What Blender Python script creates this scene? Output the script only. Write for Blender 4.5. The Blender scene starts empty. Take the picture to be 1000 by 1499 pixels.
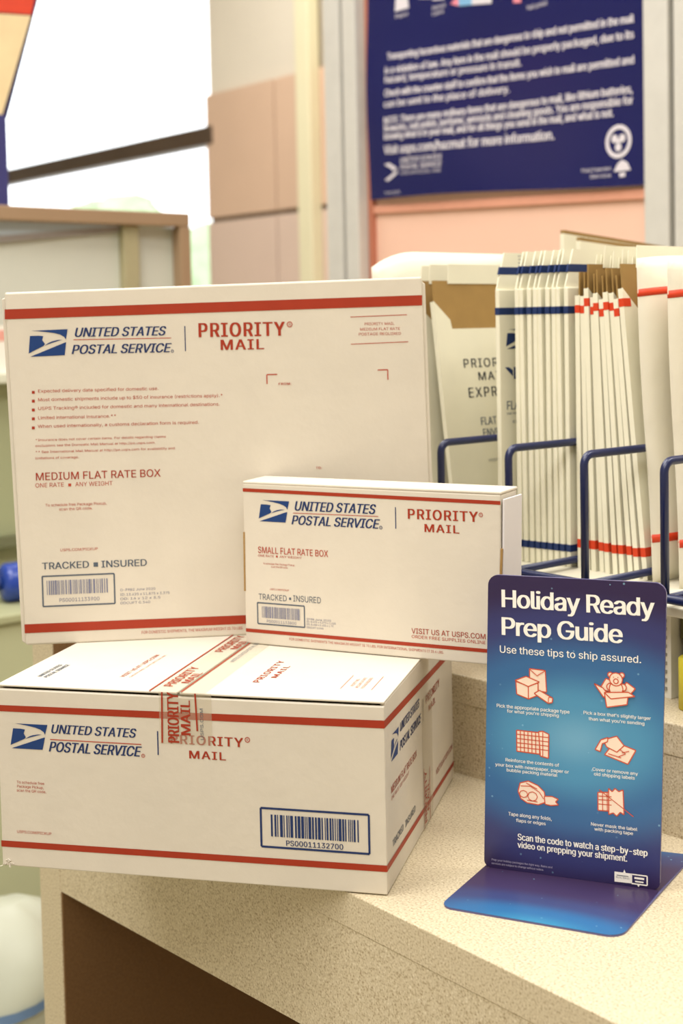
import bpy, bmesh, math, random
from mathutils import Vector, Matrix
random.seed(7)
SC = bpy.context.scene
COL = SC.collection
IN = 0.0254
H0 = 36.0                                   # counter top above the floor, inches

def W(u, n, z):
    """counter frame in inches (u along the counter, n away from it, z above its top) -> metres"""
    return Vector((u * IN, n * IN, (z + H0) * IN))

# ------------------------------------------------------------------ camera
cd = bpy.data.cameras.new('camera')
cam = bpy.data.objects.new('camera', cd)
COL.objects.link(cam)
SC.camera = cam
cd.sensor_fit = 'HORIZONTAL'
cd.sensor_width = 24.0
cd.lens = 24.0 * 2033.958 / 1000.0
cd.shift_x = -0.13354
cd.shift_y = -0.16514
YAW, PIT, ROL = 0.209127 + 0.645, -0.056394, 0.016973
Rm = Matrix.Rotation(YAW, 3, 'Z') @ Matrix.Rotation(PIT, 3, 'X') @ Matrix.Rotation(ROL, 3, 'Y')
ax, ay, az = Rm @ Vector((1, 0, 0)), Rm @ Vector((0, 1, 0)), Rm @ Vector((0, 0, 1))
cp = W(28.652, -23.018, 15.439)
cam.matrix_world = Matrix(((ax.x, az.x, -ay.x, cp.x), (ax.y, az.y, -ay.y, cp.y), (ax.z, az.z, -ay.z, cp.z), (0, 0, 0, 1)))
cd.clip_start = 0.05
cd.clip_end = 200
cd.dof.use_dof = True
cd.dof.focus_distance = 39.5 * IN
cd.dof.aperture_fstop = 7.5

# ------------------------------------------------------------------ light
w = bpy.data.worlds.new('sky')
SC.world = w
w.use_nodes = True
w.node_tree.nodes['Background'].inputs[0].default_value = (0.93, 0.97, 1.0, 1)
w.node_tree.nodes['Background'].inputs[1].default_value = 2.8

def area(name, loc, size, sizey, power, col, target=None):
    l = bpy.data.lights.new(name, 'AREA')
    l.shape = 'RECTANGLE'
    l.size, l.size_y, l.energy, l.color = size * IN, sizey * IN, power, col
    o = bpy.data.objects.new(name, l)
    COL.objects.link(o)
    o.location = W(*loc)
    if target is not None:
        o.rotation_euler = (W(*target) - o.location).to_track_quat('-Z', 'Y').to_euler()
    return o
WARM = (1.0, 0.968, 0.945)
area('ceiling_lamp', (-20, -30, 104), 48, 96, 74, WARM)
area('ceiling_lamp', (60, -70, 104), 48, 96, 62, WARM)
area('ceiling_lamp', (-110, 30, 104), 48, 96, 82, WARM)
area('ceiling_lamp', (40, 60, 104), 48, 96, 48, WARM)
SC.view_settings.view_transform = 'Standard'
SC.view_settings.look = 'None'
SC.view_settings.gamma = 1.0
SC.view_settings.exposure = 0.3
SC.view_settings.use_curve_mapping = False

# ------------------------------------------------------------------ materials
def lin(c):
    if isinstance(c, str):
        c = tuple(int(c[i:i + 2], 16) / 255 for i in (0, 2, 4))
    return tuple(x / 12.92 if x <= 0.04045 else ((x + 0.055) / 1.055) ** 2.4 for x in c) + (1,)

MATS = {}
def mat(name, col, rough=0.6, metal=0.0, noise=0.0, nscale=60, bump=0.0, bscale=400, spec=0.4, col2=None):
    if name in MATS:
        return MATS[name]
    m = bpy.data.materials.new(name)
    MATS[name] = m
    m.use_nodes = True
    nt = m.node_tree
    b = nt.nodes['Principled BSDF']
    c = lin(col)
    b.inputs['Base Color'].default_value = c
    b.inputs['Roughness'].default_value = rough
    b.inputs['Metallic'].default_value = metal
    b.inputs['Specular IOR Level'].default_value = spec
    tc = nt.nodes.new('ShaderNodeTexCoord')
    if noise or col2:
        n = nt.nodes.new('ShaderNodeTexNoise')
        n.inputs['Scale'].default_value = nscale
        n.inputs['Detail'].default_value = 4
        nt.links.new(tc.outputs['Object'], n.inputs['Vector'])
        r = nt.nodes.new('ShaderNodeValToRGB')
        r.color_ramp.elements[0].position = 0.3
        r.color_ramp.elements[1].position = 0.7
        c2 = lin(col2) if col2 else tuple(x * (1 - noise) for x in c[:3]) + (1,)
        r.color_ramp.elements[0].color = c2
        r.color_ramp.elements[1].color = c
        nt.links.new(n.outputs['Fac'], r.inputs['Fac'])
        nt.links.new(r.outputs['Color'], b.inputs['Base Color'])
    if bump:
        n2 = nt.nodes.new('ShaderNodeTexNoise')
        n2.inputs['Scale'].default_value = bscale
        n2.inputs['Detail'].default_value = 3
        nt.links.new(tc.outputs['Object'], n2.inputs['Vector'])
        bp = nt.nodes.new('ShaderNodeBump')
        bp.inputs['Strength'].default_value = bump
        bp.inputs['Distance'].default_value = 0.002
        nt.links.new(n2.outputs['Fac'], bp.inputs['Height'])
        nt.links.new(bp.outputs['Normal'], b.inputs['Normal'])
    return m

CARD = mat('white_carton', 'dbd3c3', 0.55, noise=0.05, nscale=25, bump=0.12, bscale=120)
CARD_IN = mat('kraft_carton', 'a8854e', 0.8, noise=0.15, nscale=60, bump=0.1)
KRAFT = mat('kraft_board', '9c7c45', 0.8, noise=0.12, nscale=40)
RED = mat('red_ink', 'a43216', 0.5, noise=0.06, nscale=80)
REDP = mat('pale_red_ink', 'b5432a', 0.5, noise=0.06, nscale=80)
BLUE = mat('navy_ink', '1c3264', 0.5, noise=0.06, nscale=80)
EMB = mat('emblem_blue_ink', '123a76', 0.5, noise=0.06, nscale=80)
GREYI = mat('grey_blue_ink', '55606e', 0.5, noise=0.06, nscale=80)
PAPER = mat('envelope_paper', 'f0ecd4', 0.6, noise=0.05, nscale=30)
PAPER2 = mat('board_paper', 'e0dcc4', 0.6, noise=0.05, nscale=30)
PADDED = mat('padded_paper', 'e6e0cc', 0.65, noise=0.05, nscale=30, bump=0.25, bscale=60)
EINK = mat('orange_red_ink', 'd8401c', 0.5, noise=0.06)
NAVY = mat('navy_coated_wire', '0e1c4a', 0.3, noise=0.08, spec=0.6)
WHITE = mat('white_print', 'fbf8f0', 0.5, noise=0.03)
ICON = mat('cream_print', 'f8e2cd', 0.5, noise=0.03)
ICONL = mat('coral_print', 'd2583a', 0.5, noise=0.03)
ALU = mat('brushed_aluminium', 'd0cec6', 0.45, 0.1, noise=0.06, nscale=30)
DARKGAP = mat('dark_seam', '57503f', 0.8, noise=0.1)
PEACH = mat('peach_board', 'f0c5ae', 0.45, noise=0.05, nscale=4)
POSTER = mat('navy_poster', '1b1e56', 0.25, noise=0.08, nscale=5, spec=0.3)
PTEXT = mat('poster_white', 'dcd6dc', 0.35, noise=0.03)
CREAMW = mat('cream_wall', 'ddd4c2', 0.7, noise=0.04, nscale=3)
TILE1 = mat('tan_tile', 'd4b59b', 0.55, noise=0.06, nscale=3)
TILE2 = mat('pinkish_tile', 'd7bfae', 0.55, noise=0.06, nscale=3)
GROUT = mat('dark_grout', '7c6a55', 0.8, noise=0.1)
PIL = mat('cream_column', 'e0d9b6', 0.5, noise=0.04, nscale=4)
BRONZE = mat('bronze_frame', '5c4a3b', 0.4, 0.3, noise=0.1, nscale=6)
TANF = mat('tan_metal_frame', 'a58a6c', 0.45, 0.15, noise=0.06, nscale=6)
BEIGE = mat('beige_panel', 'cbcdbf', 0.55, noise=0.05, nscale=4)
OLIVE = mat('olive_post', 'a8a07c', 0.55, noise=0.06)
GREENP = mat('pale_green_laminate', 'b9bd98', 0.55, noise=0.06, nscale=4)
GREEND = mat('grey_green_laminate', 'a3a883', 0.55, noise=0.06, nscale=4)
DBROWN = mat('dark_brown_laminate', '80603c', 0.6, col2='725433', nscale=500)
FLOORM = mat('floor_tile', '9a937e', 0.5, noise=0.1, nscale=3)
CEIL = mat('ceiling_white', 'e9e4d6', 0.8, noise=0.03, nscale=5)

def laminate():
    m = bpy.data.materials.new('speckled_laminate')
    m.use_nodes = True
    nt = m.node_tree
    b = nt.nodes['Principled BSDF']
    b.inputs['Roughness'].default_value = 0.42
    tc = nt.nodes.new('ShaderNodeTexCoord')
    n = nt.nodes.new('ShaderNodeTexNoise')
    n.inputs['Scale'].default_value = 620
    n.inputs['Detail'].default_value = 2
    nt.links.new(tc.outputs['Object'], n.inputs['Vector'])
    r = nt.nodes.new('ShaderNodeValToRGB')
    e = r.color_ramp.elements
    e[0].position, e[0].color = 0.30, lin('a39070')
    e[1].position, e[1].color = 0.46, lin('cdbfa0')
    x = e.new(0.62); x.color = lin('d5c8ab')
    x = e.new(0.74); x.color = lin('e8dec6')
    nt.links.new(n.outputs['Fac'], r.inputs['Fac'])
    nt.links.new(r.outputs['Color'], b.inputs['Base Color'])
    return m
LAM = laminate()

def glass_mat():
    m = bpy.data.materials.new('clear_glass')
    m.use_nodes = True
    nt = m.node_tree
    nt.nodes.clear()
    out = nt.nodes.new('ShaderNodeOutputMaterial')
    mx = nt.nodes.new('ShaderNodeMixShader')
    t = nt.nodes.new('ShaderNodeBsdfTransparent')
    g = nt.nodes.new('ShaderNodeBsdfGlossy')
    g.inputs['Roughness'].default_value = 0.03
    mx.inputs[0].default_value = 0.04
    nt.links.new(t.outputs[0], mx.inputs[1])
    nt.links.new(g.outputs[0], mx.inputs[2])
    nt.links.new(mx.outputs[0], out.inputs[0])
    return m
GLASS = glass_mat()

def tape_mat():
    m = bpy.data.materials.new('clear_tape')
    m.use_nodes = True
    nt = m.node_tree
    b = nt.nodes['Principled BSDF']
    b.inputs['Base Color'].default_value = lin('d9cdb0')
    b.inputs['Roughness'].default_value = 0.18
    tc = nt.nodes.new('ShaderNodeTexCoord')
    n = nt.nodes.new('ShaderNodeTexNoise')
    n.inputs['Scale'].default_value = 45
    nt.links.new(tc.outputs['Object'], n.inputs['Vector'])
    bp = nt.nodes.new('ShaderNodeBump')
    bp.inputs['Strength'].default_value = 0.25
    bp.inputs['Distance'].default_value = 0.003
    nt.links.new(n.outputs['Fac'], bp.inputs['Height'])
    nt.links.new(bp.outputs['Normal'], b.inputs['Normal'])
    t = nt.nodes.new('ShaderNodeBsdfTransparent')
    mx = nt.nodes.new('ShaderNodeMixShader')
    mx.inputs[0].default_value = 0.28
    nt.links.new(t.outputs[0], mx.inputs[1])
    nt.links.new(b.outputs[0], mx.inputs[2])
    nt.links.new(mx.outputs[0], nt.nodes['Material Output'].inputs[0])
    return m
TAPE = tape_mat()

def sign_mat(name, kind):
    """the printed night-sky artwork of the sign: a ramp over the sheet's own UVs, with small pale stars"""
    m = bpy.data.materials.new(name)
    m.use_nodes = True
    nt = m.node_tree
    L = nt.links.new
    b = nt.nodes['Principled BSDF']
    b.inputs['Roughness'].default_value = 0.3
    uv = nt.nodes.new('ShaderNodeTexCoord')
    r = nt.nodes.new('ShaderNodeValToRGB')
    r.color_ramp.interpolation = 'EASE'
    e = r.color_ramp.elements
    mp = nt.nodes.new('ShaderNodeMapping')
    L(uv.outputs['UV'], mp.inputs['Vector'])
    ln = nt.nodes.new('ShaderNodeVectorMath')
    ln.operation = 'LENGTH'
    L(mp.outputs[0], ln.inputs[0])
    if kind == 'panel':
        mp.inputs['Location'].default_value = (-0.52 * 0.72, -0.47 * 1.9, 0)
        mp.inputs['Scale'].default_value = (0.72, 1.9, 0)
        cols = [(0.0, '6ea9ca'), (0.22, '4f93bb'), (0.48, '35689c'), (0.74, '33386f'), (0.95, '2b1d49')]
    else:
        mp.inputs['Location'].default_value = (-0.55 * 0.5, 0.02, 0)
        mp.inputs['Scale'].default_value = (0.5, 0.95, 0)
        cols = [(0.0, '3a86ac'), (0.2, '30689a'), (0.4, '3a4472'), (0.62, '3f3358'), (1.0, '392a4a')]
    e[0].position, e[0].color = cols[0][0], lin(cols[0][1])
    e[1].position, e[1].color = cols[-1][0], lin(cols[-1][1])
    for p, c in cols[1:-1]:
        x = e.new(p)
        x.color = lin(c)
    L(ln.outputs['Value'], r.inputs['Fac'])
    v = nt.nodes.new('ShaderNodeTexVoronoi')
    v.inputs['Scale'].default_value = 95
    L(uv.outputs['Object'], v.inputs['Vector'])
    lt = nt.nodes.new('ShaderNodeMath')
    lt.operation = 'LESS_THAN'
    lt.inputs[1].default_value = 0.075
    L(v.outputs['Distance'], lt.inputs[0])
    k = nt.nodes.new('ShaderNodeMath')
    k.operation = 'MULTIPLY'
    sep = nt.nodes.new('ShaderNodeSeparateColor')
    L(v.outputs['Color'], sep.inputs[0])
    L(lt.outputs[0], k.inputs[0])
    pw = nt.nodes.new('ShaderNodeMath')
    pw.operation = 'MULTIPLY'
    pw.inputs[1].default_value = 0.55
    L(sep.outputs[0], pw.inputs[0])
    L(pw.outputs[0], k.inputs[1])
    mx = nt.nodes.new('ShaderNodeMix')
    mx.data_type = 'RGBA'
    L(k.outputs[0], mx.inputs[0])
    L(r.outputs[0], mx.inputs[6])
    mx.inputs[7].default_value = lin('9fd4ee')
    L(mx.outputs[2], b.inputs['Base Color'])
    return m
SIGN_P = sign_mat('night_sky_print', 'panel')
SIGN_B = sign_mat('night_sky_base_print', 'base')
ACRYL = mat('sign_edge', '5d5a86', 0.25, noise=0.04)

# ------------------------------------------------------------------ object helpers
def props(o, label=None, cat=None, group=None, kind=None):
    if label: o['label'] = label
    if cat: o['category'] = cat
    if group: o['group'] = group
    if kind: o['kind'] = kind
    return o

def root(name, loc, label=None, cat=None, group=None, kind=None):
    o = bpy.data.objects.new(name, None)
    o.empty_display_size = 0.05
    COL.objects.link(o)
    o.location = W(*loc)
    o['org'] = tuple(loc)
    return props(o, label, cat, group, kind)

def org_of(o):
    while o.parent is not None:
        o = o.parent
    return Vector(o['org'])

class MB:
    def __init__(self):
        self.v, self.f = [], []
    def quad(self, *p):
        i = len(self.v)
        self.v += [tuple(x) for x in p]
        self.f.append(tuple(range(i, i + len(p))))
    def hexa(self, c):                     # 4 lower corners ccw from above, then 4 upper
        i = len(self.v)
        self.v += [tuple(x) for x in c]
        for q in ((3, 2, 1, 0), (4, 5, 6, 7), (0, 1, 5, 4), (1, 2, 6, 5), (2, 3, 7, 6), (3, 0, 4, 7)):
            self.f.append(tuple(i + k for k in q))
        return self
    def box(self, u0, u1, n0, n1, z0, z1):
        return self.hexa([(u0, n0, z0), (u1, n0, z0), (u1, n1, z0), (u0, n1, z0), (u0, n0, z1), (u1, n0, z1), (u1, n1, z1), (u0, n1, z1)])
    def prism(self, poly, off):
        """poly: 3D points; solid between poly and poly+off"""
        i, k = len(self.v), len(poly)
        off = Vector(off)
        self.v += [tuple(p) for p in poly] + [tuple(Vector(p) + off) for p in poly]
        nrm = Vector((0, 0, 0))
        P = [Vector(p) for p in poly]
        for a in range(1, k - 1):
            nrm += (P[a] - P[0]).cross(P[a + 1] - P[0])
        fl = nrm.dot(off) > 0
        lo, hi = list(range(i, i + k)), list(range(i + k, i + 2 * k))
        self.f.append(tuple(lo[::-1] if fl else lo))
        self.f.append(tuple(hi if fl else hi[::-1]))
        for a in range(k):
            b = (a + 1) % k
            q = (lo[a], lo[b], hi[b], hi[a])
            self.f.append(q if fl else q[::-1])
        return self
    def tube(self, pts, r, seg=10):
        P = [Vector(p) for p in pts]
        rings = []
        up = None
        for k, p in enumerate(P):
            d = (P[min(k + 1, len(P) - 1)] - P[max(k - 1, 0)]).normalized()
            if up is None:
                up = Vector((0, 0, 1)) if abs(d.z) < 0.9 else Vector((1, 0, 0))
            a = d.cross(up).normalized()
            up = a.cross(d).normalized()
            i = len(self.v)
            for s in range(seg):
                t = 2 * math.pi * s / seg
                self.v.append(tuple(p + a * (r * math.cos(t)) + up * (r * math.sin(t))))
            rings.append(i)
        for a, b in zip(rings, rings[1:]):
            for s in range(seg):
                t = (s + 1) % seg
                self.f.append((a + s, a + t, b + t, b + s))
        self.f.append(tuple(rings[0] + s for s in range(seg))[::-1])
        self.f.append(tuple(rings[-1] + s for s in range(seg)))
        return self
    def lathe(self, base, axis, prof, seg=24):
        """prof: (distance along axis, radius)"""
        base, axis = Vector(base), Vector(axis).normalized()
        a = axis.cross(Vector((0, 0, 1)) if abs(axis.z) < 0.9 else Vector((1, 0, 0))).normalized()
        b = axis.cross(a)
        rings = []
        for h, r in prof:
            i = len(self.v)
            for s in range(seg):
                t = 2 * math.pi * s / seg
                self.v.append(tuple(base + axis * h + a * (r * math.cos(t)) + b * (r * math.sin(t))))
            rings.append(i)
        for p, q in zip(rings, rings[1:]):
            for s in range(seg):
                t = (s + 1) % seg
                self.f.append((p + s, p + t, q + t, q + s))
        self.f.append(tuple(rings[0] + s for s in range(seg))[::-1])
        self.f.append(tuple(rings[-1] + s for s in range(seg)))
        return self
    def build(self, name, m, parent=None, smooth=False, bevel=0.0, uv=None, seg=2, label=None):
        if parent is None:
            xs, ys, zs = zip(*self.v)
            og = Vector(((min(xs) + max(xs)) / 2, (min(ys) + max(ys)) / 2, min(zs)))
        else:
            og = org_of(parent)
        me = bpy.data.meshes.new(name)
        me.from_pydata([tuple((Vector(p) - og) * IN) for p in self.v], [], self.f)
        me.materials.append(m)
        if uv:
            l = me.uv_layers.new(name='sheet')
            for lp in me.loops:
                l.data[lp.index].uv = uv(self.v[lp.vertex_index])
        me.validate()
        bm = bmesh.new()
        bm.from_mesh(me)
        bmesh.ops.recalc_face_normals(bm, faces=bm.faces)
        bm.to_mesh(me)
        bm.free()
        o = bpy.data.objects.new(name, me)
        COL.objects.link(o)
        if parent is None:
            o.location = W(*og)
            o['org'] = tuple(og)
        else:
            o.parent = parent
        if smooth:
            for p in me.polygons:
                p.use_smooth = True
        if bevel:
            b = o.modifiers.new('bevel', 'BEVEL')
            b.width = bevel * IN
            b.segments = seg
            b.limit_method = 'ANGLE'
            b.angle_limit = math.radians(40)
        if label: o['label'] = label
        return o

def clone(o, parent=None, off=(0, 0, 0), rot=None):
    c = o.copy()
    COL.objects.link(c)
    if parent is not None:
        c.parent = parent
    else:
        og = Vector(o['org']) + Vector(off)
        c['org'] = tuple(og)
        c.location = W(*og)
        if rot: c.rotation_euler = rot
    for ch in list(o.children):
        clone(ch, c)
    return c

# ------------------------------------------------------------------ printed faces
class Face:
    def __init__(self, P, ex, ey, nrm=None):
        self.P, self.ex, self.ey = Vector(P), Vector(ex), Vector(ey)
        self.n = Vector(nrm) if nrm is not None else self.ex.cross(self.ey)
    def pt(self, s, t, d=0.0):
        return self.P + self.ex * s + self.ey * t + self.n * d
    def turn(self, s, t):                   # a face whose text runs along +ey, letters up towards -ex
        return Face(self.pt(s, t), self.ey, -self.ex, self.n)

GLYPH_CACHE = {}
def glyph(ch):
    if ch not in GLYPH_CACHE:
        a, dv, dt = GLYPHS[ord(ch)]
        GLYPH_CACHE[ch] = (a, list(zip(dv[0::2], dv[1::2])), list(zip(dt[0::3], dt[1::3], dt[2::3])))
    return GLYPH_CACHE[ch]

D0 = 0.010
def text(mb, face, string, s0, s1, t, cap, bold=0.0, shear=0.0, d=D0, track=0.0):
    """flat lettering from s0 to s1 on the base line t, capitals 'cap' inches high"""
    x, pen = 0.0, []
    for ch in string:
        if ch == ' ':
            x += 29 + track * 1.6
            continue
        pen.append((ch, x))
        x += glyph(ch)[0] + track * 1.6
    x -= track * 1.6
    k = (s1 - s0) / max(x, 1e-6)
    ky = cap / 81.0
    offs = [0.0] if not bold else [-bold * cap, 0.0, bold * cap]
    for q, ox in enumerate(offs):
        for ch, px in pen:
            a, V, T = glyph(ch)
            i = len(mb.v)
            for gx, gy in V:
                mb.v.append(tuple(face.pt(s0 + (px + gx) * k + ox + shear * gy * ky, t + gy * ky, d + q * 0.0008)))
            for tr in T:
                mb.f.append(tuple(i + n for n in tr))

def rect(mb, face, s0, s1, t0, t1, d=D0):
    mb.quad(face.pt(s0, t0, d), face.pt(s1, t0, d), face.pt(s1, t1, d), face.pt(s0, t1, d))
def poly(mb, face, pts, d=D0):
    mb.quad(*[face.pt(a, b, d) for a, b in pts])
def line(mb, face, a, b, wd, d=D0):
    a, b = Vector(a), Vector(b)
    n = Vector((-(b - a).y, (b - a).x)).normalized() * wd / 2
    poly(mb, face, [a - n, b - n, b + n, a + n], d)
def outline(mb, face, pts, wd, d=D0, close=True):
    k = len(pts)
    for i in range(k if close else k - 1):
        line(mb, face, pts[i], pts[(i + 1) % k], wd, d)
def disc(mb, face, s, t, r, d=D0, ry=None, seg=18):
    poly(mb, face, [(s + r * math.cos(2 * math.pi * i / seg), t + (ry or r) * math.sin(2 * math.pi * i / seg)) for i in range(seg)], d)

def emblem(parent, face, bl, br, tr, tl, m=None, name='emblem'):
    """the slanted blue emblem, drawn in its own parallelogram"""
    mb = MB()
    bl, br, tl = Vector(bl), Vector(br), Vector(tl)
    def g(x, y):
        p = bl + (br - bl) * x + (tl - bl) * y
        return (p.x, p.y)
    for P in ([(.02, 1.0), (1, 1.0), (.985, .60), (.93, .71), (.82, .80), (.66, .87), (.42, .93), (.2, .975)],
              [(-.0, .80), (.22, .80), (.36, .775), (.345, .62), (.43, .47), (.40, .40), (.02, .13)],
              [(.07, 0), (1, 0), (1, .50), (.93, .47)],
              [(.42, .40), (.60, .49), (.78, .565), (.90, .60), (.76, .60), (.62, .56), (.52, .50)]):
        poly(mb, face, [g(x, y) for x, y in P])
    return mb.build(name, m or EMB, parent)

def barcode(parent, face, box, bars, number, seed, ink=None, frame=None, wd=0.045):
    s0, s1, t0, t1 = box
    fr = MB()
    outline(fr, face, [(s0, t0), (s1, t0), (s1, t1), (s0, t1)], wd)
    for a, b in (((s0, t0), 1), ((s1, t0), 1)):
        pass
    fo = fr.build('barcode_frame', frame or BLUE, parent)
    r = random.Random(seed)
    mb = MB()
    x = bars[0]
    u = (bars[1] - bars[0]) / 95
    while x < bars[1] - u:
        wdt = u * r.choice((1, 1, 1.4, 2, 3))
        rect(mb, face, x, min(x + wdt, bars[1]), bars[2], bars[3])
        x += wdt + u * r.choice((.9, 1, 1.3, 2))
    mb.build('barcode_bars', ink or BLUE, fo)
    nb = MB()
    text(nb, face, *number)
    nb.build('barcode_number', ink or BLUE, fo)
    return fo

INK = {'bi': BLUE, 'redb': RED, 'redm': RED, 'red': REDP, 'blm': GREYI, 'bl': GREYI}
STYLE = {'bi': (.045, .26), 'redb': (.050, 0), 'redm': (.012, 0), 'red': (0, 0), 'blm': (.02, 0), 'bl': (0, 0)}
def lettering(parent, face, name, rows, ink=None, label=None, track=None):
    """rows of (string, s0, t0, s1, t1, cap, style)"""
    mb = MB()
    for s, s0, t0, s1, t1, cap, st in rows:
        b, sh = STYLE[st]
        text(mb, face, s, s0, s1, (t0 + t1) / 2, cap, b, sh, track=(track if track is not None else (7 if st == 'redb' else 0)))
    return mb.build(name, ink or INK[rows[0][6]], parent, label=label)
def regmark(mb, face, s, t, r):
    outline(mb, face, [(s + r * math.cos(i * .7854), t + r * math.sin(i * .7854)) for i in range(8)], r * .3)
    text(mb, face, 'R', s - r * .45, s + r * .45, t - r * .5, r)
def stripe_band(mb, pts, z0, z1, off=0.006):
    """band around a carton: pts are plan points (outer edge); stands just off the board"""
    for (a, b) in zip(pts, pts[1:]):
        a, b = Vector(a), Vector(b)
        d = (b - a).normalized()
        n = Vector((d.y, -d.x)) * off
        a2, b2 = a + n - d * off, b + n + d * off
        mb.quad((a2.x, a2.y, z0[0]), (b2.x, b2.y, z0[1]), (b2.x, b2.y, z1[1]), (a2.x, a2.y, z1[0]))

# lettering tables: string, start s, base t, end s, base t at the end, capital height, style (inches on the printed face)
T_B2 = [
    ('UNITED STATES', 1.789, 9.792, 4.642, 9.847, 0.288, 'bi'),
    ('POSTAL SERVICE', 1.692, 9.259, 4.783, 9.296, 0.288, 'bi'),
    ('PRIORITY', 5.681, 9.709, 8.454, 9.768, 0.449, 'redb'),
    ('MAIL', 6.365, 9.301, 7.785, 9.328, 0.329, 'redb'),
    ('PRIORITY MAIL', 11.040, 10.026, 12.031, 10.032, 0.087, 'red'),
    ('MEDIUM FLAT RATE', 10.892, 9.855, 12.220, 9.860, 0.087, 'red'),
    ('POSTAGE REQUIRED', 10.842, 9.694, 12.247, 9.703, 0.087, 'red'),
    ('FROM:', 8.215, 8.143, 8.633, 8.139, 0.075, 'redb'),
    ('TO:', 9.362, 5.377, 9.564, 5.365, 0.076, 'redb'),
    ('Expected delivery date specified for domestic use.', 0.629, 8.046, 4.398, 8.106, 0.099, 'red'),
    ('Most domestic shipments include up to $50 of insurance (restrictions apply).*', 0.620, 7.766, 6.433, 7.840, 0.099, 'red'),
    ('USPS Tracking® included for domestic and many international destinations.', 0.611, 7.486, 6.326, 7.566, 0.099, 'red'),
    ('Limited international insurance.**', 0.602, 7.206, 3.054, 7.249, 0.099, 'red'),
    ('When used internationally, a customs declaration form is required.', 0.592, 6.917, 5.650, 6.997, 0.099, 'red'),
    ('*Insurance does not cover certain items. For details regarding claims', 0.500, 6.540, 4.585, 6.532, 0.074, 'red'),
    ('exclusions see the Domestic Mail Manual at http://pe.usps.com.', 0.494, 6.350, 4.252, 6.357, 0.074, 'red'),
    ('** See International Mail Manual at http://pe.usps.com for availability and', 0.487, 6.135, 4.862, 6.172, 0.074, 'red'),
    ('limitations of coverage.', 0.481, 5.945, 1.841, 5.970, 0.074, 'red'),
    ('MEDIUM FLAT RATE BOX', 0.460, 5.275, 4.387, 5.299, 0.240, 'redm'),
    ('ONE RATE', 0.453, 5.060, 1.353, 5.063, 0.133, 'red'),
    ('ANY WEIGHT', 1.692, 5.052, 2.868, 5.063, 0.133, 'red'),
    ('To schedule free Package Pickup,', 0.746, 4.435, 2.663, 4.452, 0.083, 'red'),
    ('scan the QR code.', 1.168, 4.295, 2.220, 4.308, 0.083, 'red'),
    ('USPS.COM/PICKUP', 1.159, 2.977, 2.343, 2.998, 0.083, 'red'),
    ('TRACKED', 0.578, 2.433, 2.058, 2.422, 0.217, 'blm'),
    ('INSURED', 2.424, 2.424, 3.879, 2.406, 0.218, 'blm'),
    ('PS00011133900', 1.076, 1.348, 2.352, 1.375, 0.117, 'bl'),
    ('O-FRB2 June 2020', 2.996, 1.634, 4.121, 1.619, 0.076, 'bl'),
    ('ID: 13.625 x 11.875 x 3.375', 2.992, 1.491, 4.570, 1.455, 0.076, 'bl'),
    ('OD: 14 x 12 x 3.5', 2.988, 1.347, 4.277, 1.324, 0.076, 'bl'),
    ('ODCUFT 0.340', 2.984, 1.204, 3.944, 1.195, 0.076, 'bl'),
    ('FOR DOMESTIC SHIPMENTS, THE MAXIMUM WEIGHT IS 70 LBS', 3.628, 0.202, 6.868, 0.210, 0.093, 'red'),
]
T_B3 = [
    ('UNITED STATES', 1.879, 4.328, 4.686, 4.339, 0.291, 'bi'),
    ('POSTAL SERVICE', 1.772, 3.882, 4.798, 3.905, 0.283, 'bi'),
    ('PRIORITY', 5.766, 4.239, 8.044, 4.237, 0.299, 'redb'),
    ('MAIL', 6.302, 3.883, 7.456, 3.855, 0.235, 'redb'),
    ('SMALL FLAT RATE BOX', 0.554, 2.913, 3.060, 2.960, 0.201, 'redm'),
    ('ONE RATE', 0.552, 2.817, 1.140, 2.820, 0.067, 'red'),
    ('ANY WEIGHT', 1.335, 2.821, 2.129, 2.826, 0.066, 'red'),
    ('To schedule free Package Pickup,', 0.731, 2.579, 1.888, 2.587, 0.057, 'red'),
    ('scan the QR code.', 1.023, 2.490, 1.639, 2.497, 0.057, 'red'),
    ('USPS.COM/PICKUP', 0.960, 1.772, 1.653, 1.788, 0.057, 'red'),
    ('TRACKED', 0.536, 1.448, 1.569, 1.469, 0.182, 'blm'),
    ('INSURED', 1.784, 1.465, 2.783, 1.484, 0.190, 'blm'),
    ('PS00011133800', 0.812, 0.740, 1.894, 0.743, 0.086, 'bl'),
    ('SFRB June 2020', 2.251, 0.910, 3.117, 0.945, 0.057, 'bl'),
    ('ID: 8.625 x 5.375 x 1.625', 2.248, 0.825, 3.282, 0.873, 0.057, 'bl'),
    ('OD: 8.688 x 5.438 x 1.75', 2.246, 0.740, 3.197, 0.782, 0.057, 'bl'),
    ('ODCUFT 0.048', 2.244, 0.655, 2.848, 0.672, 0.057, 'bl'),
    ('VISIT US AT USPS.COM', 5.837, 0.786, 8.245, 0.773, 0.156, 'redm'),
    ('ORDER FREE SUPPLIES ONLINE', 5.834, 0.630, 8.242, 0.639, 0.092, 'red'),
    ('FOR DOMESTIC SHIPMENTS THE MAXIMUM WEIGHT IS 70 LBS. FOR INTERNATIONAL SHIPMENTS IT IS 4 LBS.', 1.613, 0.265, 6.889, 0.214, 0.076, 'red'),
]
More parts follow.
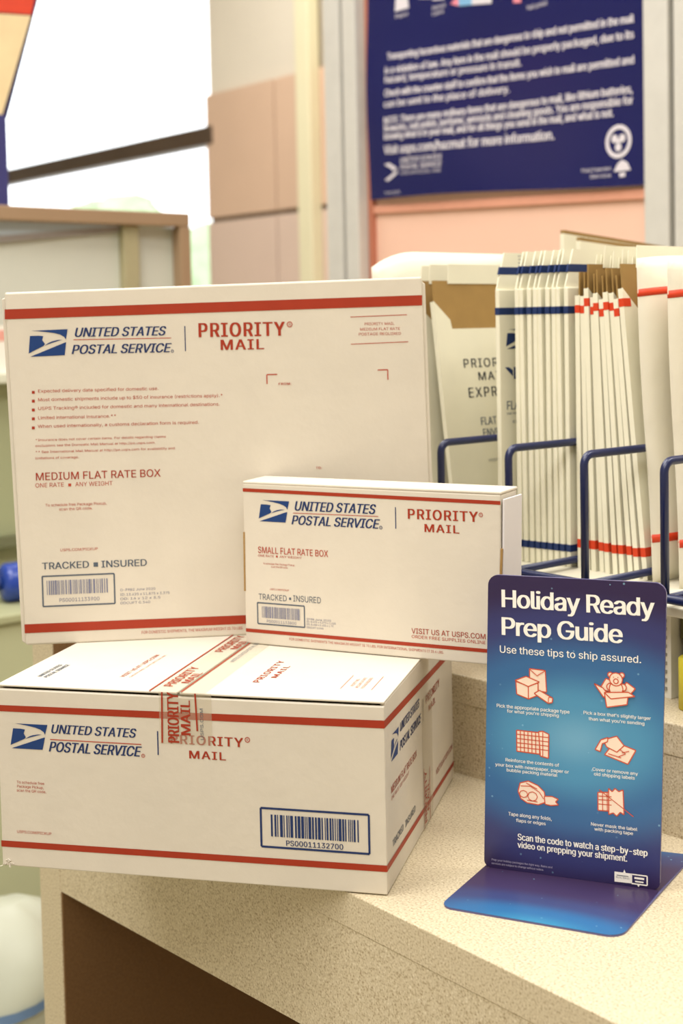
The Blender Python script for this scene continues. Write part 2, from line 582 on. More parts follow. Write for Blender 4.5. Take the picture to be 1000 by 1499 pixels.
T_B1 = [
    ('UNITED STATES', 1.639, 3.960, 4.239, 3.980, 0.254, 'bi'),
    ('POSTAL SERVICE', 1.563, 3.425, 4.363, 3.457, 0.285, 'bi'),
    ('PRIORITY', 5.268, 3.857, 7.426, 3.875, 0.256, 'redb'),
    ('MAIL', 5.811, 3.469, 6.917, 3.478, 0.219, 'redb'),
    ('To schedule free', 0.539, 2.452, 1.408, 2.473, 0.076, 'red'),
    ('Package Pickup,', 0.542, 2.331, 1.388, 2.351, 0.076, 'red'),
    ('scan the QR code.', 0.530, 2.210, 1.464, 2.236, 0.076, 'red'),
    ('USPS.COM/PICKUP', 0.493, 1.013, 1.583, 1.025, 0.076, 'red'),
    ('PS00011132700', 8.584, 1.183, 10.231, 1.218, 0.145, 'bl'),
]
T_S4 = [
    ('Holiday Ready', 0.596, 7.427, 4.920, 7.552, 0.489, 'wb'),
    ('Prep Guide', 0.585, 6.682, 4.059, 6.738, 0.497, 'wb'),
    ('Use these tips to ship assured.', 0.541, 6.188, 4.563, 6.227, 0.201, 'wm'),
    ('Pick the appropriate package type', 0.439, 4.640, 2.553, 4.681, 0.097, 'ws'),
    ("for what you're shipping", 0.747, 4.528, 2.251, 4.545, 0.090, 'ws'),
    ("Pick a box that's slightly larger", 2.933, 4.668, 4.797, 4.707, 0.088, 'ws'),
    ("than what you're sending", 3.084, 4.532, 4.629, 4.532, 0.088, 'ws'),
    ('Reinforce the contents of', 0.676, 3.127, 2.235, 3.177, 0.091, 'ws'),
    ('your box with newspaper, paper or', 0.377, 2.964, 2.512, 3.020, 0.091, 'ws'),
    ('bubble packing material', 0.708, 2.852, 2.182, 2.882, 0.091, 'ws'),
    ('Cover or remove any', 3.172, 3.144, 4.436, 3.148, 0.089, 'ws'),
    ('old shipping labels', 3.212, 3.012, 4.348, 3.024, 0.089, 'ws'),
    ('Tape along any folds,', 0.741, 1.605, 2.012, 1.636, 0.098, 'ws'),
    ('flaps or edges', 0.969, 1.457, 1.833, 1.476, 0.091, 'ws'),
    ('Never mask the label', 3.107, 1.607, 4.403, 1.627, 0.089, 'ws'),
    ('with packing tape', 3.209, 1.483, 4.287, 1.498, 0.089, 'ws'),
    ('Scan the code to watch a step-by-step', 1.004, 0.902, 4.680, 1.006, 0.182, 'wm2'),
    ('video on prepping your shipment.', 1.002, 0.713, 4.125, 0.759, 0.175, 'wm2'),
    ('Prep your holiday packages the right way. Rates and', 0.226, 0.255, 2.009, 0.291, 0.057, 'ws'),
    ('services are subject to change without notice.', 0.225, 0.170, 1.759, 0.168, 0.057, 'ws'),
]

# outlines of the lettering: character code, advance, points, triangles
GLYPHS = {
    65: (76, [3, 0, 32, 81, 44, 81, 74, 0, 63, 0, 46, 48, 44, 53, 42, 60, 40, 67, 37, 77, 39, 77, 36, 67, 34, 59, 30, 48, 14, 0, 18, 23, 18, 32, 59, 32, 59, 23, 38, 74, 25, 32, 52, 32, 55, 23, 22, 23],
        [0, 14, 15, 15, 16, 0, 1, 13, 12, 12, 11, 1, 11, 9, 1, 13, 1, 16, 0, 16, 1, 7, 6, 2, 7, 2, 8, 10, 8, 2, 4, 3, 18, 3, 17, 18, 5, 17, 6, 2, 6, 17, 17, 3, 2, 23, 20, 15, 9, 11, 19, 9, 19, 10, 1, 9, 10, 10, 2, 1, 21, 22, 18, 8, 10, 19, 20, 23, 21, 13, 16, 20, 16, 15, 20, 17, 5, 21, 18, 17, 21, 4, 18, 22, 22, 21, 23, 15, 14, 23]),
    66: (73, [10, 0, 10, 81, 39, 81, 46, 81, 53, 78, 57, 75, 61, 71, 63, 66, 64, 60, 63, 55, 62, 51, 60, 48, 57, 46, 54, 44, 50, 43, 50, 42, 54, 41, 58, 39, 62, 36, 64, 33, 66, 28, 67, 22, 66, 16, 64, 11, 60, 6, 55, 3, 48, 1, 39, 0, 20, 9, 39, 9, 47, 10, 53, 13, 56, 17, 57, 22, 56, 26, 55, 29, 52, 32, 49, 35, 45, 36, 40, 37, 20, 37, 20, 46, 38, 46, 42, 46, 46, 47, 49, 49, 52, 52, 53, 56, 54, 60, 53, 65, 50, 69, 45, 71, 38, 72, 20, 72],
        [0, 28, 40, 1, 0, 40, 40, 41, 1, 41, 53, 1, 39, 43, 42, 28, 0, 27, 27, 29, 28, 39, 42, 40, 41, 40, 42, 52, 2, 53, 1, 53, 2, 38, 37, 15, 15, 14, 44, 14, 45, 44, 29, 27, 26, 26, 30, 29, 43, 39, 38, 38, 15, 43, 15, 44, 43, 2, 52, 51, 51, 3, 2, 23, 22, 32, 33, 32, 22, 22, 21, 33, 21, 20, 33, 34, 33, 20, 20, 19, 34, 35, 34, 19, 19, 18, 35, 18, 17, 35, 10, 9, 47, 48, 47, 9, 9, 8, 48, 8, 7, 48, 49, 48, 7, 7, 6, 49, 5, 49, 6, 30, 26, 25, 31, 30, 25, 25, 24, 31, 24, 23, 31, 23, 32, 31, 35, 17, 36, 17, 16, 36, 37, 36, 16, 15, 37, 16, 45, 14, 13, 46, 45, 13, 13, 12, 46, 12, 11, 46, 11, 10, 46, 10, 47, 46, 49, 5, 50, 5, 4, 50, 51, 50, 4, 3, 51, 4]),
    67: (81, [43, -1, 33, 0, 24, 4, 17, 10, 11, 18, 8, 29, 6, 41, 8, 53, 11, 63, 17, 71, 24, 77, 33, 81, 43, 82, 49, 82, 54, 81, 60, 78, 64, 75, 68, 72, 72, 67, 74, 62, 76, 56, 65, 56, 64, 60, 62, 63, 60, 66, 57, 69, 54, 70, 50, 72, 47, 73, 43, 73, 36, 72, 29, 69, 24, 65, 20, 58, 17, 50, 17, 41, 17, 31, 20, 23, 24, 17, 29, 12, 36, 9, 43, 8, 47, 9, 50, 10, 54, 11, 57, 13, 60, 15, 62, 18, 64, 22, 65, 26, 76, 26, 74, 20, 72, 15, 68, 10, 64, 6, 60, 3, 54, 1, 49, -1],
        [6, 5, 36, 4, 3, 38, 38, 37, 4, 5, 4, 37, 36, 5, 37, 6, 36, 35, 35, 34, 6, 7, 6, 34, 34, 33, 7, 8, 7, 33, 1, 40, 39, 10, 32, 31, 31, 11, 10, 41, 0, 57, 57, 42, 41, 28, 12, 29, 30, 29, 12, 40, 1, 0, 0, 41, 40, 11, 31, 30, 30, 12, 11, 1, 39, 2, 3, 2, 39, 38, 3, 39, 8, 33, 32, 9, 8, 32, 32, 10, 9, 56, 44, 43, 26, 14, 27, 13, 27, 14, 44, 56, 55, 55, 45, 44, 25, 15, 26, 14, 26, 15, 52, 51, 48, 49, 48, 51, 51, 50, 49, 20, 19, 21, 22, 21, 19, 19, 18, 22, 23, 22, 18, 18, 17, 23, 45, 55, 54, 46, 45, 54, 54, 53, 46, 47, 46, 53, 53, 52, 47, 52, 48, 47, 23, 17, 24, 17, 16, 24, 25, 24, 16, 15, 25, 16, 42, 57, 56, 56, 43, 42, 27, 13, 28, 12, 28, 13]),
    68: (80, [35, 0, 15, 0, 15, 9, 34, 9, 43, 10, 51, 13, 57, 18, 61, 24, 63, 32, 64, 41, 63, 50, 61, 58, 57, 64, 51, 69, 44, 71, 35, 72, 15, 72, 15, 81, 36, 81, 47, 80, 56, 77, 64, 71, 69, 63, 73, 53, 74, 41, 73, 29, 69, 19, 64, 11, 56, 5, 46, 1, 20, 81, 20, 0, 10, 0, 10, 81, 20, 72, 20, 9],
        [1, 2, 32, 33, 32, 2, 17, 16, 30, 2, 1, 31, 33, 2, 16, 16, 17, 33, 29, 5, 4, 29, 4, 0, 3, 0, 4, 18, 15, 14, 14, 19, 18, 0, 3, 31, 2, 31, 35, 16, 2, 35, 30, 16, 34, 15, 18, 30, 20, 13, 12, 10, 9, 24, 24, 23, 10, 6, 28, 27, 27, 26, 6, 7, 6, 26, 26, 25, 7, 8, 7, 25, 25, 24, 8, 24, 9, 8, 10, 23, 11, 23, 22, 11, 12, 11, 22, 22, 21, 12, 20, 12, 21, 5, 29, 28, 28, 6, 5, 19, 14, 13, 13, 20, 19, 15, 30, 34, 34, 16, 35, 31, 3, 35]),
    69: (67, [10, 0, 10, 81, 60, 81, 60, 72, 20, 72, 20, 46, 57, 46, 57, 37, 20, 37, 20, 9, 60, 9, 60, 0],
        [0, 9, 8, 1, 0, 8, 8, 5, 1, 5, 4, 1, 9, 0, 11, 11, 10, 9, 5, 8, 7, 7, 6, 5, 3, 2, 4, 1, 4, 2]),
    70: (65, [10, 0, 10, 81, 59, 81, 59, 72, 20, 72, 20, 45, 55, 45, 55, 35, 20, 35, 20, 0],
        [9, 8, 0, 8, 5, 0, 1, 0, 5, 3, 2, 4, 5, 8, 7, 7, 6, 5, 1, 5, 4, 4, 2, 1]),
    71: (83, [43, -1, 33, 0, 24, 4, 17, 10, 11, 18, 8, 29, 6, 41, 8, 53, 11, 63, 17, 71, 24, 77, 33, 81, 42, 82, 49, 82, 54, 81, 60, 78, 65, 75, 69, 71, 72, 67, 74, 61, 76, 56, 65, 56, 64, 60, 62, 63, 60, 66, 57, 68, 54, 70, 50, 72, 47, 73, 42, 73, 36, 72, 29, 69, 24, 65, 20, 58, 17, 50, 17, 41, 17, 31, 20, 23, 24, 17, 29, 12, 36, 9, 43, 8, 49, 9, 55, 11, 60, 15, 63, 20, 66, 26, 66, 32, 69, 32, 45, 32, 45, 41, 76, 41, 76, 32, 75, 23, 72, 15, 67, 8, 60, 3, 52, 0],
        [6, 5, 36, 4, 3, 38, 38, 37, 4, 5, 4, 37, 36, 5, 37, 6, 36, 35, 35, 34, 6, 7, 6, 34, 34, 33, 7, 8, 7, 33, 1, 40, 39, 10, 32, 31, 31, 11, 10, 30, 29, 12, 12, 29, 28, 40, 1, 0, 0, 41, 40, 11, 31, 30, 30, 12, 11, 1, 39, 2, 3, 2, 39, 38, 3, 39, 8, 33, 32, 9, 8, 32, 32, 10, 9, 57, 43, 42, 26, 14, 27, 13, 27, 14, 43, 57, 56, 56, 44, 43, 25, 15, 26, 14, 26, 15, 47, 46, 48, 48, 46, 53, 53, 52, 48, 52, 51, 48, 47, 48, 51, 20, 19, 21, 22, 21, 19, 19, 18, 22, 44, 56, 55, 55, 54, 44, 45, 44, 54, 54, 53, 45, 53, 46, 45, 22, 18, 23, 18, 17, 23, 24, 23, 17, 17, 16, 24, 25, 24, 16, 15, 25, 16, 57, 42, 0, 41, 0, 42, 50, 49, 47, 47, 51, 50, 27, 13, 28, 12, 28, 13]),
    72: (82, [10, 0, 10, 81, 20, 81, 20, 46, 63, 46, 63, 81, 73, 81, 73, 0, 63, 0, 63, 37, 20, 37, 20, 0],
        [0, 11, 10, 1, 0, 10, 10, 3, 1, 3, 2, 1, 9, 8, 7, 7, 6, 9, 4, 9, 6, 6, 5, 4, 3, 10, 9, 9, 4, 3]),
    73: (48, [5, 0, 5, 9, 19, 9, 19, 72, 5, 72, 5, 81, 43, 81, 43, 72, 29, 72, 29, 9, 43, 9, 43, 0],
        [1, 0, 2, 3, 5, 4, 9, 11, 10, 7, 6, 8, 2, 0, 11, 11, 9, 2, 3, 2, 9, 9, 8, 3, 5, 3, 8, 8, 6, 5]),
    74: (63, [30, -1, 20, 0, 12, 5, 7, 13, 5, 23, 5, 28, 16, 28, 16, 23, 17, 17, 19, 12, 24, 9, 30, 8, 35, 9, 40, 12, 43, 17, 43, 23, 43, 81, 54, 81, 54, 23, 52, 13, 47, 5, 39, 0],
        [5, 4, 7, 10, 1, 0, 1, 10, 9, 1, 9, 2, 3, 2, 9, 9, 8, 3, 4, 3, 8, 7, 4, 8, 5, 7, 6, 21, 13, 12, 16, 15, 18, 18, 17, 16, 13, 21, 20, 20, 19, 13, 14, 13, 19, 19, 18, 14, 18, 15, 14, 21, 12, 0, 12, 11, 0, 10, 0, 11]),
    75: (74, [17, 23, 17, 35, 22, 42, 25, 45, 28, 49, 31, 52, 34, 55, 58, 81, 72, 81, 37, 44, 36, 44, 10, 0, 10, 81, 20, 81, 20, 53, 20, 36, 20, 31, 20, 0, 60, 0, 30, 41, 36, 49, 72, 0, 20, 39, 20, 26, 31, 39, 39, 46],
        [17, 0, 11, 0, 1, 11, 12, 11, 1, 1, 0, 16, 16, 15, 1, 1, 15, 22, 1, 22, 14, 12, 1, 14, 14, 13, 12, 19, 10, 20, 18, 21, 9, 9, 21, 25, 20, 9, 25, 7, 20, 8, 16, 0, 23, 9, 20, 10, 5, 4, 20, 6, 5, 20, 20, 7, 6, 15, 16, 19, 2, 15, 19, 3, 2, 19, 19, 4, 3, 0, 17, 23, 15, 2, 22, 10, 19, 24, 19, 16, 23, 9, 10, 24, 18, 9, 24, 19, 23, 24, 4, 19, 20, 8, 20, 25]),
    76: (62, [10, 0, 10, 81, 20, 81, 20, 9, 58, 9, 58, 0],
        [1, 0, 3, 3, 0, 5, 5, 4, 3, 1, 3, 2]),
    77: (100, [10, 0, 10, 81, 24, 81, 44, 30, 46, 25, 48, 20, 50, 13, 51, 8, 49, 8, 51, 13, 53, 19, 55, 25, 56, 30, 76, 81, 91, 81, 91, 0, 81, 0, 81, 47, 81, 52, 81, 59, 81, 66, 81, 73, 82, 73, 80, 65, 77, 58, 75, 51, 73, 47, 55, 0, 46, 0, 27, 47, 25, 51, 23, 58, 21, 65, 18, 73, 19, 73, 19, 67, 19, 59, 19, 53, 20, 47, 20, 0, 50, 11, 81, 69, 19, 70],
        [1, 0, 37, 37, 36, 1, 34, 33, 42, 39, 38, 0, 37, 0, 38, 1, 36, 35, 33, 1, 35, 5, 8, 6, 8, 5, 28, 31, 2, 32, 34, 32, 2, 33, 34, 2, 1, 33, 2, 9, 7, 27, 27, 10, 9, 14, 22, 20, 21, 41, 22, 17, 16, 15, 15, 14, 17, 18, 17, 14, 19, 18, 14, 14, 20, 19, 41, 21, 23, 26, 12, 11, 13, 24, 23, 23, 21, 13, 21, 22, 13, 22, 14, 13, 27, 7, 28, 8, 28, 7, 8, 7, 40, 7, 9, 40, 30, 29, 31, 25, 24, 26, 2, 31, 3, 29, 3, 31, 6, 8, 40, 24, 13, 12, 12, 26, 24, 20, 22, 41, 10, 27, 11, 27, 26, 11, 3, 29, 4, 29, 28, 4, 5, 4, 28, 33, 35, 42, 32, 34, 42]),
    78: (83, [10, 0, 10, 81, 22, 81, 55, 29, 58, 24, 62, 17, 64, 13, 66, 9, 65, 9, 64, 17, 64, 25, 64, 31, 64, 81, 74, 81, 74, 0, 62, 0, 32, 46, 28, 53, 24, 61, 17, 72, 19, 73, 20, 61, 20, 52, 20, 47, 20, 0, 19, 68],
        [24, 23, 0, 1, 0, 23, 1, 19, 20, 1, 23, 22, 22, 21, 1, 19, 1, 21, 20, 19, 25, 18, 2, 20, 1, 20, 2, 6, 5, 15, 11, 10, 14, 14, 13, 11, 12, 11, 13, 14, 7, 15, 7, 8, 15, 6, 15, 8, 8, 7, 6, 9, 6, 7, 7, 14, 9, 14, 10, 9, 15, 5, 4, 18, 17, 2, 17, 16, 3, 3, 2, 17, 3, 16, 15, 4, 3, 15, 19, 21, 25, 18, 20, 25]),
    79: (85, [43, -1, 33, 0, 24, 4, 17, 10, 11, 18, 8, 29, 6, 41, 8, 53, 11, 63, 17, 71, 24, 77, 33, 81, 43, 82, 53, 81, 61, 77, 69, 71, 74, 63, 78, 53, 79, 41, 78, 29, 74, 18, 69, 10, 61, 4, 53, 0, 43, 8, 50, 9, 56, 12, 61, 17, 65, 23, 68, 31, 69, 41, 68, 50, 65, 58, 61, 65, 56, 69, 50, 72, 43, 73, 36, 72, 29, 69, 24, 65, 20, 58, 17, 50, 17, 41, 17, 31, 20, 23, 24, 17, 29, 12, 36, 9],
        [5, 4, 44, 44, 43, 5, 6, 5, 43, 43, 42, 6, 42, 41, 6, 7, 6, 41, 41, 40, 7, 8, 7, 40, 38, 10, 39, 47, 1, 0, 0, 24, 47, 46, 2, 1, 1, 47, 46, 37, 11, 38, 10, 38, 11, 2, 46, 3, 46, 45, 3, 4, 3, 45, 44, 4, 45, 8, 40, 39, 9, 8, 39, 39, 10, 9, 12, 36, 35, 35, 13, 12, 33, 14, 34, 25, 23, 22, 22, 26, 25, 34, 14, 35, 13, 35, 14, 29, 28, 20, 20, 19, 29, 19, 18, 29, 30, 29, 18, 31, 30, 18, 18, 17, 31, 32, 31, 17, 17, 16, 32, 26, 22, 21, 27, 26, 21, 21, 20, 27, 20, 28, 27, 32, 16, 33, 16, 15, 33, 14, 33, 15, 23, 25, 0, 24, 0, 25, 36, 12, 37, 11, 37, 12]),
    80: (71, [10, 0, 10, 81, 38, 81, 46, 81, 53, 78, 59, 74, 62, 69, 65, 63, 65, 56, 65, 49, 62, 42, 59, 37, 53, 33, 46, 31, 38, 30, 17, 30, 17, 39, 37, 39, 43, 39, 48, 41, 51, 44, 53, 47, 55, 51, 55, 56, 55, 60, 53, 64, 51, 68, 47, 70, 43, 72, 37, 72, 20, 72, 20, 0, 20, 39, 20, 30],
        [15, 16, 0, 1, 0, 16, 15, 0, 31, 16, 15, 33, 16, 32, 30, 1, 16, 30, 18, 14, 13, 13, 19, 18, 27, 3, 28, 2, 28, 3, 15, 31, 33, 14, 18, 17, 28, 2, 29, 30, 29, 2, 1, 30, 2, 8, 7, 24, 7, 6, 24, 20, 12, 11, 11, 10, 20, 21, 20, 10, 22, 21, 10, 10, 9, 22, 9, 8, 22, 23, 22, 8, 8, 24, 23, 24, 6, 25, 26, 25, 6, 6, 5, 26, 4, 26, 5, 19, 13, 12, 12, 20, 19, 26, 4, 27, 3, 27, 4, 14, 17, 33, 17, 32, 33, 32, 16, 33]),
    81: (85, [39, 25, 50, 25, 59, 14, 61, 10, 75, -8, 64, -8, 55, 4, 53, 7, 43, -1, 33, 0, 24, 4, 17, 10, 11, 18, 8, 29, 6, 41, 8, 53, 11, 63, 17, 71, 24, 77, 33, 81, 43, 82, 53, 81, 61, 77, 69, 71, 74, 63, 78, 53, 79, 41, 78, 29, 74, 18, 69, 10, 61, 4, 53, 0, 43, 8, 50, 9, 56, 12, 61, 17, 65, 23, 68, 31, 69, 41, 68, 50, 65, 58, 61, 65, 56, 69, 50, 72, 43, 73, 36, 72, 29, 69, 24, 65, 20, 58, 17, 50, 17, 41, 17, 31, 20, 23, 24, 17, 29, 12, 36, 9, 64, 6, 57, 2, 51, 10, 59, 15],
        [14, 13, 51, 12, 11, 53, 53, 52, 12, 13, 12, 52, 51, 13, 52, 14, 51, 50, 50, 49, 14, 15, 14, 49, 49, 48, 15, 16, 15, 48, 9, 55, 54, 18, 47, 46, 46, 19, 18, 33, 32, 8, 44, 20, 45, 55, 9, 8, 8, 32, 55, 19, 46, 45, 45, 20, 19, 9, 54, 10, 11, 10, 54, 53, 11, 54, 16, 48, 47, 17, 16, 47, 47, 18, 17, 6, 7, 31, 3, 35, 2, 41, 22, 42, 30, 3, 6, 7, 6, 3, 34, 7, 3, 3, 2, 34, 34, 2, 59, 2, 35, 59, 42, 22, 43, 21, 43, 22, 37, 36, 28, 28, 27, 37, 27, 26, 37, 38, 37, 26, 39, 38, 26, 26, 25, 39, 40, 39, 25, 25, 24, 40, 30, 6, 57, 5, 4, 30, 3, 30, 56, 35, 3, 29, 29, 28, 35, 28, 36, 35, 40, 24, 41, 24, 23, 41, 22, 41, 23, 33, 8, 31, 31, 7, 33, 20, 44, 43, 43, 21, 20, 29, 3, 56, 6, 31, 57, 33, 7, 58, 7, 34, 58, 30, 4, 56, 5, 30, 57, 1, 0, 58, 34, 1, 58, 1, 34, 59]),
    82: (71, [10, 0, 10, 81, 38, 81, 46, 81, 53, 78, 59, 74, 62, 69, 65, 63, 65, 56, 65, 49, 62, 43, 59, 38, 53, 35, 46, 32, 38, 32, 15, 32, 15, 41, 37, 41, 43, 41, 48, 43, 51, 45, 53, 48, 55, 52, 55, 56, 55, 61, 53, 65, 51, 68, 48, 70, 43, 72, 37, 72, 20, 72, 20, 0, 56, 0, 37, 37, 48, 37, 68, 0, 20, 41, 20, 32, 40, 32, 50, 34],
        [15, 16, 0, 1, 0, 16, 15, 0, 31, 16, 15, 37, 16, 36, 30, 1, 16, 30, 34, 19, 18, 27, 3, 28, 2, 28, 3, 15, 31, 37, 38, 13, 33, 13, 34, 33, 17, 33, 18, 28, 2, 29, 30, 29, 2, 1, 30, 2, 20, 12, 11, 11, 10, 20, 21, 20, 10, 22, 21, 10, 10, 9, 22, 9, 8, 22, 23, 22, 8, 24, 23, 8, 8, 7, 24, 7, 6, 24, 25, 24, 6, 6, 5, 25, 26, 25, 5, 4, 26, 5, 13, 38, 32, 13, 32, 39, 34, 13, 39, 19, 34, 12, 12, 20, 19, 26, 4, 27, 3, 27, 4, 14, 33, 37, 33, 17, 36, 36, 37, 33, 36, 16, 37, 33, 14, 38, 34, 18, 33, 12, 34, 39, 32, 35, 39]),
    83: (71, [36, -1, 28, -1, 20, 1, 15, 5, 10, 10, 7, 15, 6, 22, 17, 22, 18, 18, 20, 14, 23, 11, 27, 9, 31, 8, 36, 8, 41, 8, 46, 10, 50, 12, 53, 15, 55, 18, 55, 22, 55, 26, 53, 29, 51, 31, 47, 33, 43, 34, 39, 36, 29, 38, 20, 42, 14, 46, 10, 52, 8, 60, 9, 66, 12, 72, 16, 76, 22, 80, 29, 82, 36, 82, 44, 82, 51, 80, 56, 76, 60, 72, 63, 66, 64, 60, 54, 60, 52, 66, 48, 70, 43, 73, 36, 73, 31, 73, 27, 72, 23, 70, 21, 67, 19, 64, 18, 60, 19, 56, 21, 53, 24, 51, 27, 49, 31, 48, 34, 47, 42, 45, 46, 44, 50, 42, 54, 40, 57, 38, 61, 35, 63, 32, 65, 27, 65, 22, 64, 16, 62, 10, 58, 5, 52, 2, 44, -1],
        [4, 3, 9, 9, 8, 4, 5, 4, 8, 8, 7, 5, 6, 5, 7, 54, 53, 29, 30, 29, 53, 31, 30, 53, 53, 52, 31, 32, 31, 52, 50, 49, 34, 12, 1, 0, 0, 13, 12, 58, 26, 59, 1, 12, 11, 26, 58, 57, 48, 35, 49, 34, 49, 35, 1, 11, 2, 11, 10, 2, 3, 2, 10, 9, 3, 10, 26, 57, 27, 57, 56, 27, 56, 55, 27, 28, 27, 55, 29, 28, 55, 54, 29, 55, 32, 52, 51, 33, 32, 51, 51, 50, 33, 50, 34, 33, 73, 15, 14, 46, 37, 36, 15, 73, 72, 72, 16, 15, 23, 62, 24, 62, 61, 24, 25, 24, 61, 60, 25, 61, 45, 38, 46, 37, 46, 38, 71, 70, 17, 18, 17, 70, 70, 69, 18, 69, 68, 18, 19, 18, 68, 20, 19, 68, 68, 67, 20, 67, 66, 20, 21, 20, 66, 66, 65, 21, 64, 21, 65, 42, 41, 43, 16, 72, 71, 71, 17, 16, 21, 64, 22, 64, 63, 22, 23, 22, 63, 62, 23, 63, 43, 41, 44, 41, 40, 44, 40, 39, 44, 45, 44, 39, 38, 45, 39, 73, 14, 0, 13, 0, 14, 59, 26, 25, 25, 60, 59, 46, 36, 47, 48, 47, 36, 35, 48, 36]),
    84: (71, [5, 72, 5, 81, 67, 81, 67, 72, 41, 72, 41, 0, 31, 0, 31, 72],
        [1, 0, 7, 3, 2, 4, 7, 6, 5, 5, 4, 7, 1, 7, 4, 4, 2, 1]),
    85: (82, [41, -1, 32, 0, 25, 2, 18, 7, 14, 13, 11, 20, 10, 28, 10, 81, 20, 81, 20, 29, 21, 23, 23, 18, 26, 14, 30, 11, 35, 9, 41, 8, 48, 9, 53, 11, 57, 14, 60, 18, 62, 23, 63, 29, 63, 81, 73, 81, 73, 28, 72, 20, 69, 13, 64, 7, 58, 2, 50, 0],
        [7, 6, 9, 9, 8, 7, 0, 14, 1, 13, 1, 14, 1, 13, 2, 12, 2, 13, 2, 12, 3, 12, 11, 3, 4, 3, 11, 5, 4, 11, 11, 10, 5, 6, 5, 10, 9, 6, 10, 16, 15, 29, 28, 17, 29, 16, 29, 17, 25, 24, 20, 21, 20, 24, 24, 23, 21, 22, 21, 23, 17, 28, 27, 18, 17, 27, 19, 18, 27, 27, 26, 19, 26, 25, 19, 25, 20, 19, 29, 15, 0, 14, 0, 15]),
    86: (76, [33, 0, 3, 81, 13, 81, 31, 33, 32, 28, 34, 22, 37, 14, 40, 5, 38, 5, 40, 14, 43, 22, 46, 33, 63, 81, 74, 81, 44, 0, 39, 9],
        [2, 1, 3, 6, 5, 0, 4, 0, 5, 0, 4, 1, 3, 1, 4, 11, 14, 13, 13, 12, 11, 7, 8, 14, 9, 7, 14, 10, 9, 14, 14, 11, 10, 14, 8, 0, 6, 0, 8, 8, 7, 15, 7, 9, 15, 6, 8, 15]),
    87: (109, [25, 0, 3, 81, 13, 81, 26, 31, 28, 23, 30, 15, 32, 6, 30, 6, 32, 15, 34, 23, 36, 31, 49, 81, 61, 81, 74, 31, 76, 23, 78, 15, 80, 6, 78, 6, 80, 15, 82, 23, 84, 31, 97, 81, 107, 81, 85, 0, 73, 0, 59, 52, 57, 57, 56, 63, 55, 69, 54, 76, 56, 76, 54, 63, 52, 57, 51, 52, 37, 0, 31, 10, 79, 10],
        [0, 3, 1, 2, 1, 3, 6, 35, 7, 6, 7, 0, 7, 5, 0, 5, 4, 0, 3, 0, 4, 9, 8, 34, 32, 31, 11, 6, 0, 34, 34, 8, 6, 35, 6, 8, 33, 32, 10, 28, 27, 12, 30, 28, 12, 17, 16, 36, 16, 18, 36, 20, 19, 23, 23, 22, 20, 22, 21, 20, 16, 17, 23, 18, 16, 23, 23, 19, 18, 23, 17, 24, 17, 15, 24, 14, 24, 15, 27, 26, 25, 14, 13, 24, 11, 31, 28, 29, 11, 28, 28, 30, 29, 11, 29, 30, 30, 12, 11, 5, 7, 35, 32, 11, 10, 25, 13, 12, 12, 27, 25, 15, 17, 36, 9, 34, 10, 13, 25, 24, 33, 10, 34]),
    88: (75, [3, 0, 35, 46, 35, 38, 5, 81, 17, 81, 28, 64, 33, 58, 36, 53, 39, 47, 37, 47, 40, 53, 43, 58, 48, 64, 60, 81, 71, 81, 41, 38, 41, 46, 73, 0, 61, 0, 47, 21, 43, 26, 40, 31, 37, 37, 39, 37, 36, 31, 33, 27, 29, 21, 15, 0, 32, 42, 38, 49, 44, 42, 38, 35],
        [0, 27, 26, 2, 1, 28, 5, 4, 3, 24, 22, 2, 9, 7, 1, 6, 1, 7, 24, 2, 25, 26, 25, 2, 1, 6, 5, 20, 15, 21, 23, 21, 15, 16, 10, 8, 18, 17, 19, 14, 13, 12, 15, 20, 19, 16, 15, 30, 12, 11, 16, 10, 16, 11, 22, 24, 31, 22, 31, 23, 2, 22, 23, 23, 15, 2, 1, 2, 15, 15, 16, 1, 9, 1, 16, 16, 8, 9, 9, 8, 29, 8, 10, 29, 1, 5, 28, 0, 26, 28, 26, 2, 28, 5, 3, 28, 7, 9, 29, 15, 19, 30, 14, 12, 30, 12, 16, 30, 19, 17, 30, 21, 23, 31]),
    89: (75, [33, 0, 33, 33, 3, 81, 15, 81, 31, 55, 33, 51, 36, 47, 38, 42, 40, 37, 36, 37, 40, 47, 42, 51, 45, 55, 61, 81, 73, 81, 43, 33, 43, 0],
        [3, 2, 4, 5, 1, 9, 9, 6, 5, 4, 2, 1, 1, 5, 4, 7, 8, 10, 13, 12, 14, 14, 12, 15, 10, 8, 15, 11, 10, 15, 15, 12, 11, 1, 0, 16, 16, 15, 1, 9, 1, 15, 15, 8, 9, 8, 7, 9, 6, 9, 7]),
    90: (70, [7, 0, 7, 7, 44, 62, 46, 65, 49, 69, 55, 76, 56, 73, 51, 72, 46, 72, 36, 72, 6, 72, 6, 81, 63, 81, 63, 74, 27, 21, 24, 17, 21, 13, 16, 5, 14, 9, 19, 9, 24, 9, 34, 9, 64, 9, 64, 0, 52, 72, 18, 9],
        [18, 1, 17, 17, 1, 0, 21, 20, 17, 20, 19, 17, 18, 17, 25, 16, 15, 18, 1, 18, 15, 15, 14, 1, 1, 14, 2, 5, 6, 13, 5, 13, 12, 13, 2, 14, 3, 2, 13, 13, 6, 3, 4, 3, 6, 6, 5, 24, 8, 7, 5, 9, 8, 5, 5, 12, 9, 17, 0, 23, 21, 17, 23, 23, 22, 21, 11, 10, 9, 9, 12, 11, 5, 7, 24, 4, 6, 24, 17, 19, 25, 16, 18, 25]),
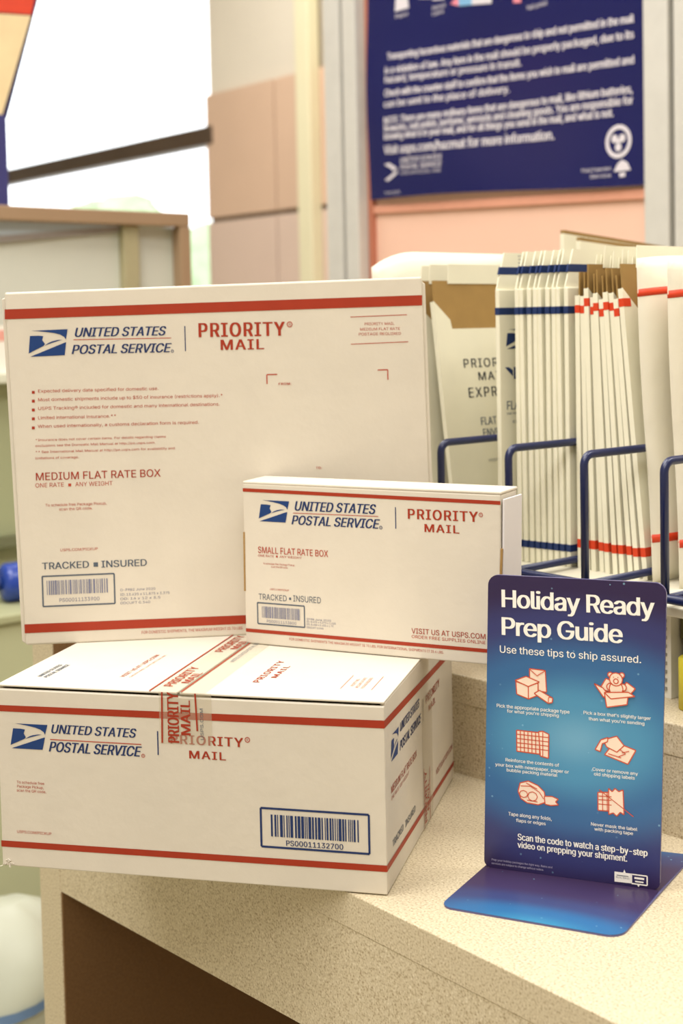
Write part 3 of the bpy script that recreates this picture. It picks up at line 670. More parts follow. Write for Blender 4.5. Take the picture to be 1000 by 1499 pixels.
    97: (62, [26, -1, 20, -1, 15, 1, 11, 3, 8, 7, 6, 12, 5, 17, 5, 22, 7, 26, 9, 29, 12, 31, 16, 33, 20, 34, 24, 35, 29, 35, 37, 36, 40, 37, 42, 38, 44, 39, 44, 41, 44, 45, 43, 47, 41, 50, 38, 52, 35, 53, 31, 53, 27, 53, 24, 52, 21, 50, 19, 48, 17, 46, 16, 44, 7, 47, 9, 52, 13, 55, 17, 58, 21, 60, 26, 61, 31, 62, 34, 61, 38, 61, 42, 60, 46, 58, 49, 55, 52, 51, 53, 46, 54, 40, 54, 0, 44, 0, 44, 8, 42, 6, 40, 4, 38, 2, 34, 0, 30, -1, 27, 7, 32, 8, 36, 9, 40, 12, 42, 15, 44, 18, 44, 22, 44, 30, 43, 30, 42, 29, 37, 28, 32, 27, 28, 27, 25, 26, 21, 25, 19, 24, 17, 22, 15, 20, 15, 17, 15, 14, 16, 12, 18, 10, 21, 8, 24, 8],
        [4, 3, 75, 75, 74, 4, 5, 4, 74, 6, 5, 74, 74, 73, 6, 73, 72, 6, 7, 6, 72, 8, 7, 72, 9, 8, 72, 72, 71, 9, 71, 10, 9, 0, 55, 78, 13, 68, 67, 36, 27, 26, 26, 37, 36, 0, 78, 1, 77, 1, 78, 12, 69, 68, 68, 13, 12, 35, 28, 27, 27, 36, 35, 1, 77, 2, 77, 76, 2, 3, 2, 76, 75, 3, 76, 10, 71, 70, 11, 10, 70, 70, 69, 11, 69, 12, 11, 32, 31, 30, 33, 32, 30, 34, 33, 30, 30, 29, 34, 29, 28, 34, 28, 35, 34, 56, 54, 53, 24, 39, 25, 38, 25, 39, 56, 53, 52, 57, 56, 52, 52, 51, 57, 51, 50, 57, 50, 58, 57, 65, 15, 66, 14, 66, 15, 23, 40, 24, 39, 24, 40, 49, 60, 59, 18, 62, 46, 19, 18, 46, 46, 45, 19, 20, 19, 45, 45, 44, 20, 49, 48, 47, 60, 49, 47, 61, 60, 47, 47, 46, 61, 46, 62, 61, 17, 63, 62, 62, 18, 17, 20, 44, 21, 44, 43, 21, 58, 50, 49, 49, 59, 58, 15, 65, 64, 64, 63, 15, 16, 15, 63, 63, 17, 16, 21, 43, 22, 43, 42, 22, 23, 22, 42, 42, 41, 23, 40, 23, 41, 55, 0, 54, 54, 56, 55, 66, 14, 67, 13, 67, 14, 37, 26, 25, 25, 38, 37]),
    98: (68, [37, -1, 32, -1, 28, 1, 24, 3, 22, 5, 20, 7, 19, 9, 18, 9, 18, 0, 8, 0, 8, 81, 18, 81, 18, 51, 19, 51, 22, 55, 24, 58, 27, 60, 31, 61, 37, 62, 44, 61, 50, 58, 55, 53, 59, 47, 62, 39, 62, 30, 62, 21, 59, 14, 55, 7, 50, 3, 44, 0, 35, 7, 40, 8, 45, 10, 48, 14, 51, 19, 52, 24, 52, 30, 52, 36, 51, 42, 48, 46, 45, 50, 40, 52, 35, 53, 30, 52, 26, 50, 22, 47, 20, 42, 19, 37, 18, 30, 19, 24, 20, 18, 22, 14, 26, 10, 30, 8],
        [9, 8, 7, 10, 9, 48, 48, 12, 10, 9, 7, 50, 50, 49, 9, 48, 9, 49, 12, 48, 47, 43, 17, 16, 2, 53, 3, 53, 52, 3, 4, 3, 52, 15, 14, 44, 44, 43, 15, 43, 16, 15, 4, 52, 5, 6, 5, 52, 52, 51, 6, 7, 6, 51, 50, 7, 51, 12, 47, 46, 46, 45, 12, 13, 12, 45, 45, 44, 13, 44, 14, 13, 10, 12, 11, 30, 1, 0, 0, 31, 30, 19, 41, 40, 31, 0, 29, 29, 32, 31, 18, 42, 41, 41, 19, 18, 26, 25, 34, 35, 34, 25, 25, 24, 35, 36, 35, 24, 37, 36, 24, 24, 23, 37, 38, 37, 23, 23, 22, 38, 32, 29, 28, 28, 27, 32, 33, 32, 27, 27, 26, 33, 26, 34, 33, 38, 22, 39, 22, 21, 39, 40, 39, 21, 21, 20, 40, 19, 40, 20, 1, 30, 2, 53, 2, 30, 17, 43, 42, 42, 18, 17]),
    99: (63, [33, -1, 25, 0, 19, 3, 13, 7, 9, 14, 6, 21, 5, 30, 6, 39, 9, 47, 13, 53, 19, 58, 25, 61, 33, 62, 38, 61, 42, 60, 45, 59, 49, 57, 52, 54, 54, 52, 56, 48, 58, 44, 48, 42, 48, 44, 46, 46, 45, 48, 43, 50, 41, 51, 39, 52, 36, 53, 33, 53, 28, 52, 23, 50, 20, 46, 17, 41, 16, 36, 15, 30, 16, 24, 17, 19, 20, 14, 23, 11, 28, 8, 33, 7, 36, 8, 39, 8, 41, 9, 43, 11, 45, 12, 47, 14, 48, 16, 49, 19, 58, 16, 57, 12, 55, 9, 52, 6, 49, 3, 46, 1, 42, 0, 38, -1],
        [5, 4, 37, 37, 36, 5, 6, 5, 36, 36, 35, 6, 35, 34, 6, 7, 6, 34, 34, 33, 7, 8, 7, 33, 41, 0, 57, 57, 42, 41, 28, 12, 29, 30, 29, 12, 40, 1, 0, 0, 41, 40, 30, 12, 11, 1, 40, 2, 40, 39, 2, 3, 2, 39, 39, 38, 3, 4, 3, 38, 37, 4, 38, 8, 33, 32, 9, 8, 32, 32, 31, 9, 10, 9, 31, 31, 30, 10, 30, 11, 10, 56, 44, 43, 26, 14, 27, 13, 27, 14, 44, 56, 55, 25, 15, 26, 14, 26, 15, 53, 52, 47, 48, 47, 52, 52, 51, 48, 51, 50, 48, 49, 48, 50, 22, 21, 20, 20, 19, 22, 19, 18, 22, 44, 55, 54, 45, 44, 54, 46, 45, 54, 54, 53, 46, 53, 47, 46, 22, 18, 23, 24, 23, 18, 18, 17, 24, 25, 24, 17, 17, 16, 25, 15, 25, 16, 56, 43, 57, 42, 57, 43, 27, 13, 28, 12, 28, 13]),
    100: (68, [31, -1, 24, 0, 18, 3, 13, 7, 9, 14, 6, 21, 5, 30, 6, 39, 9, 47, 13, 53, 18, 58, 24, 61, 31, 62, 36, 61, 40, 60, 44, 58, 46, 55, 48, 53, 49, 51, 50, 51, 50, 81, 59, 81, 59, 0, 50, 0, 50, 9, 49, 9, 48, 7, 46, 5, 44, 3, 40, 1, 36, -1, 33, 7, 38, 8, 42, 10, 45, 14, 48, 18, 49, 24, 50, 30, 49, 37, 48, 42, 46, 47, 42, 50, 38, 52, 33, 53, 27, 52, 23, 50, 20, 46, 17, 42, 16, 36, 15, 30, 16, 24, 17, 19, 20, 14, 23, 10, 28, 8],
        [5, 4, 51, 51, 50, 5, 6, 5, 50, 50, 49, 6, 49, 48, 6, 7, 6, 48, 48, 47, 7, 8, 7, 47, 30, 31, 0, 54, 0, 31, 43, 12, 44, 0, 54, 1, 53, 1, 54, 10, 45, 44, 11, 10, 44, 44, 12, 11, 1, 53, 2, 3, 2, 53, 53, 52, 3, 4, 3, 52, 51, 4, 52, 8, 47, 46, 9, 8, 46, 46, 45, 9, 45, 10, 9, 13, 42, 14, 32, 29, 28, 33, 32, 28, 28, 27, 33, 27, 26, 33, 16, 15, 41, 42, 41, 15, 14, 42, 15, 22, 21, 19, 24, 23, 22, 22, 19, 37, 24, 22, 35, 36, 35, 22, 22, 37, 36, 37, 19, 38, 39, 38, 19, 19, 21, 20, 33, 26, 25, 34, 33, 25, 25, 24, 34, 24, 35, 34, 39, 19, 40, 19, 18, 40, 41, 40, 18, 18, 17, 41, 16, 41, 17, 31, 30, 29, 29, 32, 31, 42, 13, 43, 12, 43, 13]),
    101: (64, [34, -1, 26, 0, 19, 3, 13, 7, 9, 14, 6, 21, 5, 30, 6, 39, 9, 46, 13, 53, 18, 57, 25, 61, 33, 62, 38, 61, 43, 60, 47, 58, 51, 55, 55, 50, 57, 45, 59, 39, 59, 31, 59, 27, 12, 27, 12, 35, 54, 35, 50, 32, 49, 38, 48, 43, 45, 47, 42, 50, 38, 52, 33, 53, 28, 52, 23, 50, 20, 47, 17, 43, 16, 39, 15, 34, 15, 28, 16, 22, 18, 17, 20, 13, 24, 10, 29, 8, 34, 7, 37, 8, 41, 8, 43, 10, 46, 12, 48, 14, 49, 17, 58, 15, 57, 10, 54, 6, 50, 3, 45, 1, 40, -1, 50, 35, 15, 35, 15, 27],
        [6, 5, 22, 22, 23, 6, 7, 6, 23, 5, 4, 39, 22, 5, 39, 23, 22, 38, 38, 37, 23, 25, 24, 57, 7, 23, 36, 8, 7, 36, 36, 35, 8, 35, 9, 8, 42, 41, 2, 34, 33, 10, 0, 43, 1, 11, 32, 31, 31, 12, 11, 42, 2, 1, 1, 43, 42, 32, 11, 33, 10, 33, 11, 2, 41, 3, 4, 3, 41, 41, 40, 4, 39, 4, 40, 9, 35, 34, 34, 10, 9, 45, 44, 56, 56, 46, 45, 46, 56, 55, 55, 47, 46, 15, 14, 29, 30, 29, 14, 13, 30, 14, 20, 19, 24, 21, 25, 38, 21, 20, 25, 20, 24, 25, 24, 19, 26, 19, 18, 26, 27, 26, 18, 18, 17, 27, 47, 55, 54, 48, 47, 54, 54, 53, 48, 49, 48, 53, 53, 52, 49, 52, 51, 49, 51, 50, 49, 27, 17, 28, 17, 16, 28, 29, 28, 16, 15, 29, 16, 56, 44, 0, 43, 0, 44, 37, 38, 25, 30, 13, 31, 12, 31, 13, 22, 39, 59, 38, 22, 59, 36, 23, 58, 24, 26, 57, 23, 37, 58, 37, 25, 57, 37, 57, 58, 21, 38, 59]),
    102: (40, [36, 61, 36, 52, 1, 52, 1, 61, 13, 0, 13, 69, 13, 74, 15, 78, 18, 81, 22, 83, 26, 84, 30, 85, 33, 85, 36, 84, 39, 83, 36, 75, 34, 76, 31, 76, 27, 75, 25, 74, 23, 71, 23, 67, 23, 0, 13, 52, 13, 61, 23, 61, 23, 52],
        [23, 26, 24, 26, 23, 22, 21, 20, 5, 6, 5, 20, 20, 7, 6, 11, 17, 12, 10, 18, 17, 17, 11, 10, 15, 14, 16, 14, 13, 16, 12, 17, 16, 16, 13, 12, 7, 20, 19, 8, 7, 19, 9, 8, 19, 19, 18, 9, 18, 10, 9, 24, 25, 21, 4, 22, 23, 3, 2, 23, 24, 3, 23, 21, 5, 24, 1, 0, 25, 26, 1, 25, 25, 24, 26]),
    103: (68, [33, -24, 27, -24, 21, -22, 17, -20, 13, -18, 10, -14, 8, -11, 16, -7, 18, -8, 19, -11, 22, -13, 25, -14, 28, -15, 33, -16, 40, -15, 45, -12, 49, -7, 50, -1, 50, 11, 49, 11, 48, 9, 46, 7, 43, 4, 40, 3, 36, 1, 31, 1, 24, 2, 18, 4, 13, 9, 9, 14, 6, 22, 5, 31, 6, 39, 9, 47, 13, 53, 18, 58, 24, 61, 31, 62, 36, 61, 41, 60, 44, 58, 46, 55, 48, 53, 49, 51, 50, 51, 50, 61, 60, 61, 60, -1, 59, -9, 56, -14, 52, -19, 46, -22, 40, -24, 33, 9, 38, 10, 42, 12, 46, 15, 48, 19, 49, 25, 50, 31, 49, 37, 48, 42, 46, 47, 42, 50, 38, 52, 33, 53, 28, 52, 23, 50, 20, 46, 17, 42, 16, 37, 15, 31, 16, 25, 17, 20, 20, 15, 23, 12, 28, 10],
        [6, 5, 7, 30, 29, 73, 73, 72, 30, 31, 30, 72, 72, 71, 31, 32, 31, 71, 71, 70, 32, 70, 69, 32, 33, 32, 69, 0, 13, 1, 12, 1, 13, 66, 37, 36, 1, 12, 2, 12, 11, 2, 10, 2, 11, 25, 76, 26, 75, 26, 76, 66, 36, 67, 35, 67, 36, 2, 10, 3, 10, 9, 3, 4, 3, 9, 5, 4, 9, 7, 5, 9, 8, 7, 9, 26, 75, 27, 28, 27, 75, 75, 74, 28, 29, 28, 74, 73, 29, 74, 33, 69, 68, 34, 33, 68, 68, 67, 34, 67, 35, 34, 53, 24, 23, 23, 54, 53, 38, 65, 64, 55, 22, 21, 14, 52, 51, 51, 15, 14, 54, 23, 22, 22, 55, 54, 63, 40, 64, 40, 39, 64, 38, 64, 39, 48, 47, 17, 18, 17, 47, 47, 46, 59, 45, 44, 46, 49, 48, 16, 48, 17, 16, 58, 57, 18, 18, 47, 58, 47, 59, 58, 59, 46, 60, 46, 44, 60, 61, 60, 44, 15, 51, 50, 50, 49, 15, 49, 16, 15, 55, 21, 20, 56, 55, 20, 20, 19, 56, 19, 18, 56, 18, 57, 56, 61, 44, 62, 44, 43, 62, 63, 62, 43, 43, 42, 63, 42, 41, 63, 40, 63, 41, 13, 0, 52, 52, 14, 13, 24, 53, 25, 76, 25, 53, 37, 66, 65, 65, 38, 37]),
    104: (65, [18, 36, 18, 0, 8, 0, 8, 81, 18, 81, 18, 46, 16, 46, 20, 53, 24, 58, 30, 61, 36, 62, 42, 61, 47, 59, 51, 56, 55, 51, 56, 46, 57, 38, 57, 0, 47, 0, 47, 38, 46, 44, 44, 49, 39, 52, 34, 53, 29, 52, 26, 51, 23, 48, 20, 45, 19, 41, 18, 50],
        [3, 2, 6, 1, 0, 2, 6, 2, 0, 25, 24, 8, 26, 25, 7, 25, 8, 7, 6, 0, 28, 5, 6, 28, 28, 27, 5, 27, 26, 5, 26, 7, 5, 3, 6, 4, 9, 23, 10, 10, 23, 22, 22, 11, 10, 19, 18, 17, 17, 16, 19, 16, 15, 19, 19, 15, 20, 15, 14, 20, 21, 20, 14, 14, 13, 21, 13, 12, 21, 22, 21, 12, 11, 22, 12, 23, 9, 24, 8, 24, 9, 5, 7, 29, 6, 5, 29, 4, 6, 29]),
    105: (26, [8, 0, 8, 61, 18, 61, 18, 0, 13, 71, 11, 71, 9, 73, 7, 75, 7, 77, 7, 80, 9, 82, 11, 83, 13, 84, 16, 83, 18, 82, 20, 80, 20, 77, 20, 75, 18, 73, 16, 71],
        [5, 4, 6, 8, 7, 6, 6, 11, 8, 11, 10, 8, 9, 8, 10, 17, 16, 18, 16, 15, 14, 18, 16, 13, 16, 14, 13, 1, 0, 3, 3, 2, 1, 19, 18, 4, 6, 4, 18, 11, 6, 18, 18, 13, 11, 13, 12, 11]),
    106: (26, [8, 61, 18, 61, 18, -5, 18, -10, 16, -14, 14, -18, 10, -21, 6, -22, 1, -23, -2, -23, -2, -14, 0, -14, 4, -13, 6, -11, 8, -9, 8, -5, 13, 71, 11, 71, 9, 73, 7, 75, 7, 77, 7, 80, 9, 82, 11, 83, 13, 84, 16, 83, 18, 82, 20, 80, 20, 77, 20, 75, 18, 73, 16, 71],
        [8, 11, 9, 10, 9, 11, 11, 8, 7, 7, 12, 11, 21, 20, 22, 12, 7, 6, 13, 12, 6, 18, 20, 19, 24, 23, 25, 28, 27, 26, 29, 28, 30, 16, 31, 30, 25, 23, 30, 30, 28, 25, 28, 26, 25, 13, 6, 5, 5, 4, 13, 14, 13, 4, 4, 3, 14, 3, 2, 14, 15, 14, 2, 0, 15, 2, 2, 1, 0, 17, 16, 18, 16, 30, 18, 30, 23, 18, 20, 18, 23, 22, 20, 23]),
    107: (61, [18, 22, 18, 34, 19, 34, 46, 61, 58, 61, 29, 32, 28, 32, 8, 0, 8, 81, 18, 81, 18, 0, 47, 0, 24, 30, 31, 37, 60, 0, 25, 29, 32, 35],
        [7, 10, 0, 0, 1, 7, 8, 7, 1, 1, 9, 8, 6, 12, 15, 5, 13, 6, 11, 14, 5, 13, 5, 16, 4, 3, 13, 5, 6, 15, 1, 0, 12, 2, 1, 12, 12, 6, 13, 13, 3, 2, 5, 14, 16, 11, 5, 15, 12, 0, 15, 2, 12, 13, 4, 13, 16]),
    108: (30, [22, 0, 16, 1, 12, 3, 9, 8, 8, 13, 8, 81, 18, 81, 18, 16, 18, 12, 19, 10, 21, 9, 23, 8, 26, 8, 27, 9, 29, 0, 26, 0],
        [4, 3, 8, 8, 7, 4, 5, 4, 7, 7, 6, 5, 0, 11, 10, 12, 15, 14, 14, 13, 12, 11, 0, 15, 15, 12, 11, 0, 10, 1, 10, 9, 1, 2, 1, 9, 3, 2, 9, 8, 3, 9]),
    109: (97, [8, 0, 8, 61, 18, 61, 18, 47, 17, 47, 19, 52, 21, 55, 24, 58, 28, 60, 31, 61, 35, 62, 41, 61, 46, 58, 49, 53, 51, 47, 50, 47, 52, 51, 54, 55, 57, 58, 61, 60, 65, 61, 70, 62, 75, 61, 80, 59, 83, 57, 87, 53, 88, 47, 89, 41, 89, 0, 79, 0, 79, 41, 78, 46, 76, 50, 72, 52, 67, 53, 63, 52, 60, 51, 57, 49, 55, 46, 54, 43, 54, 40, 54, 0, 44, 0, 44, 42, 43, 46, 40, 50, 37, 52, 32, 53, 28, 52, 25, 51, 22, 49, 20, 46, 19, 43, 18, 38, 18, 0, 18, 50, 51, 48],
        [54, 53, 0, 1, 0, 53, 4, 1, 53, 50, 6, 5, 4, 53, 52, 3, 4, 52, 52, 51, 3, 51, 50, 3, 50, 5, 3, 1, 4, 2, 46, 10, 47, 9, 47, 10, 8, 48, 47, 47, 9, 8, 45, 44, 13, 13, 12, 45, 45, 12, 46, 12, 11, 46, 10, 46, 11, 6, 50, 49, 7, 6, 49, 49, 48, 7, 48, 8, 7, 14, 15, 39, 35, 20, 19, 36, 35, 18, 35, 19, 18, 14, 39, 38, 16, 14, 38, 38, 37, 16, 17, 16, 37, 37, 36, 17, 36, 18, 17, 21, 34, 33, 21, 33, 22, 28, 27, 30, 27, 26, 30, 28, 30, 29, 30, 26, 31, 26, 25, 31, 32, 31, 25, 25, 24, 32, 24, 23, 32, 33, 32, 23, 22, 33, 23, 20, 35, 34, 34, 21, 20, 41, 40, 42, 43, 42, 40, 40, 39, 43, 39, 15, 43, 44, 43, 15, 13, 44, 15, 15, 14, 56, 3, 5, 55, 4, 3, 55, 2, 4, 55, 14, 16, 56, 13, 15, 56]),
    110: (65, [18, 36, 18, 0, 8, 0, 8, 61, 18, 61, 18, 46, 16, 46, 20, 53, 24, 58, 30, 61, 36, 62, 42, 61, 47, 59, 51, 56, 54, 51, 56, 46, 57, 38, 57, 0, 47, 0, 47, 38, 46, 44, 44, 49, 39, 52, 34, 53, 29, 52, 26, 51, 23, 48, 20, 45, 19, 41, 18, 50],
        [1, 0, 2, 3, 2, 0, 6, 3, 0, 25, 24, 8, 26, 25, 7, 25, 8, 7, 6, 0, 28, 5, 6, 28, 28, 27, 5, 27, 26, 5, 26, 7, 5, 3, 6, 4, 9, 23, 10, 10, 23, 22, 22, 11, 10, 19, 18, 17, 17, 16, 19, 16, 15, 19, 19, 15, 20, 15, 14, 20, 21, 20, 14, 14, 13, 21, 13, 12, 21, 22, 21, 12, 11, 22, 12, 23, 9, 24, 8, 24, 9, 5, 7, 29, 6, 5, 29, 4, 6, 29]),
    111: (66, [33, -1, 25, 0, 19, 3, 13, 7, 9, 14, 6, 21, 5, 30, 6, 39, 9, 47, 13, 53, 19, 58, 25, 61, 33, 62, 41, 61, 48, 58, 53, 53, 57, 47, 60, 39, 61, 30, 60, 21, 57, 14, 53, 7, 48, 3, 41, 0, 33, 7, 39, 8, 43, 11, 47, 14, 49, 19, 51, 24, 51, 30, 51, 36, 49, 41, 47, 46, 43, 50, 39, 52, 33, 53, 28, 52, 23, 50, 20, 46, 17, 41, 16, 36, 15, 30, 16, 24, 17, 19, 20, 14, 23, 11, 28, 8],
        [5, 4, 44, 44, 43, 5, 6, 5, 43, 43, 42, 6, 42, 41, 6, 7, 6, 41, 41, 40, 7, 8, 7, 40, 47, 1, 0, 0, 24, 47, 1, 47, 2, 46, 2, 47, 10, 38, 37, 37, 11, 10, 2, 46, 3, 46, 45, 3, 4, 3, 45, 44, 4, 45, 8, 40, 39, 9, 8, 39, 39, 38, 9, 38, 10, 9, 35, 13, 36, 12, 36, 13, 25, 23, 22, 22, 26, 25, 34, 14, 35, 13, 35, 14, 20, 19, 28, 29, 28, 19, 19, 18, 29, 30, 29, 18, 31, 30, 18, 18, 17, 31, 32, 31, 17, 17, 16, 32, 26, 22, 21, 27, 26, 21, 21, 20, 27, 20, 28, 27, 32, 16, 33, 16, 15, 33, 34, 33, 15, 14, 34, 15, 24, 0, 23, 23, 25, 24, 11, 37, 36, 36, 12, 11]),
    112: (68, [8, -23, 8, 61, 18, 61, 18, 51, 19, 51, 20, 53, 22, 55, 24, 58, 27, 60, 31, 61, 37, 62, 44, 61, 50, 58, 55, 53, 59, 47, 62, 39, 62, 30, 62, 21, 59, 14, 55, 7, 50, 3, 44, 0, 37, -1, 32, -1, 28, 1, 24, 3, 22, 5, 20, 7, 19, 9, 18, 9, 18, -23, 35, 7, 40, 8, 45, 10, 48, 14, 51, 19, 52, 24, 52, 30, 52, 36, 51, 42, 48, 46, 45, 50, 40, 52, 35, 53, 30, 52, 26, 50, 22, 47, 20, 42, 19, 37, 18, 30, 19, 24, 20, 18, 22, 14, 26, 10, 30, 8],
        [1, 0, 29, 29, 49, 1, 0, 30, 29, 51, 50, 29, 49, 29, 50, 1, 49, 48, 3, 1, 48, 1, 3, 2, 7, 45, 44, 44, 8, 7, 24, 54, 25, 54, 53, 25, 26, 25, 53, 5, 46, 45, 6, 5, 45, 45, 7, 6, 26, 53, 27, 28, 27, 53, 53, 52, 28, 29, 28, 52, 51, 29, 52, 3, 48, 47, 47, 46, 3, 4, 3, 46, 46, 5, 4, 31, 23, 22, 22, 32, 31, 43, 10, 9, 11, 42, 41, 32, 22, 21, 21, 33, 32, 10, 43, 42, 42, 11, 10, 18, 17, 35, 36, 35, 17, 17, 16, 36, 37, 36, 16, 38, 37, 16, 16, 15, 38, 39, 38, 15, 15, 14, 39, 33, 21, 20, 20, 19, 33, 34, 33, 19, 19, 18, 34, 18, 35, 34, 39, 14, 40, 14, 13, 40, 41, 40, 13, 13, 12, 41, 11, 41, 12, 23, 31, 24, 54, 24, 31, 43, 9, 44, 8, 44, 9]),
    113: (68, [59, -23, 50, -23, 50, 9, 49, 9, 48, 7, 46, 5, 43, 3, 40, 1, 36, -1, 31, -1, 24, 0, 18, 3, 13, 7, 9, 14, 6, 21, 5, 30, 6, 39, 9, 47, 13, 53, 18, 58, 24, 61, 31, 62, 36, 61, 40, 60, 44, 58, 46, 55, 48, 53, 49, 51, 50, 51, 50, 61, 59, 61, 33, 7, 38, 8, 42, 10, 45, 14, 48, 18, 49, 24, 50, 30, 49, 37, 48, 42, 46, 47, 42, 50, 38, 52, 33, 53, 27, 52, 23, 50, 20, 46, 17, 42, 16, 36, 15, 30, 16, 24, 17, 19, 20, 14, 23, 10, 28, 8],
        [14, 13, 51, 51, 50, 14, 15, 14, 50, 50, 49, 15, 49, 48, 15, 16, 15, 48, 48, 47, 16, 17, 16, 47, 8, 31, 9, 54, 9, 31, 43, 21, 44, 9, 54, 10, 53, 10, 54, 19, 45, 44, 20, 19, 44, 44, 21, 20, 10, 53, 11, 12, 11, 53, 53, 52, 12, 13, 12, 52, 51, 13, 52, 17, 47, 46, 18, 17, 46, 46, 45, 18, 45, 19, 18, 22, 42, 23, 32, 7, 6, 33, 32, 6, 6, 5, 33, 5, 4, 33, 25, 24, 41, 42, 41, 24, 23, 42, 24, 29, 28, 30, 0, 30, 2, 37, 2, 30, 36, 35, 2, 2, 37, 36, 37, 30, 38, 30, 28, 38, 39, 38, 28, 1, 0, 2, 33, 4, 3, 34, 33, 3, 3, 2, 34, 2, 35, 34, 39, 28, 40, 28, 27, 40, 41, 40, 27, 27, 26, 41, 25, 41, 26, 31, 8, 7, 7, 32, 31, 42, 22, 43, 21, 43, 22]),
    114: (41, [8, 0, 8, 61, 18, 61, 18, 51, 21, 55, 24, 59, 29, 61, 34, 62, 37, 62, 39, 61, 39, 52, 37, 52, 33, 52, 29, 52, 25, 50, 22, 48, 20, 45, 19, 42, 18, 38, 18, 0],
        [19, 18, 0, 1, 0, 18, 1, 18, 17, 3, 1, 17, 17, 16, 3, 16, 15, 3, 15, 4, 3, 1, 3, 2, 6, 13, 12, 13, 6, 5, 10, 9, 11, 9, 8, 11, 7, 11, 8, 11, 7, 12, 6, 12, 7, 4, 15, 14, 14, 13, 4, 13, 5, 4]),
    115: (58, [29, -1, 23, -1, 18, 1, 13, 3, 10, 6, 7, 10, 6, 15, 15, 17, 17, 13, 20, 10, 24, 8, 29, 7, 35, 8, 39, 10, 42, 13, 43, 16, 42, 19, 41, 22, 38, 24, 34, 25, 24, 27, 17, 30, 12, 33, 9, 38, 7, 44, 8, 49, 10, 53, 14, 57, 18, 59, 24, 61, 30, 62, 36, 61, 41, 60, 45, 57, 48, 54, 50, 51, 52, 46, 43, 44, 41, 48, 39, 51, 35, 53, 30, 53, 25, 53, 21, 51, 18, 48, 17, 44, 18, 41, 20, 39, 23, 37, 27, 36, 37, 33, 44, 31, 49, 27, 52, 23, 53, 17, 52, 12, 50, 8, 46, 4, 42, 1, 36, -1],
        [3, 8, 4, 5, 4, 8, 8, 7, 5, 6, 5, 7, 24, 23, 45, 25, 24, 45, 48, 20, 49, 0, 11, 1, 11, 10, 1, 28, 43, 42, 42, 29, 28, 1, 10, 2, 10, 9, 2, 3, 2, 9, 8, 3, 9, 20, 48, 21, 48, 47, 21, 22, 21, 47, 47, 46, 22, 23, 22, 46, 45, 23, 46, 25, 45, 44, 26, 25, 44, 27, 26, 44, 44, 43, 27, 43, 28, 27, 40, 31, 41, 30, 41, 31, 12, 59, 58, 58, 13, 12, 18, 50, 19, 39, 32, 40, 31, 40, 32, 14, 57, 56, 56, 55, 14, 15, 14, 55, 55, 54, 15, 54, 53, 15, 16, 15, 53, 53, 52, 16, 36, 35, 37, 13, 58, 57, 57, 14, 13, 16, 52, 17, 52, 51, 17, 18, 17, 51, 50, 18, 51, 37, 35, 38, 35, 34, 38, 39, 38, 34, 34, 33, 39, 32, 39, 33, 11, 0, 59, 59, 12, 11, 49, 20, 19, 19, 50, 49, 29, 42, 41, 41, 30, 29]),
    116: (36, [33, 61, 33, 52, 1, 52, 1, 61, 10, 75, 20, 75, 20, 16, 21, 12, 22, 10, 24, 8, 27, 8, 30, 8, 32, 9, 34, 0, 31, 0, 27, -1, 20, 0, 15, 3, 11, 8, 10, 15, 20, 61, 20, 52, 10, 52, 10, 61],
        [19, 18, 7, 7, 6, 19, 21, 22, 6, 15, 10, 9, 10, 15, 14, 11, 10, 14, 14, 13, 11, 13, 12, 11, 15, 9, 16, 17, 16, 9, 9, 8, 17, 18, 17, 8, 7, 18, 8, 20, 23, 21, 23, 20, 5, 1, 0, 20, 21, 1, 20, 19, 6, 22, 3, 2, 22, 23, 3, 22, 22, 21, 23, 5, 4, 23]),
    117: (65, [29, -1, 23, 0, 18, 2, 14, 5, 11, 9, 9, 15, 8, 22, 8, 61, 18, 61, 18, 23, 19, 17, 22, 12, 26, 9, 32, 8, 36, 9, 40, 10, 43, 12, 45, 15, 47, 20, 47, 24, 47, 61, 57, 61, 57, 0, 48, 0, 48, 15, 49, 15, 46, 7, 41, 3, 36, 0, 48, 12],
        [6, 5, 9, 7, 6, 9, 12, 1, 0, 0, 13, 12, 1, 12, 2, 12, 11, 2, 3, 2, 11, 4, 3, 11, 11, 10, 4, 5, 4, 10, 9, 5, 10, 7, 9, 8, 14, 28, 27, 15, 14, 27, 27, 26, 15, 26, 16, 15, 24, 25, 18, 19, 18, 25, 25, 22, 19, 22, 21, 19, 20, 19, 21, 22, 25, 23, 16, 26, 24, 17, 16, 24, 24, 18, 17, 13, 0, 28, 28, 14, 13, 24, 26, 29, 25, 24, 29, 23, 25, 29]),
    118: (62, [26, 0, 3, 61, 13, 61, 26, 25, 28, 19, 30, 14, 31, 9, 33, 3, 29, 3, 32, 14, 34, 19, 36, 25, 49, 61, 59, 61, 36, 0],
        [8, 5, 0, 5, 4, 0, 4, 3, 0, 1, 0, 3, 2, 1, 3, 9, 6, 7, 11, 14, 13, 13, 12, 11, 9, 7, 14, 10, 9, 14, 14, 11, 10, 8, 0, 14, 14, 7, 8, 7, 6, 8, 5, 8, 6]),
    119: (90, [22, 0, 4, 61, 14, 61, 21, 34, 23, 28, 25, 22, 26, 15, 28, 7, 26, 7, 28, 14, 30, 22, 31, 28, 33, 34, 40, 61, 51, 61, 58, 34, 59, 28, 61, 22, 63, 15, 64, 7, 63, 7, 64, 14, 66, 22, 68, 28, 69, 34, 77, 61, 87, 61, 69, 0, 59, 0, 51, 27, 49, 36, 46, 45, 44, 54, 46, 54, 44, 45, 42, 36, 40, 27, 32, 0, 27, 11, 64, 11, 45, 50],
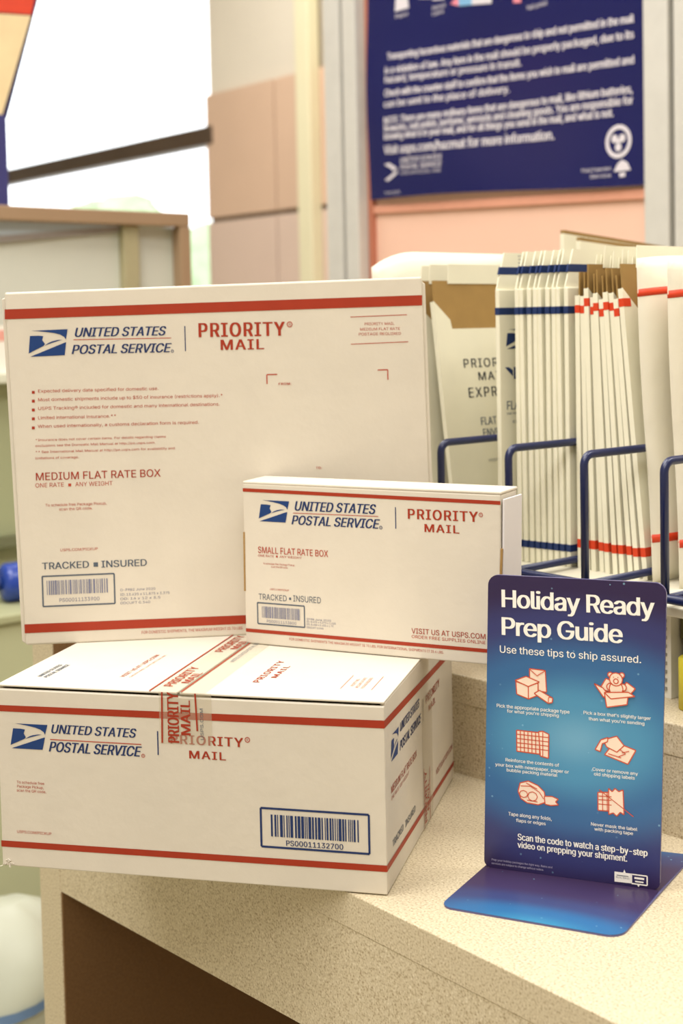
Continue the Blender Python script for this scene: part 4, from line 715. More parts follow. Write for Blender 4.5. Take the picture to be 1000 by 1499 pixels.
        [0, 3, 1, 2, 1, 3, 7, 8, 0, 8, 6, 0, 6, 5, 0, 5, 4, 0, 3, 0, 4, 9, 37, 36, 10, 9, 36, 11, 10, 36, 12, 11, 36, 36, 35, 12, 35, 34, 12, 34, 32, 12, 32, 13, 12, 7, 0, 37, 37, 9, 7, 8, 7, 38, 17, 16, 29, 16, 15, 29, 30, 29, 15, 31, 30, 15, 15, 14, 31, 33, 31, 14, 20, 19, 39, 25, 24, 26, 23, 27, 26, 26, 24, 23, 21, 19, 27, 22, 21, 27, 27, 23, 22, 27, 19, 28, 19, 20, 28, 20, 18, 28, 29, 28, 18, 17, 29, 18, 32, 34, 40, 32, 40, 33, 13, 32, 33, 33, 14, 13, 7, 9, 38, 6, 8, 38, 19, 21, 39, 18, 20, 39, 31, 33, 40]),
    120: (60, [3, 0, 27, 35, 27, 27, 5, 61, 16, 61, 24, 49, 26, 45, 29, 41, 31, 37, 33, 33, 28, 33, 30, 37, 32, 41, 35, 45, 37, 49, 45, 61, 56, 61, 33, 27, 33, 34, 57, 0, 46, 0, 37, 14, 34, 18, 32, 22, 30, 25, 28, 29, 33, 29, 31, 25, 29, 22, 26, 18, 24, 14, 15, 0, 24, 31, 30, 38, 35, 31, 30, 24],
        [0, 31, 30, 4, 3, 5, 1, 2, 25, 25, 10, 1, 28, 24, 2, 25, 2, 24, 1, 10, 11, 11, 7, 1, 28, 2, 29, 30, 29, 2, 0, 30, 2, 2, 1, 32, 5, 3, 1, 6, 5, 1, 1, 7, 6, 27, 23, 17, 12, 8, 18, 20, 19, 21, 14, 13, 16, 16, 15, 14, 17, 23, 22, 22, 21, 17, 26, 17, 34, 16, 13, 18, 12, 18, 13, 24, 28, 35, 24, 35, 27, 25, 24, 27, 10, 25, 26, 26, 9, 10, 11, 10, 9, 11, 8, 33, 8, 12, 33, 1, 3, 32, 0, 2, 32, 9, 18, 8, 8, 11, 9, 7, 11, 33, 21, 19, 17, 34, 17, 19, 16, 18, 34, 18, 9, 34, 9, 26, 34, 17, 26, 27, 26, 25, 27, 23, 27, 35]),
    121: (62, [8, -22, 10, -14, 11, -14, 14, -14, 17, -14, 19, -13, 21, -12, 23, -9, 24, -6, 26, 0, 3, 61, 13, 61, 26, 25, 28, 19, 30, 14, 31, 9, 33, 3, 29, 3, 32, 14, 34, 19, 36, 25, 49, 61, 59, 61, 33, -9, 31, -14, 28, -17, 25, -20, 22, -22, 19, -23, 15, -23, 12, -23, 10, -23, 31, 10],
        [2, 30, 3, 30, 2, 31, 0, 31, 2, 1, 0, 2, 4, 29, 28, 4, 28, 27, 5, 4, 27, 3, 30, 29, 29, 4, 3, 17, 14, 9, 14, 13, 9, 18, 15, 16, 22, 21, 20, 16, 23, 22, 22, 20, 16, 20, 19, 16, 18, 16, 19, 23, 16, 9, 17, 9, 16, 16, 15, 17, 17, 15, 32, 15, 18, 32, 5, 27, 26, 6, 5, 26, 26, 25, 6, 7, 6, 25, 25, 24, 7, 24, 23, 7, 8, 7, 23, 23, 9, 8, 9, 13, 12, 11, 10, 12, 12, 10, 9, 14, 17, 32]),
    122: (60, [7, 0, 7, 7, 41, 51, 41, 52, 8, 52, 8, 61, 53, 61, 53, 53, 20, 10, 20, 9, 54, 9, 54, 0],
        [1, 0, 9, 9, 8, 1, 1, 8, 2, 3, 2, 7, 7, 2, 8, 3, 7, 6, 9, 0, 11, 11, 10, 9, 5, 4, 3, 3, 6, 5]),
    48: (72, [36, -1, 28, 0, 21, 4, 15, 10, 11, 18, 8, 28, 8, 41, 9, 53, 11, 63, 15, 71, 21, 78, 28, 81, 36, 82, 45, 81, 52, 78, 57, 71, 61, 63, 64, 53, 65, 41, 64, 28, 61, 18, 57, 10, 52, 4, 45, 0, 36, 8, 42, 9, 46, 12, 50, 17, 53, 23, 54, 31, 55, 41, 54, 50, 53, 58, 50, 65, 46, 70, 42, 73, 36, 74, 31, 73, 26, 70, 22, 65, 20, 58, 18, 50, 17, 41, 18, 31, 20, 23, 22, 17, 26, 12, 31, 9],
        [5, 4, 44, 44, 43, 5, 6, 5, 43, 43, 42, 6, 42, 41, 6, 7, 6, 41, 41, 40, 7, 8, 7, 40, 47, 1, 0, 0, 24, 47, 1, 47, 2, 46, 2, 47, 10, 38, 37, 37, 11, 10, 2, 46, 3, 46, 45, 3, 4, 3, 45, 44, 4, 45, 8, 40, 39, 9, 8, 39, 39, 38, 9, 38, 10, 9, 12, 36, 35, 35, 13, 12, 25, 23, 22, 22, 26, 25, 34, 14, 35, 13, 35, 14, 20, 19, 28, 29, 28, 19, 19, 18, 29, 30, 29, 18, 31, 30, 18, 18, 17, 31, 32, 31, 17, 17, 16, 32, 26, 22, 21, 27, 26, 21, 21, 20, 27, 20, 28, 27, 32, 16, 33, 16, 15, 33, 34, 33, 15, 14, 34, 15, 23, 25, 0, 24, 0, 25, 36, 12, 37, 11, 37, 12]),
    49: (72, [12, 0, 12, 9, 63, 9, 63, 0, 44, 81, 44, 0, 34, 0, 34, 72, 33, 72, 14, 57, 14, 68, 32, 81, 44, 9, 34, 9],
        [11, 10, 8, 8, 10, 9, 3, 2, 5, 13, 12, 7, 1, 0, 6, 11, 8, 7, 7, 4, 11, 12, 13, 6, 4, 7, 12, 5, 2, 12, 6, 5, 12, 1, 6, 13]),
    50: (72, [10, 0, 10, 8, 37, 37, 42, 41, 45, 45, 48, 49, 50, 52, 51, 56, 51, 59, 51, 64, 49, 67, 47, 70, 44, 72, 40, 73, 36, 74, 31, 73, 28, 72, 24, 69, 22, 66, 21, 62, 20, 58, 10, 58, 11, 65, 14, 71, 18, 76, 23, 79, 29, 82, 36, 82, 43, 82, 49, 79, 54, 76, 58, 71, 60, 66, 61, 60, 61, 55, 59, 51, 57, 46, 54, 41, 49, 36, 43, 29, 24, 10, 24, 9, 62, 9, 62, 0],
        [1, 0, 41, 22, 21, 20, 20, 19, 22, 19, 18, 22, 23, 22, 18, 26, 16, 15, 39, 3, 2, 27, 14, 13, 39, 2, 40, 14, 27, 15, 26, 15, 27, 1, 41, 40, 40, 2, 1, 23, 18, 17, 24, 23, 17, 25, 24, 17, 17, 16, 25, 16, 26, 25, 12, 11, 29, 28, 12, 29, 33, 32, 9, 31, 9, 32, 4, 38, 37, 5, 4, 37, 37, 36, 5, 6, 5, 36, 36, 35, 6, 7, 6, 35, 35, 34, 7, 8, 7, 34, 34, 33, 8, 33, 9, 8, 9, 31, 10, 31, 30, 10, 11, 10, 30, 29, 11, 30, 41, 0, 43, 43, 42, 41, 3, 39, 38, 38, 4, 3, 12, 28, 13, 27, 13, 28]),
    51: (72, [35, -1, 28, 0, 21, 2, 16, 5, 11, 9, 8, 15, 7, 21, 17, 21, 18, 17, 20, 14, 23, 11, 26, 9, 30, 8, 35, 8, 40, 8, 44, 10, 48, 12, 50, 15, 52, 19, 53, 23, 52, 27, 51, 31, 48, 35, 44, 37, 39, 39, 32, 40, 25, 40, 25, 48, 46, 72, 11, 72, 11, 81, 60, 81, 60, 74, 34, 45, 34, 46, 42, 46, 49, 44, 55, 40, 59, 36, 62, 30, 63, 23, 62, 16, 59, 11, 55, 6, 49, 2, 43, 0, 35, 46],
        [2, 10, 3, 10, 9, 3, 3, 9, 4, 9, 8, 4, 5, 4, 8, 8, 7, 5, 6, 5, 7, 1, 12, 11, 27, 26, 25, 14, 13, 0, 12, 1, 0, 0, 13, 12, 24, 33, 25, 27, 25, 33, 33, 34, 27, 1, 11, 2, 10, 2, 11, 15, 45, 44, 44, 16, 15, 22, 36, 23, 35, 23, 36, 18, 42, 41, 19, 18, 41, 41, 40, 19, 40, 39, 19, 20, 19, 39, 16, 44, 43, 17, 16, 43, 43, 42, 17, 42, 18, 17, 20, 39, 21, 39, 38, 21, 38, 37, 21, 22, 21, 37, 36, 22, 37, 32, 28, 34, 32, 31, 28, 14, 0, 45, 45, 15, 14, 23, 35, 24, 33, 24, 35, 27, 34, 28, 30, 29, 28, 28, 31, 30, 33, 35, 46, 34, 33, 46, 32, 34, 46]),
    52: (72, [6, 17, 6, 25, 39, 81, 50, 81, 17, 27, 17, 26, 66, 26, 66, 17, 45, 0, 45, 19, 45, 23, 45, 51, 55, 51, 55, 0, 45, 17, 45, 26, 55, 26, 55, 17],
        [1, 0, 5, 1, 5, 4, 4, 2, 1, 5, 0, 9, 5, 9, 10, 16, 15, 10, 2, 4, 3, 15, 16, 11, 8, 13, 14, 9, 0, 14, 5, 10, 15, 12, 11, 16, 7, 6, 16, 17, 7, 16, 14, 17, 9, 17, 16, 10, 10, 9, 17, 17, 14, 13]),
    53: (72, [35, -1, 29, 0, 22, 2, 17, 5, 13, 10, 11, 15, 10, 21, 20, 21, 20, 17, 22, 14, 25, 12, 28, 10, 31, 8, 35, 8, 40, 9, 44, 10, 48, 13, 50, 17, 52, 21, 52, 26, 52, 31, 50, 35, 47, 39, 44, 42, 40, 44, 35, 44, 31, 44, 27, 43, 23, 41, 20, 39, 11, 40, 15, 81, 59, 81, 59, 72, 24, 72, 21, 48, 22, 48, 25, 50, 28, 52, 32, 53, 37, 53, 42, 53, 47, 51, 51, 49, 55, 46, 58, 42, 61, 37, 62, 32, 63, 26, 62, 19, 59, 12, 55, 7, 49, 2, 43, 0],
        [4, 3, 9, 9, 8, 4, 5, 4, 8, 6, 5, 8, 8, 7, 6, 29, 35, 30, 31, 30, 35, 12, 1, 0, 0, 13, 12, 25, 39, 26, 1, 12, 11, 37, 27, 26, 38, 37, 26, 26, 39, 38, 1, 11, 2, 11, 10, 2, 3, 2, 10, 9, 3, 10, 35, 29, 28, 36, 35, 28, 28, 27, 36, 27, 37, 36, 31, 35, 34, 53, 15, 14, 40, 24, 41, 15, 53, 52, 52, 16, 15, 23, 42, 24, 41, 24, 42, 50, 49, 18, 49, 48, 18, 19, 18, 48, 48, 47, 19, 20, 19, 47, 47, 46, 20, 16, 52, 51, 51, 50, 16, 17, 16, 50, 50, 18, 17, 20, 46, 21, 46, 45, 21, 22, 21, 45, 45, 44, 22, 44, 43, 22, 23, 22, 43, 42, 23, 43, 13, 0, 53, 53, 14, 13, 24, 40, 25, 39, 25, 40, 33, 32, 34, 31, 34, 32]),
    54: (72, [36, -1, 29, 0, 23, 2, 18, 6, 14, 12, 11, 18, 10, 26, 11, 32, 13, 38, 16, 46, 22, 54, 40, 81, 52, 81, 24, 42, 23, 42, 25, 44, 26, 46, 29, 48, 31, 49, 34, 50, 38, 50, 45, 49, 51, 47, 55, 43, 59, 38, 61, 32, 62, 25, 61, 18, 59, 12, 55, 6, 50, 2, 43, 0, 36, 8, 41, 8, 45, 10, 48, 13, 50, 16, 52, 20, 52, 25, 52, 30, 50, 34, 48, 38, 45, 40, 41, 42, 36, 42, 32, 42, 28, 40, 25, 38, 22, 34, 21, 30, 20, 25, 21, 21, 22, 16, 25, 13, 28, 10, 32, 8, 28, 47],
        [4, 3, 52, 5, 4, 52, 52, 51, 5, 51, 50, 5, 6, 5, 50, 7, 6, 50, 50, 49, 7, 49, 48, 7, 8, 7, 48, 13, 14, 47, 14, 13, 15, 45, 19, 18, 45, 18, 17, 1, 55, 54, 13, 47, 46, 1, 54, 2, 3, 2, 54, 54, 53, 3, 52, 3, 53, 47, 14, 48, 8, 48, 14, 9, 8, 14, 14, 15, 9, 15, 16, 9, 10, 9, 16, 32, 0, 33, 43, 20, 44, 34, 31, 30, 33, 0, 31, 31, 34, 33, 42, 21, 43, 20, 43, 21, 37, 36, 28, 28, 27, 37, 27, 26, 37, 38, 37, 26, 39, 38, 26, 26, 25, 39, 25, 24, 39, 40, 39, 24, 24, 23, 40, 34, 30, 29, 35, 34, 29, 29, 28, 35, 28, 36, 35, 40, 23, 41, 23, 22, 41, 42, 41, 22, 21, 42, 22, 10, 16, 11, 55, 1, 0, 0, 32, 55, 19, 45, 44, 44, 20, 19, 46, 45, 17, 56, 13, 17, 13, 46, 17, 15, 13, 56, 12, 11, 16, 12, 16, 56, 16, 15, 56]),
    55: (72, [16, 0, 52, 72, 10, 72, 10, 81, 62, 81, 62, 72, 26, 0],
        [1, 6, 5, 5, 4, 1, 6, 1, 0, 3, 2, 1, 1, 4, 3]),
    56: (72, [36, -1, 28, 0, 22, 2, 16, 5, 12, 10, 9, 15, 8, 22, 9, 27, 10, 31, 13, 35, 16, 39, 20, 41, 24, 42, 24, 43, 19, 45, 15, 49, 12, 55, 11, 61, 12, 67, 14, 72, 18, 76, 23, 80, 29, 82, 36, 82, 43, 82, 49, 80, 54, 76, 58, 72, 60, 67, 61, 61, 60, 55, 57, 49, 53, 45, 48, 43, 48, 42, 52, 41, 56, 39, 59, 35, 62, 31, 64, 27, 64, 22, 63, 15, 61, 10, 56, 5, 51, 2, 44, 0, 36, 8, 41, 8, 46, 10, 49, 12, 52, 15, 53, 18, 54, 22, 53, 26, 52, 30, 49, 33, 45, 36, 41, 37, 36, 38, 31, 37, 27, 36, 23, 33, 21, 30, 19, 26, 18, 22, 19, 18, 21, 15, 23, 12, 27, 10, 31, 8, 36, 46, 40, 47, 44, 48, 47, 50, 49, 53, 51, 56, 51, 60, 51, 64, 49, 67, 47, 70, 44, 72, 40, 73, 36, 74, 32, 73, 28, 72, 25, 70, 23, 67, 22, 64, 21, 60, 22, 56, 23, 53, 25, 50, 28, 48, 32, 47],
        [66, 65, 4, 5, 4, 65, 65, 64, 5, 6, 5, 64, 7, 6, 64, 64, 63, 7, 8, 7, 63, 9, 8, 63, 63, 62, 9, 17, 16, 88, 18, 17, 88, 93, 59, 58, 69, 1, 0, 0, 46, 69, 22, 84, 83, 1, 69, 68, 60, 59, 12, 59, 93, 12, 13, 12, 93, 93, 92, 13, 91, 13, 92, 21, 85, 84, 84, 22, 21, 1, 68, 2, 68, 67, 2, 3, 2, 67, 4, 3, 67, 66, 4, 67, 9, 62, 61, 10, 9, 61, 11, 10, 61, 61, 60, 11, 60, 12, 11, 13, 91, 14, 91, 90, 14, 15, 14, 90, 90, 89, 15, 16, 15, 89, 88, 16, 89, 18, 88, 87, 87, 86, 18, 19, 18, 86, 20, 19, 86, 86, 85, 20, 85, 21, 20, 81, 23, 82, 80, 24, 81, 23, 81, 24, 44, 49, 48, 44, 48, 45, 47, 45, 48, 56, 34, 57, 71, 57, 34, 34, 33, 71, 72, 71, 33, 33, 73, 72, 79, 25, 80, 24, 80, 25, 50, 43, 42, 42, 41, 50, 51, 50, 41, 52, 51, 41, 41, 40, 52, 40, 39, 52, 53, 52, 39, 39, 38, 53, 54, 53, 38, 38, 37, 54, 37, 36, 54, 31, 30, 75, 76, 75, 30, 30, 29, 76, 77, 76, 29, 29, 28, 77, 28, 27, 77, 49, 44, 43, 43, 50, 49, 54, 36, 55, 36, 35, 55, 56, 55, 35, 34, 56, 35, 73, 33, 32, 74, 73, 32, 32, 31, 74, 31, 75, 74, 77, 27, 78, 27, 26, 78, 79, 78, 26, 25, 79, 26, 45, 47, 0, 46, 0, 47, 57, 71, 58, 71, 70, 58, 93, 58, 70, 82, 23, 83, 22, 83, 23]),
    57: (72, [36, 82, 43, 82, 50, 79, 55, 75, 59, 69, 61, 63, 62, 56, 62, 49, 60, 43, 56, 36, 50, 27, 32, 0, 21, 0, 48, 40, 49, 40, 48, 37, 46, 35, 44, 34, 41, 32, 38, 31, 35, 31, 28, 32, 22, 34, 17, 38, 13, 43, 11, 49, 10, 56, 11, 63, 14, 70, 18, 75, 23, 79, 29, 82, 36, 74, 32, 73, 28, 71, 25, 69, 22, 65, 21, 61, 20, 56, 21, 51, 22, 47, 25, 44, 28, 41, 32, 40, 36, 39, 41, 39, 45, 41, 48, 44, 50, 47, 52, 51, 52, 56, 52, 61, 50, 65, 48, 69, 45, 71, 41, 73],
        [24, 23, 40, 25, 24, 40, 40, 39, 25, 39, 38, 25, 26, 25, 38, 27, 26, 38, 38, 37, 27, 37, 36, 27, 28, 27, 36, 29, 28, 36, 30, 35, 34, 20, 44, 43, 32, 0, 33, 20, 43, 21, 42, 21, 43, 30, 34, 33, 31, 30, 33, 33, 0, 31, 10, 17, 11, 21, 42, 22, 42, 41, 22, 23, 22, 41, 40, 23, 41, 29, 36, 35, 35, 30, 29, 45, 18, 17, 47, 13, 14, 14, 13, 15, 16, 15, 13, 13, 47, 46, 49, 48, 8, 8, 7, 49, 7, 6, 49, 50, 49, 6, 51, 50, 6, 6, 5, 51, 5, 4, 51, 52, 51, 4, 16, 17, 10, 15, 16, 10, 10, 9, 15, 14, 15, 9, 9, 8, 14, 8, 48, 14, 47, 14, 48, 52, 4, 53, 4, 3, 53, 3, 2, 53, 54, 53, 2, 55, 54, 2, 1, 55, 2, 44, 20, 19, 19, 18, 44, 18, 45, 44, 0, 32, 55, 55, 1, 0, 12, 11, 17, 45, 17, 46, 13, 46, 17, 17, 16, 13]),
    46: (30, [15, -1, 12, 0, 10, 1, 8, 4, 8, 7, 8, 9, 10, 12, 12, 13, 15, 14, 18, 13, 20, 12, 22, 9, 23, 7, 22, 4, 20, 1, 18, 0],
        [4, 3, 2, 4, 2, 1, 7, 6, 4, 5, 4, 6, 12, 11, 13, 15, 14, 13, 9, 15, 13, 13, 11, 9, 11, 10, 9, 1, 0, 15, 4, 1, 15, 15, 9, 4, 7, 4, 9, 9, 8, 7]),
    44: (30, [6, -19, 11, 11, 22, 11, 13, -19],
        [1, 0, 3, 3, 2, 1]),
    58: (30, [15, -1, 12, 0, 10, 1, 8, 4, 8, 7, 8, 9, 10, 12, 12, 13, 15, 14, 18, 13, 20, 12, 22, 9, 23, 7, 22, 4, 20, 1, 18, 0, 15, 43, 12, 44, 10, 45, 8, 48, 8, 51, 8, 53, 10, 56, 12, 57, 15, 58, 18, 57, 20, 56, 22, 53, 23, 51, 22, 48, 20, 45, 18, 44],
        [4, 3, 2, 5, 4, 6, 4, 2, 1, 6, 4, 7, 20, 19, 18, 18, 17, 20, 23, 22, 20, 21, 20, 22, 27, 29, 28, 11, 13, 12, 15, 14, 13, 9, 15, 13, 13, 11, 9, 10, 9, 11, 30, 29, 31, 25, 31, 29, 29, 27, 25, 27, 26, 25, 1, 0, 15, 4, 1, 15, 15, 9, 4, 7, 4, 9, 8, 7, 9, 16, 31, 17, 20, 17, 31, 31, 25, 20, 23, 20, 25, 25, 24, 23]),
    45: (72, [54, 39, 54, 30, 18, 30, 18, 39],
        [3, 2, 1, 1, 0, 3]),
    47: (39, [38, 85, 11, -12, 2, -12, 29, 85],
        [0, 3, 1, 2, 1, 3]),
    39: (33, [12, 51, 11, 81, 22, 81, 21, 51],
        [1, 0, 3, 3, 2, 1]),
    174: (74, [37, 19, 31, 20, 25, 21, 19, 24, 15, 28, 11, 33, 8, 38, 6, 44, 5, 51, 6, 57, 8, 63, 11, 68, 15, 73, 19, 77, 25, 80, 31, 82, 37, 82, 43, 82, 49, 80, 55, 77, 60, 73, 63, 68, 66, 63, 68, 57, 69, 51, 68, 44, 66, 38, 63, 33, 60, 28, 55, 24, 49, 21, 43, 20, 37, 27, 43, 27, 49, 30, 54, 34, 58, 39, 60, 44, 61, 51, 60, 57, 58, 63, 54, 68, 49, 72, 43, 74, 37, 75, 31, 74, 25, 72, 20, 68, 16, 63, 14, 57, 13, 51, 14, 44, 16, 39, 20, 34, 25, 30, 31, 27, 44, 36, 37, 50, 44, 50, 51, 36, 26, 36, 26, 65, 40, 65, 42, 65, 45, 64, 47, 63, 48, 61, 49, 59, 50, 56, 49, 53, 48, 51, 47, 49, 44, 47, 42, 46, 40, 46, 30, 46, 30, 51, 38, 51, 40, 51, 41, 52, 42, 54, 43, 56, 42, 58, 41, 60, 40, 60, 38, 60, 32, 60, 32, 36, 45, 48, 39, 46, 32, 51, 32, 46],
        [7, 6, 51, 51, 50, 7, 8, 7, 50, 9, 8, 50, 50, 49, 9, 10, 9, 49, 2, 54, 3, 54, 53, 3, 13, 12, 47, 47, 46, 13, 46, 14, 13, 3, 53, 4, 5, 4, 53, 53, 52, 5, 6, 5, 52, 51, 6, 52, 10, 49, 48, 11, 10, 48, 48, 47, 11, 47, 12, 11, 75, 60, 87, 61, 76, 86, 61, 86, 62, 84, 62, 85, 73, 58, 74, 77, 57, 78, 1, 0, 32, 55, 1, 32, 76, 75, 91, 86, 76, 90, 85, 62, 86, 15, 45, 44, 44, 16, 15, 1, 55, 2, 54, 2, 55, 75, 76, 60, 14, 46, 45, 45, 15, 14, 58, 72, 88, 58, 71, 70, 65, 64, 66, 33, 31, 30, 30, 34, 33, 73, 56, 72, 72, 58, 73, 58, 70, 80, 81, 80, 70, 70, 69, 81, 82, 81, 67, 67, 66, 82, 83, 82, 66, 66, 64, 83, 63, 83, 64, 29, 28, 35, 41, 19, 42, 18, 42, 19, 26, 25, 37, 38, 37, 25, 25, 24, 38, 24, 23, 38, 39, 38, 23, 23, 22, 39, 35, 28, 27, 36, 35, 27, 27, 26, 36, 26, 37, 36, 39, 22, 40, 22, 21, 40, 41, 40, 21, 21, 20, 41, 19, 41, 20, 34, 30, 29, 29, 35, 34, 72, 56, 59, 81, 69, 68, 67, 81, 68, 42, 18, 43, 17, 43, 18, 32, 0, 31, 31, 33, 32, 74, 57, 89, 56, 73, 74, 79, 78, 58, 58, 80, 79, 62, 84, 83, 83, 63, 62, 43, 17, 44, 16, 44, 17, 78, 57, 58, 57, 74, 58, 71, 58, 88, 76, 61, 60, 72, 59, 88, 56, 74, 89, 75, 87, 91, 89, 57, 91, 57, 77, 90, 90, 91, 57, 90, 76, 91]),
    42: (72, [32, 36, 33, 53, 18, 44, 14, 50, 30, 58, 14, 66, 18, 73, 33, 64, 32, 81, 40, 81, 39, 64, 54, 73, 58, 66, 42, 58, 58, 50, 54, 44, 39, 53, 40, 36],
        [1, 4, 2, 3, 2, 4, 4, 7, 5, 6, 5, 7, 13, 15, 14, 15, 13, 16, 13, 12, 10, 12, 11, 10, 1, 0, 17, 17, 16, 1, 4, 1, 16, 16, 13, 4, 7, 4, 13, 13, 10, 7, 8, 7, 10, 10, 9, 8]),
    36: (71, [32, -12, 32, 93, 39, 93, 39, -12, 36, -1, 28, -1, 20, 1, 15, 5, 10, 10, 7, 15, 6, 22, 17, 22, 18, 18, 20, 14, 23, 11, 27, 9, 31, 8, 36, 8, 41, 8, 46, 10, 50, 12, 53, 15, 55, 18, 55, 22, 55, 26, 53, 29, 51, 31, 47, 33, 43, 34, 39, 36, 29, 38, 20, 42, 14, 46, 10, 52, 8, 60, 9, 66, 12, 72, 16, 76, 22, 80, 29, 82, 36, 82, 44, 82, 51, 80, 56, 76, 60, 72, 63, 66, 64, 60, 54, 60, 52, 66, 48, 70, 43, 73, 36, 73, 31, 73, 27, 72, 23, 70, 21, 67, 19, 64, 18, 60, 19, 56, 21, 53, 24, 51, 27, 49, 31, 48, 34, 47, 42, 45, 46, 44, 50, 42, 54, 40, 57, 38, 61, 35, 63, 32, 65, 27, 65, 22, 64, 16, 62, 10, 58, 5, 52, 2, 44, -1, 32, -1, 32, 8, 39, 8, 32, 37, 32, 82, 39, 82, 39, 73, 32, 73, 32, 48, 39, 46, 39, -1],
        [8, 7, 13, 13, 12, 8, 9, 8, 12, 12, 11, 9, 10, 9, 11, 31, 59, 32, 33, 32, 59, 59, 58, 33, 58, 57, 33, 34, 33, 57, 35, 34, 57, 57, 56, 35, 36, 35, 56, 38, 54, 53, 79, 78, 17, 15, 5, 16, 61, 30, 62, 52, 39, 53, 38, 53, 39, 5, 15, 6, 15, 14, 6, 7, 6, 14, 13, 7, 14, 30, 61, 31, 61, 60, 31, 59, 31, 60, 36, 56, 55, 37, 36, 55, 55, 54, 37, 54, 38, 37, 76, 20, 19, 76, 19, 77, 18, 77, 19, 27, 66, 28, 66, 65, 28, 29, 28, 65, 64, 29, 65, 49, 42, 50, 42, 41, 50, 84, 83, 51, 75, 74, 21, 22, 21, 74, 74, 73, 22, 73, 72, 22, 23, 22, 72, 24, 23, 72, 72, 71, 24, 71, 70, 24, 25, 24, 70, 70, 69, 25, 68, 25, 69, 46, 45, 47, 48, 47, 45, 45, 44, 48, 43, 48, 44, 20, 76, 75, 75, 21, 20, 25, 68, 26, 68, 67, 26, 27, 26, 67, 66, 27, 67, 48, 43, 49, 42, 49, 43, 4, 0, 3, 40, 2, 1, 85, 82, 52, 83, 84, 50, 63, 29, 87, 80, 88, 18, 17, 4, 80, 0, 4, 78, 4, 17, 78, 16, 5, 78, 78, 79, 16, 29, 17, 80, 17, 29, 79, 81, 79, 29, 29, 63, 81, 62, 30, 81, 39, 52, 82, 40, 1, 82, 51, 40, 82, 82, 85, 51, 2, 40, 83, 40, 51, 83, 50, 41, 83, 29, 64, 87, 81, 63, 86, 63, 51, 85, 62, 81, 86, 63, 85, 86, 51, 63, 84, 87, 84, 63, 77, 18, 88, 4, 3, 88, 88, 80, 4]),
    40: (43, [14, 33, 15, 42, 16, 52, 18, 61, 21, 71, 24, 79, 28, 86, 38, 86, 34, 78, 31, 69, 28, 59, 26, 50, 25, 41, 24, 33, 25, 26, 26, 18, 27, 11, 30, 3, 34, -6, 38, -15, 28, -15, 22, -3, 18, 9, 15, 21],
        [0, 23, 14, 14, 13, 0, 1, 0, 13, 13, 12, 1, 19, 18, 20, 8, 7, 6, 20, 18, 21, 18, 17, 21, 22, 21, 17, 17, 16, 22, 16, 15, 22, 23, 22, 15, 14, 23, 15, 1, 12, 11, 2, 1, 11, 3, 2, 11, 11, 10, 3, 4, 3, 10, 10, 9, 4, 5, 4, 9, 9, 8, 5, 8, 6, 5]),
    41: (43, [6, -15, 10, -6, 14, 3, 16, 11, 18, 19, 19, 26, 20, 33, 19, 41, 18, 50, 16, 59, 13, 69, 10, 78, 6, 86, 15, 86, 19, 79, 23, 71, 25, 61, 28, 52, 29, 42, 29, 33, 29, 21, 26, 9, 21, -4, 15, -15],
        [1, 0, 23, 12, 11, 13, 20, 19, 5, 6, 5, 19, 19, 18, 6, 7, 6, 18, 1, 23, 22, 2, 1, 22, 22, 21, 2, 3, 2, 21, 4, 3, 21, 21, 20, 4, 20, 5, 4, 7, 18, 8, 18, 17, 8, 17, 16, 8, 9, 8, 16, 16, 15, 9, 10, 9, 15, 15, 14, 10, 11, 10, 14, 13, 11, 14]),
    38: (71, [31, -1, 24, 0, 18, 2, 12, 5, 9, 10, 6, 15, 5, 21, 6, 26, 8, 30, 10, 34, 14, 38, 18, 41, 22, 45, 35, 54, 38, 56, 39, 58, 41, 60, 42, 62, 42, 65, 41, 68, 39, 71, 36, 73, 32, 74, 29, 73, 27, 72, 25, 71, 23, 69, 22, 67, 22, 64, 22, 61, 23, 58, 25, 55, 27, 52, 33, 45, 70, 0, 58, 0, 27, 37, 19, 47, 16, 51, 14, 55, 13, 59, 12, 64, 13, 69, 15, 73, 18, 77, 21, 80, 26, 82, 32, 82, 38, 82, 42, 80, 46, 77, 49, 73, 51, 69, 52, 65, 51, 61, 50, 58, 49, 55, 47, 52, 44, 49, 41, 47, 25, 35, 20, 31, 18, 28, 16, 25, 16, 21, 16, 17, 17, 14, 20, 11, 23, 9, 27, 8, 31, 7, 36, 8, 40, 9, 44, 12, 48, 15, 51, 19, 54, 24, 55, 30, 56, 36, 65, 36, 65, 29, 63, 23, 62, 18, 59, 15, 57, 12, 55, 10, 53, 7, 49, 4, 43, 1, 37, -1, 29, 50, 21, 44, 35, 43, 27, 37, 46, 14, 52, 21, 58, 14, 52, 7],
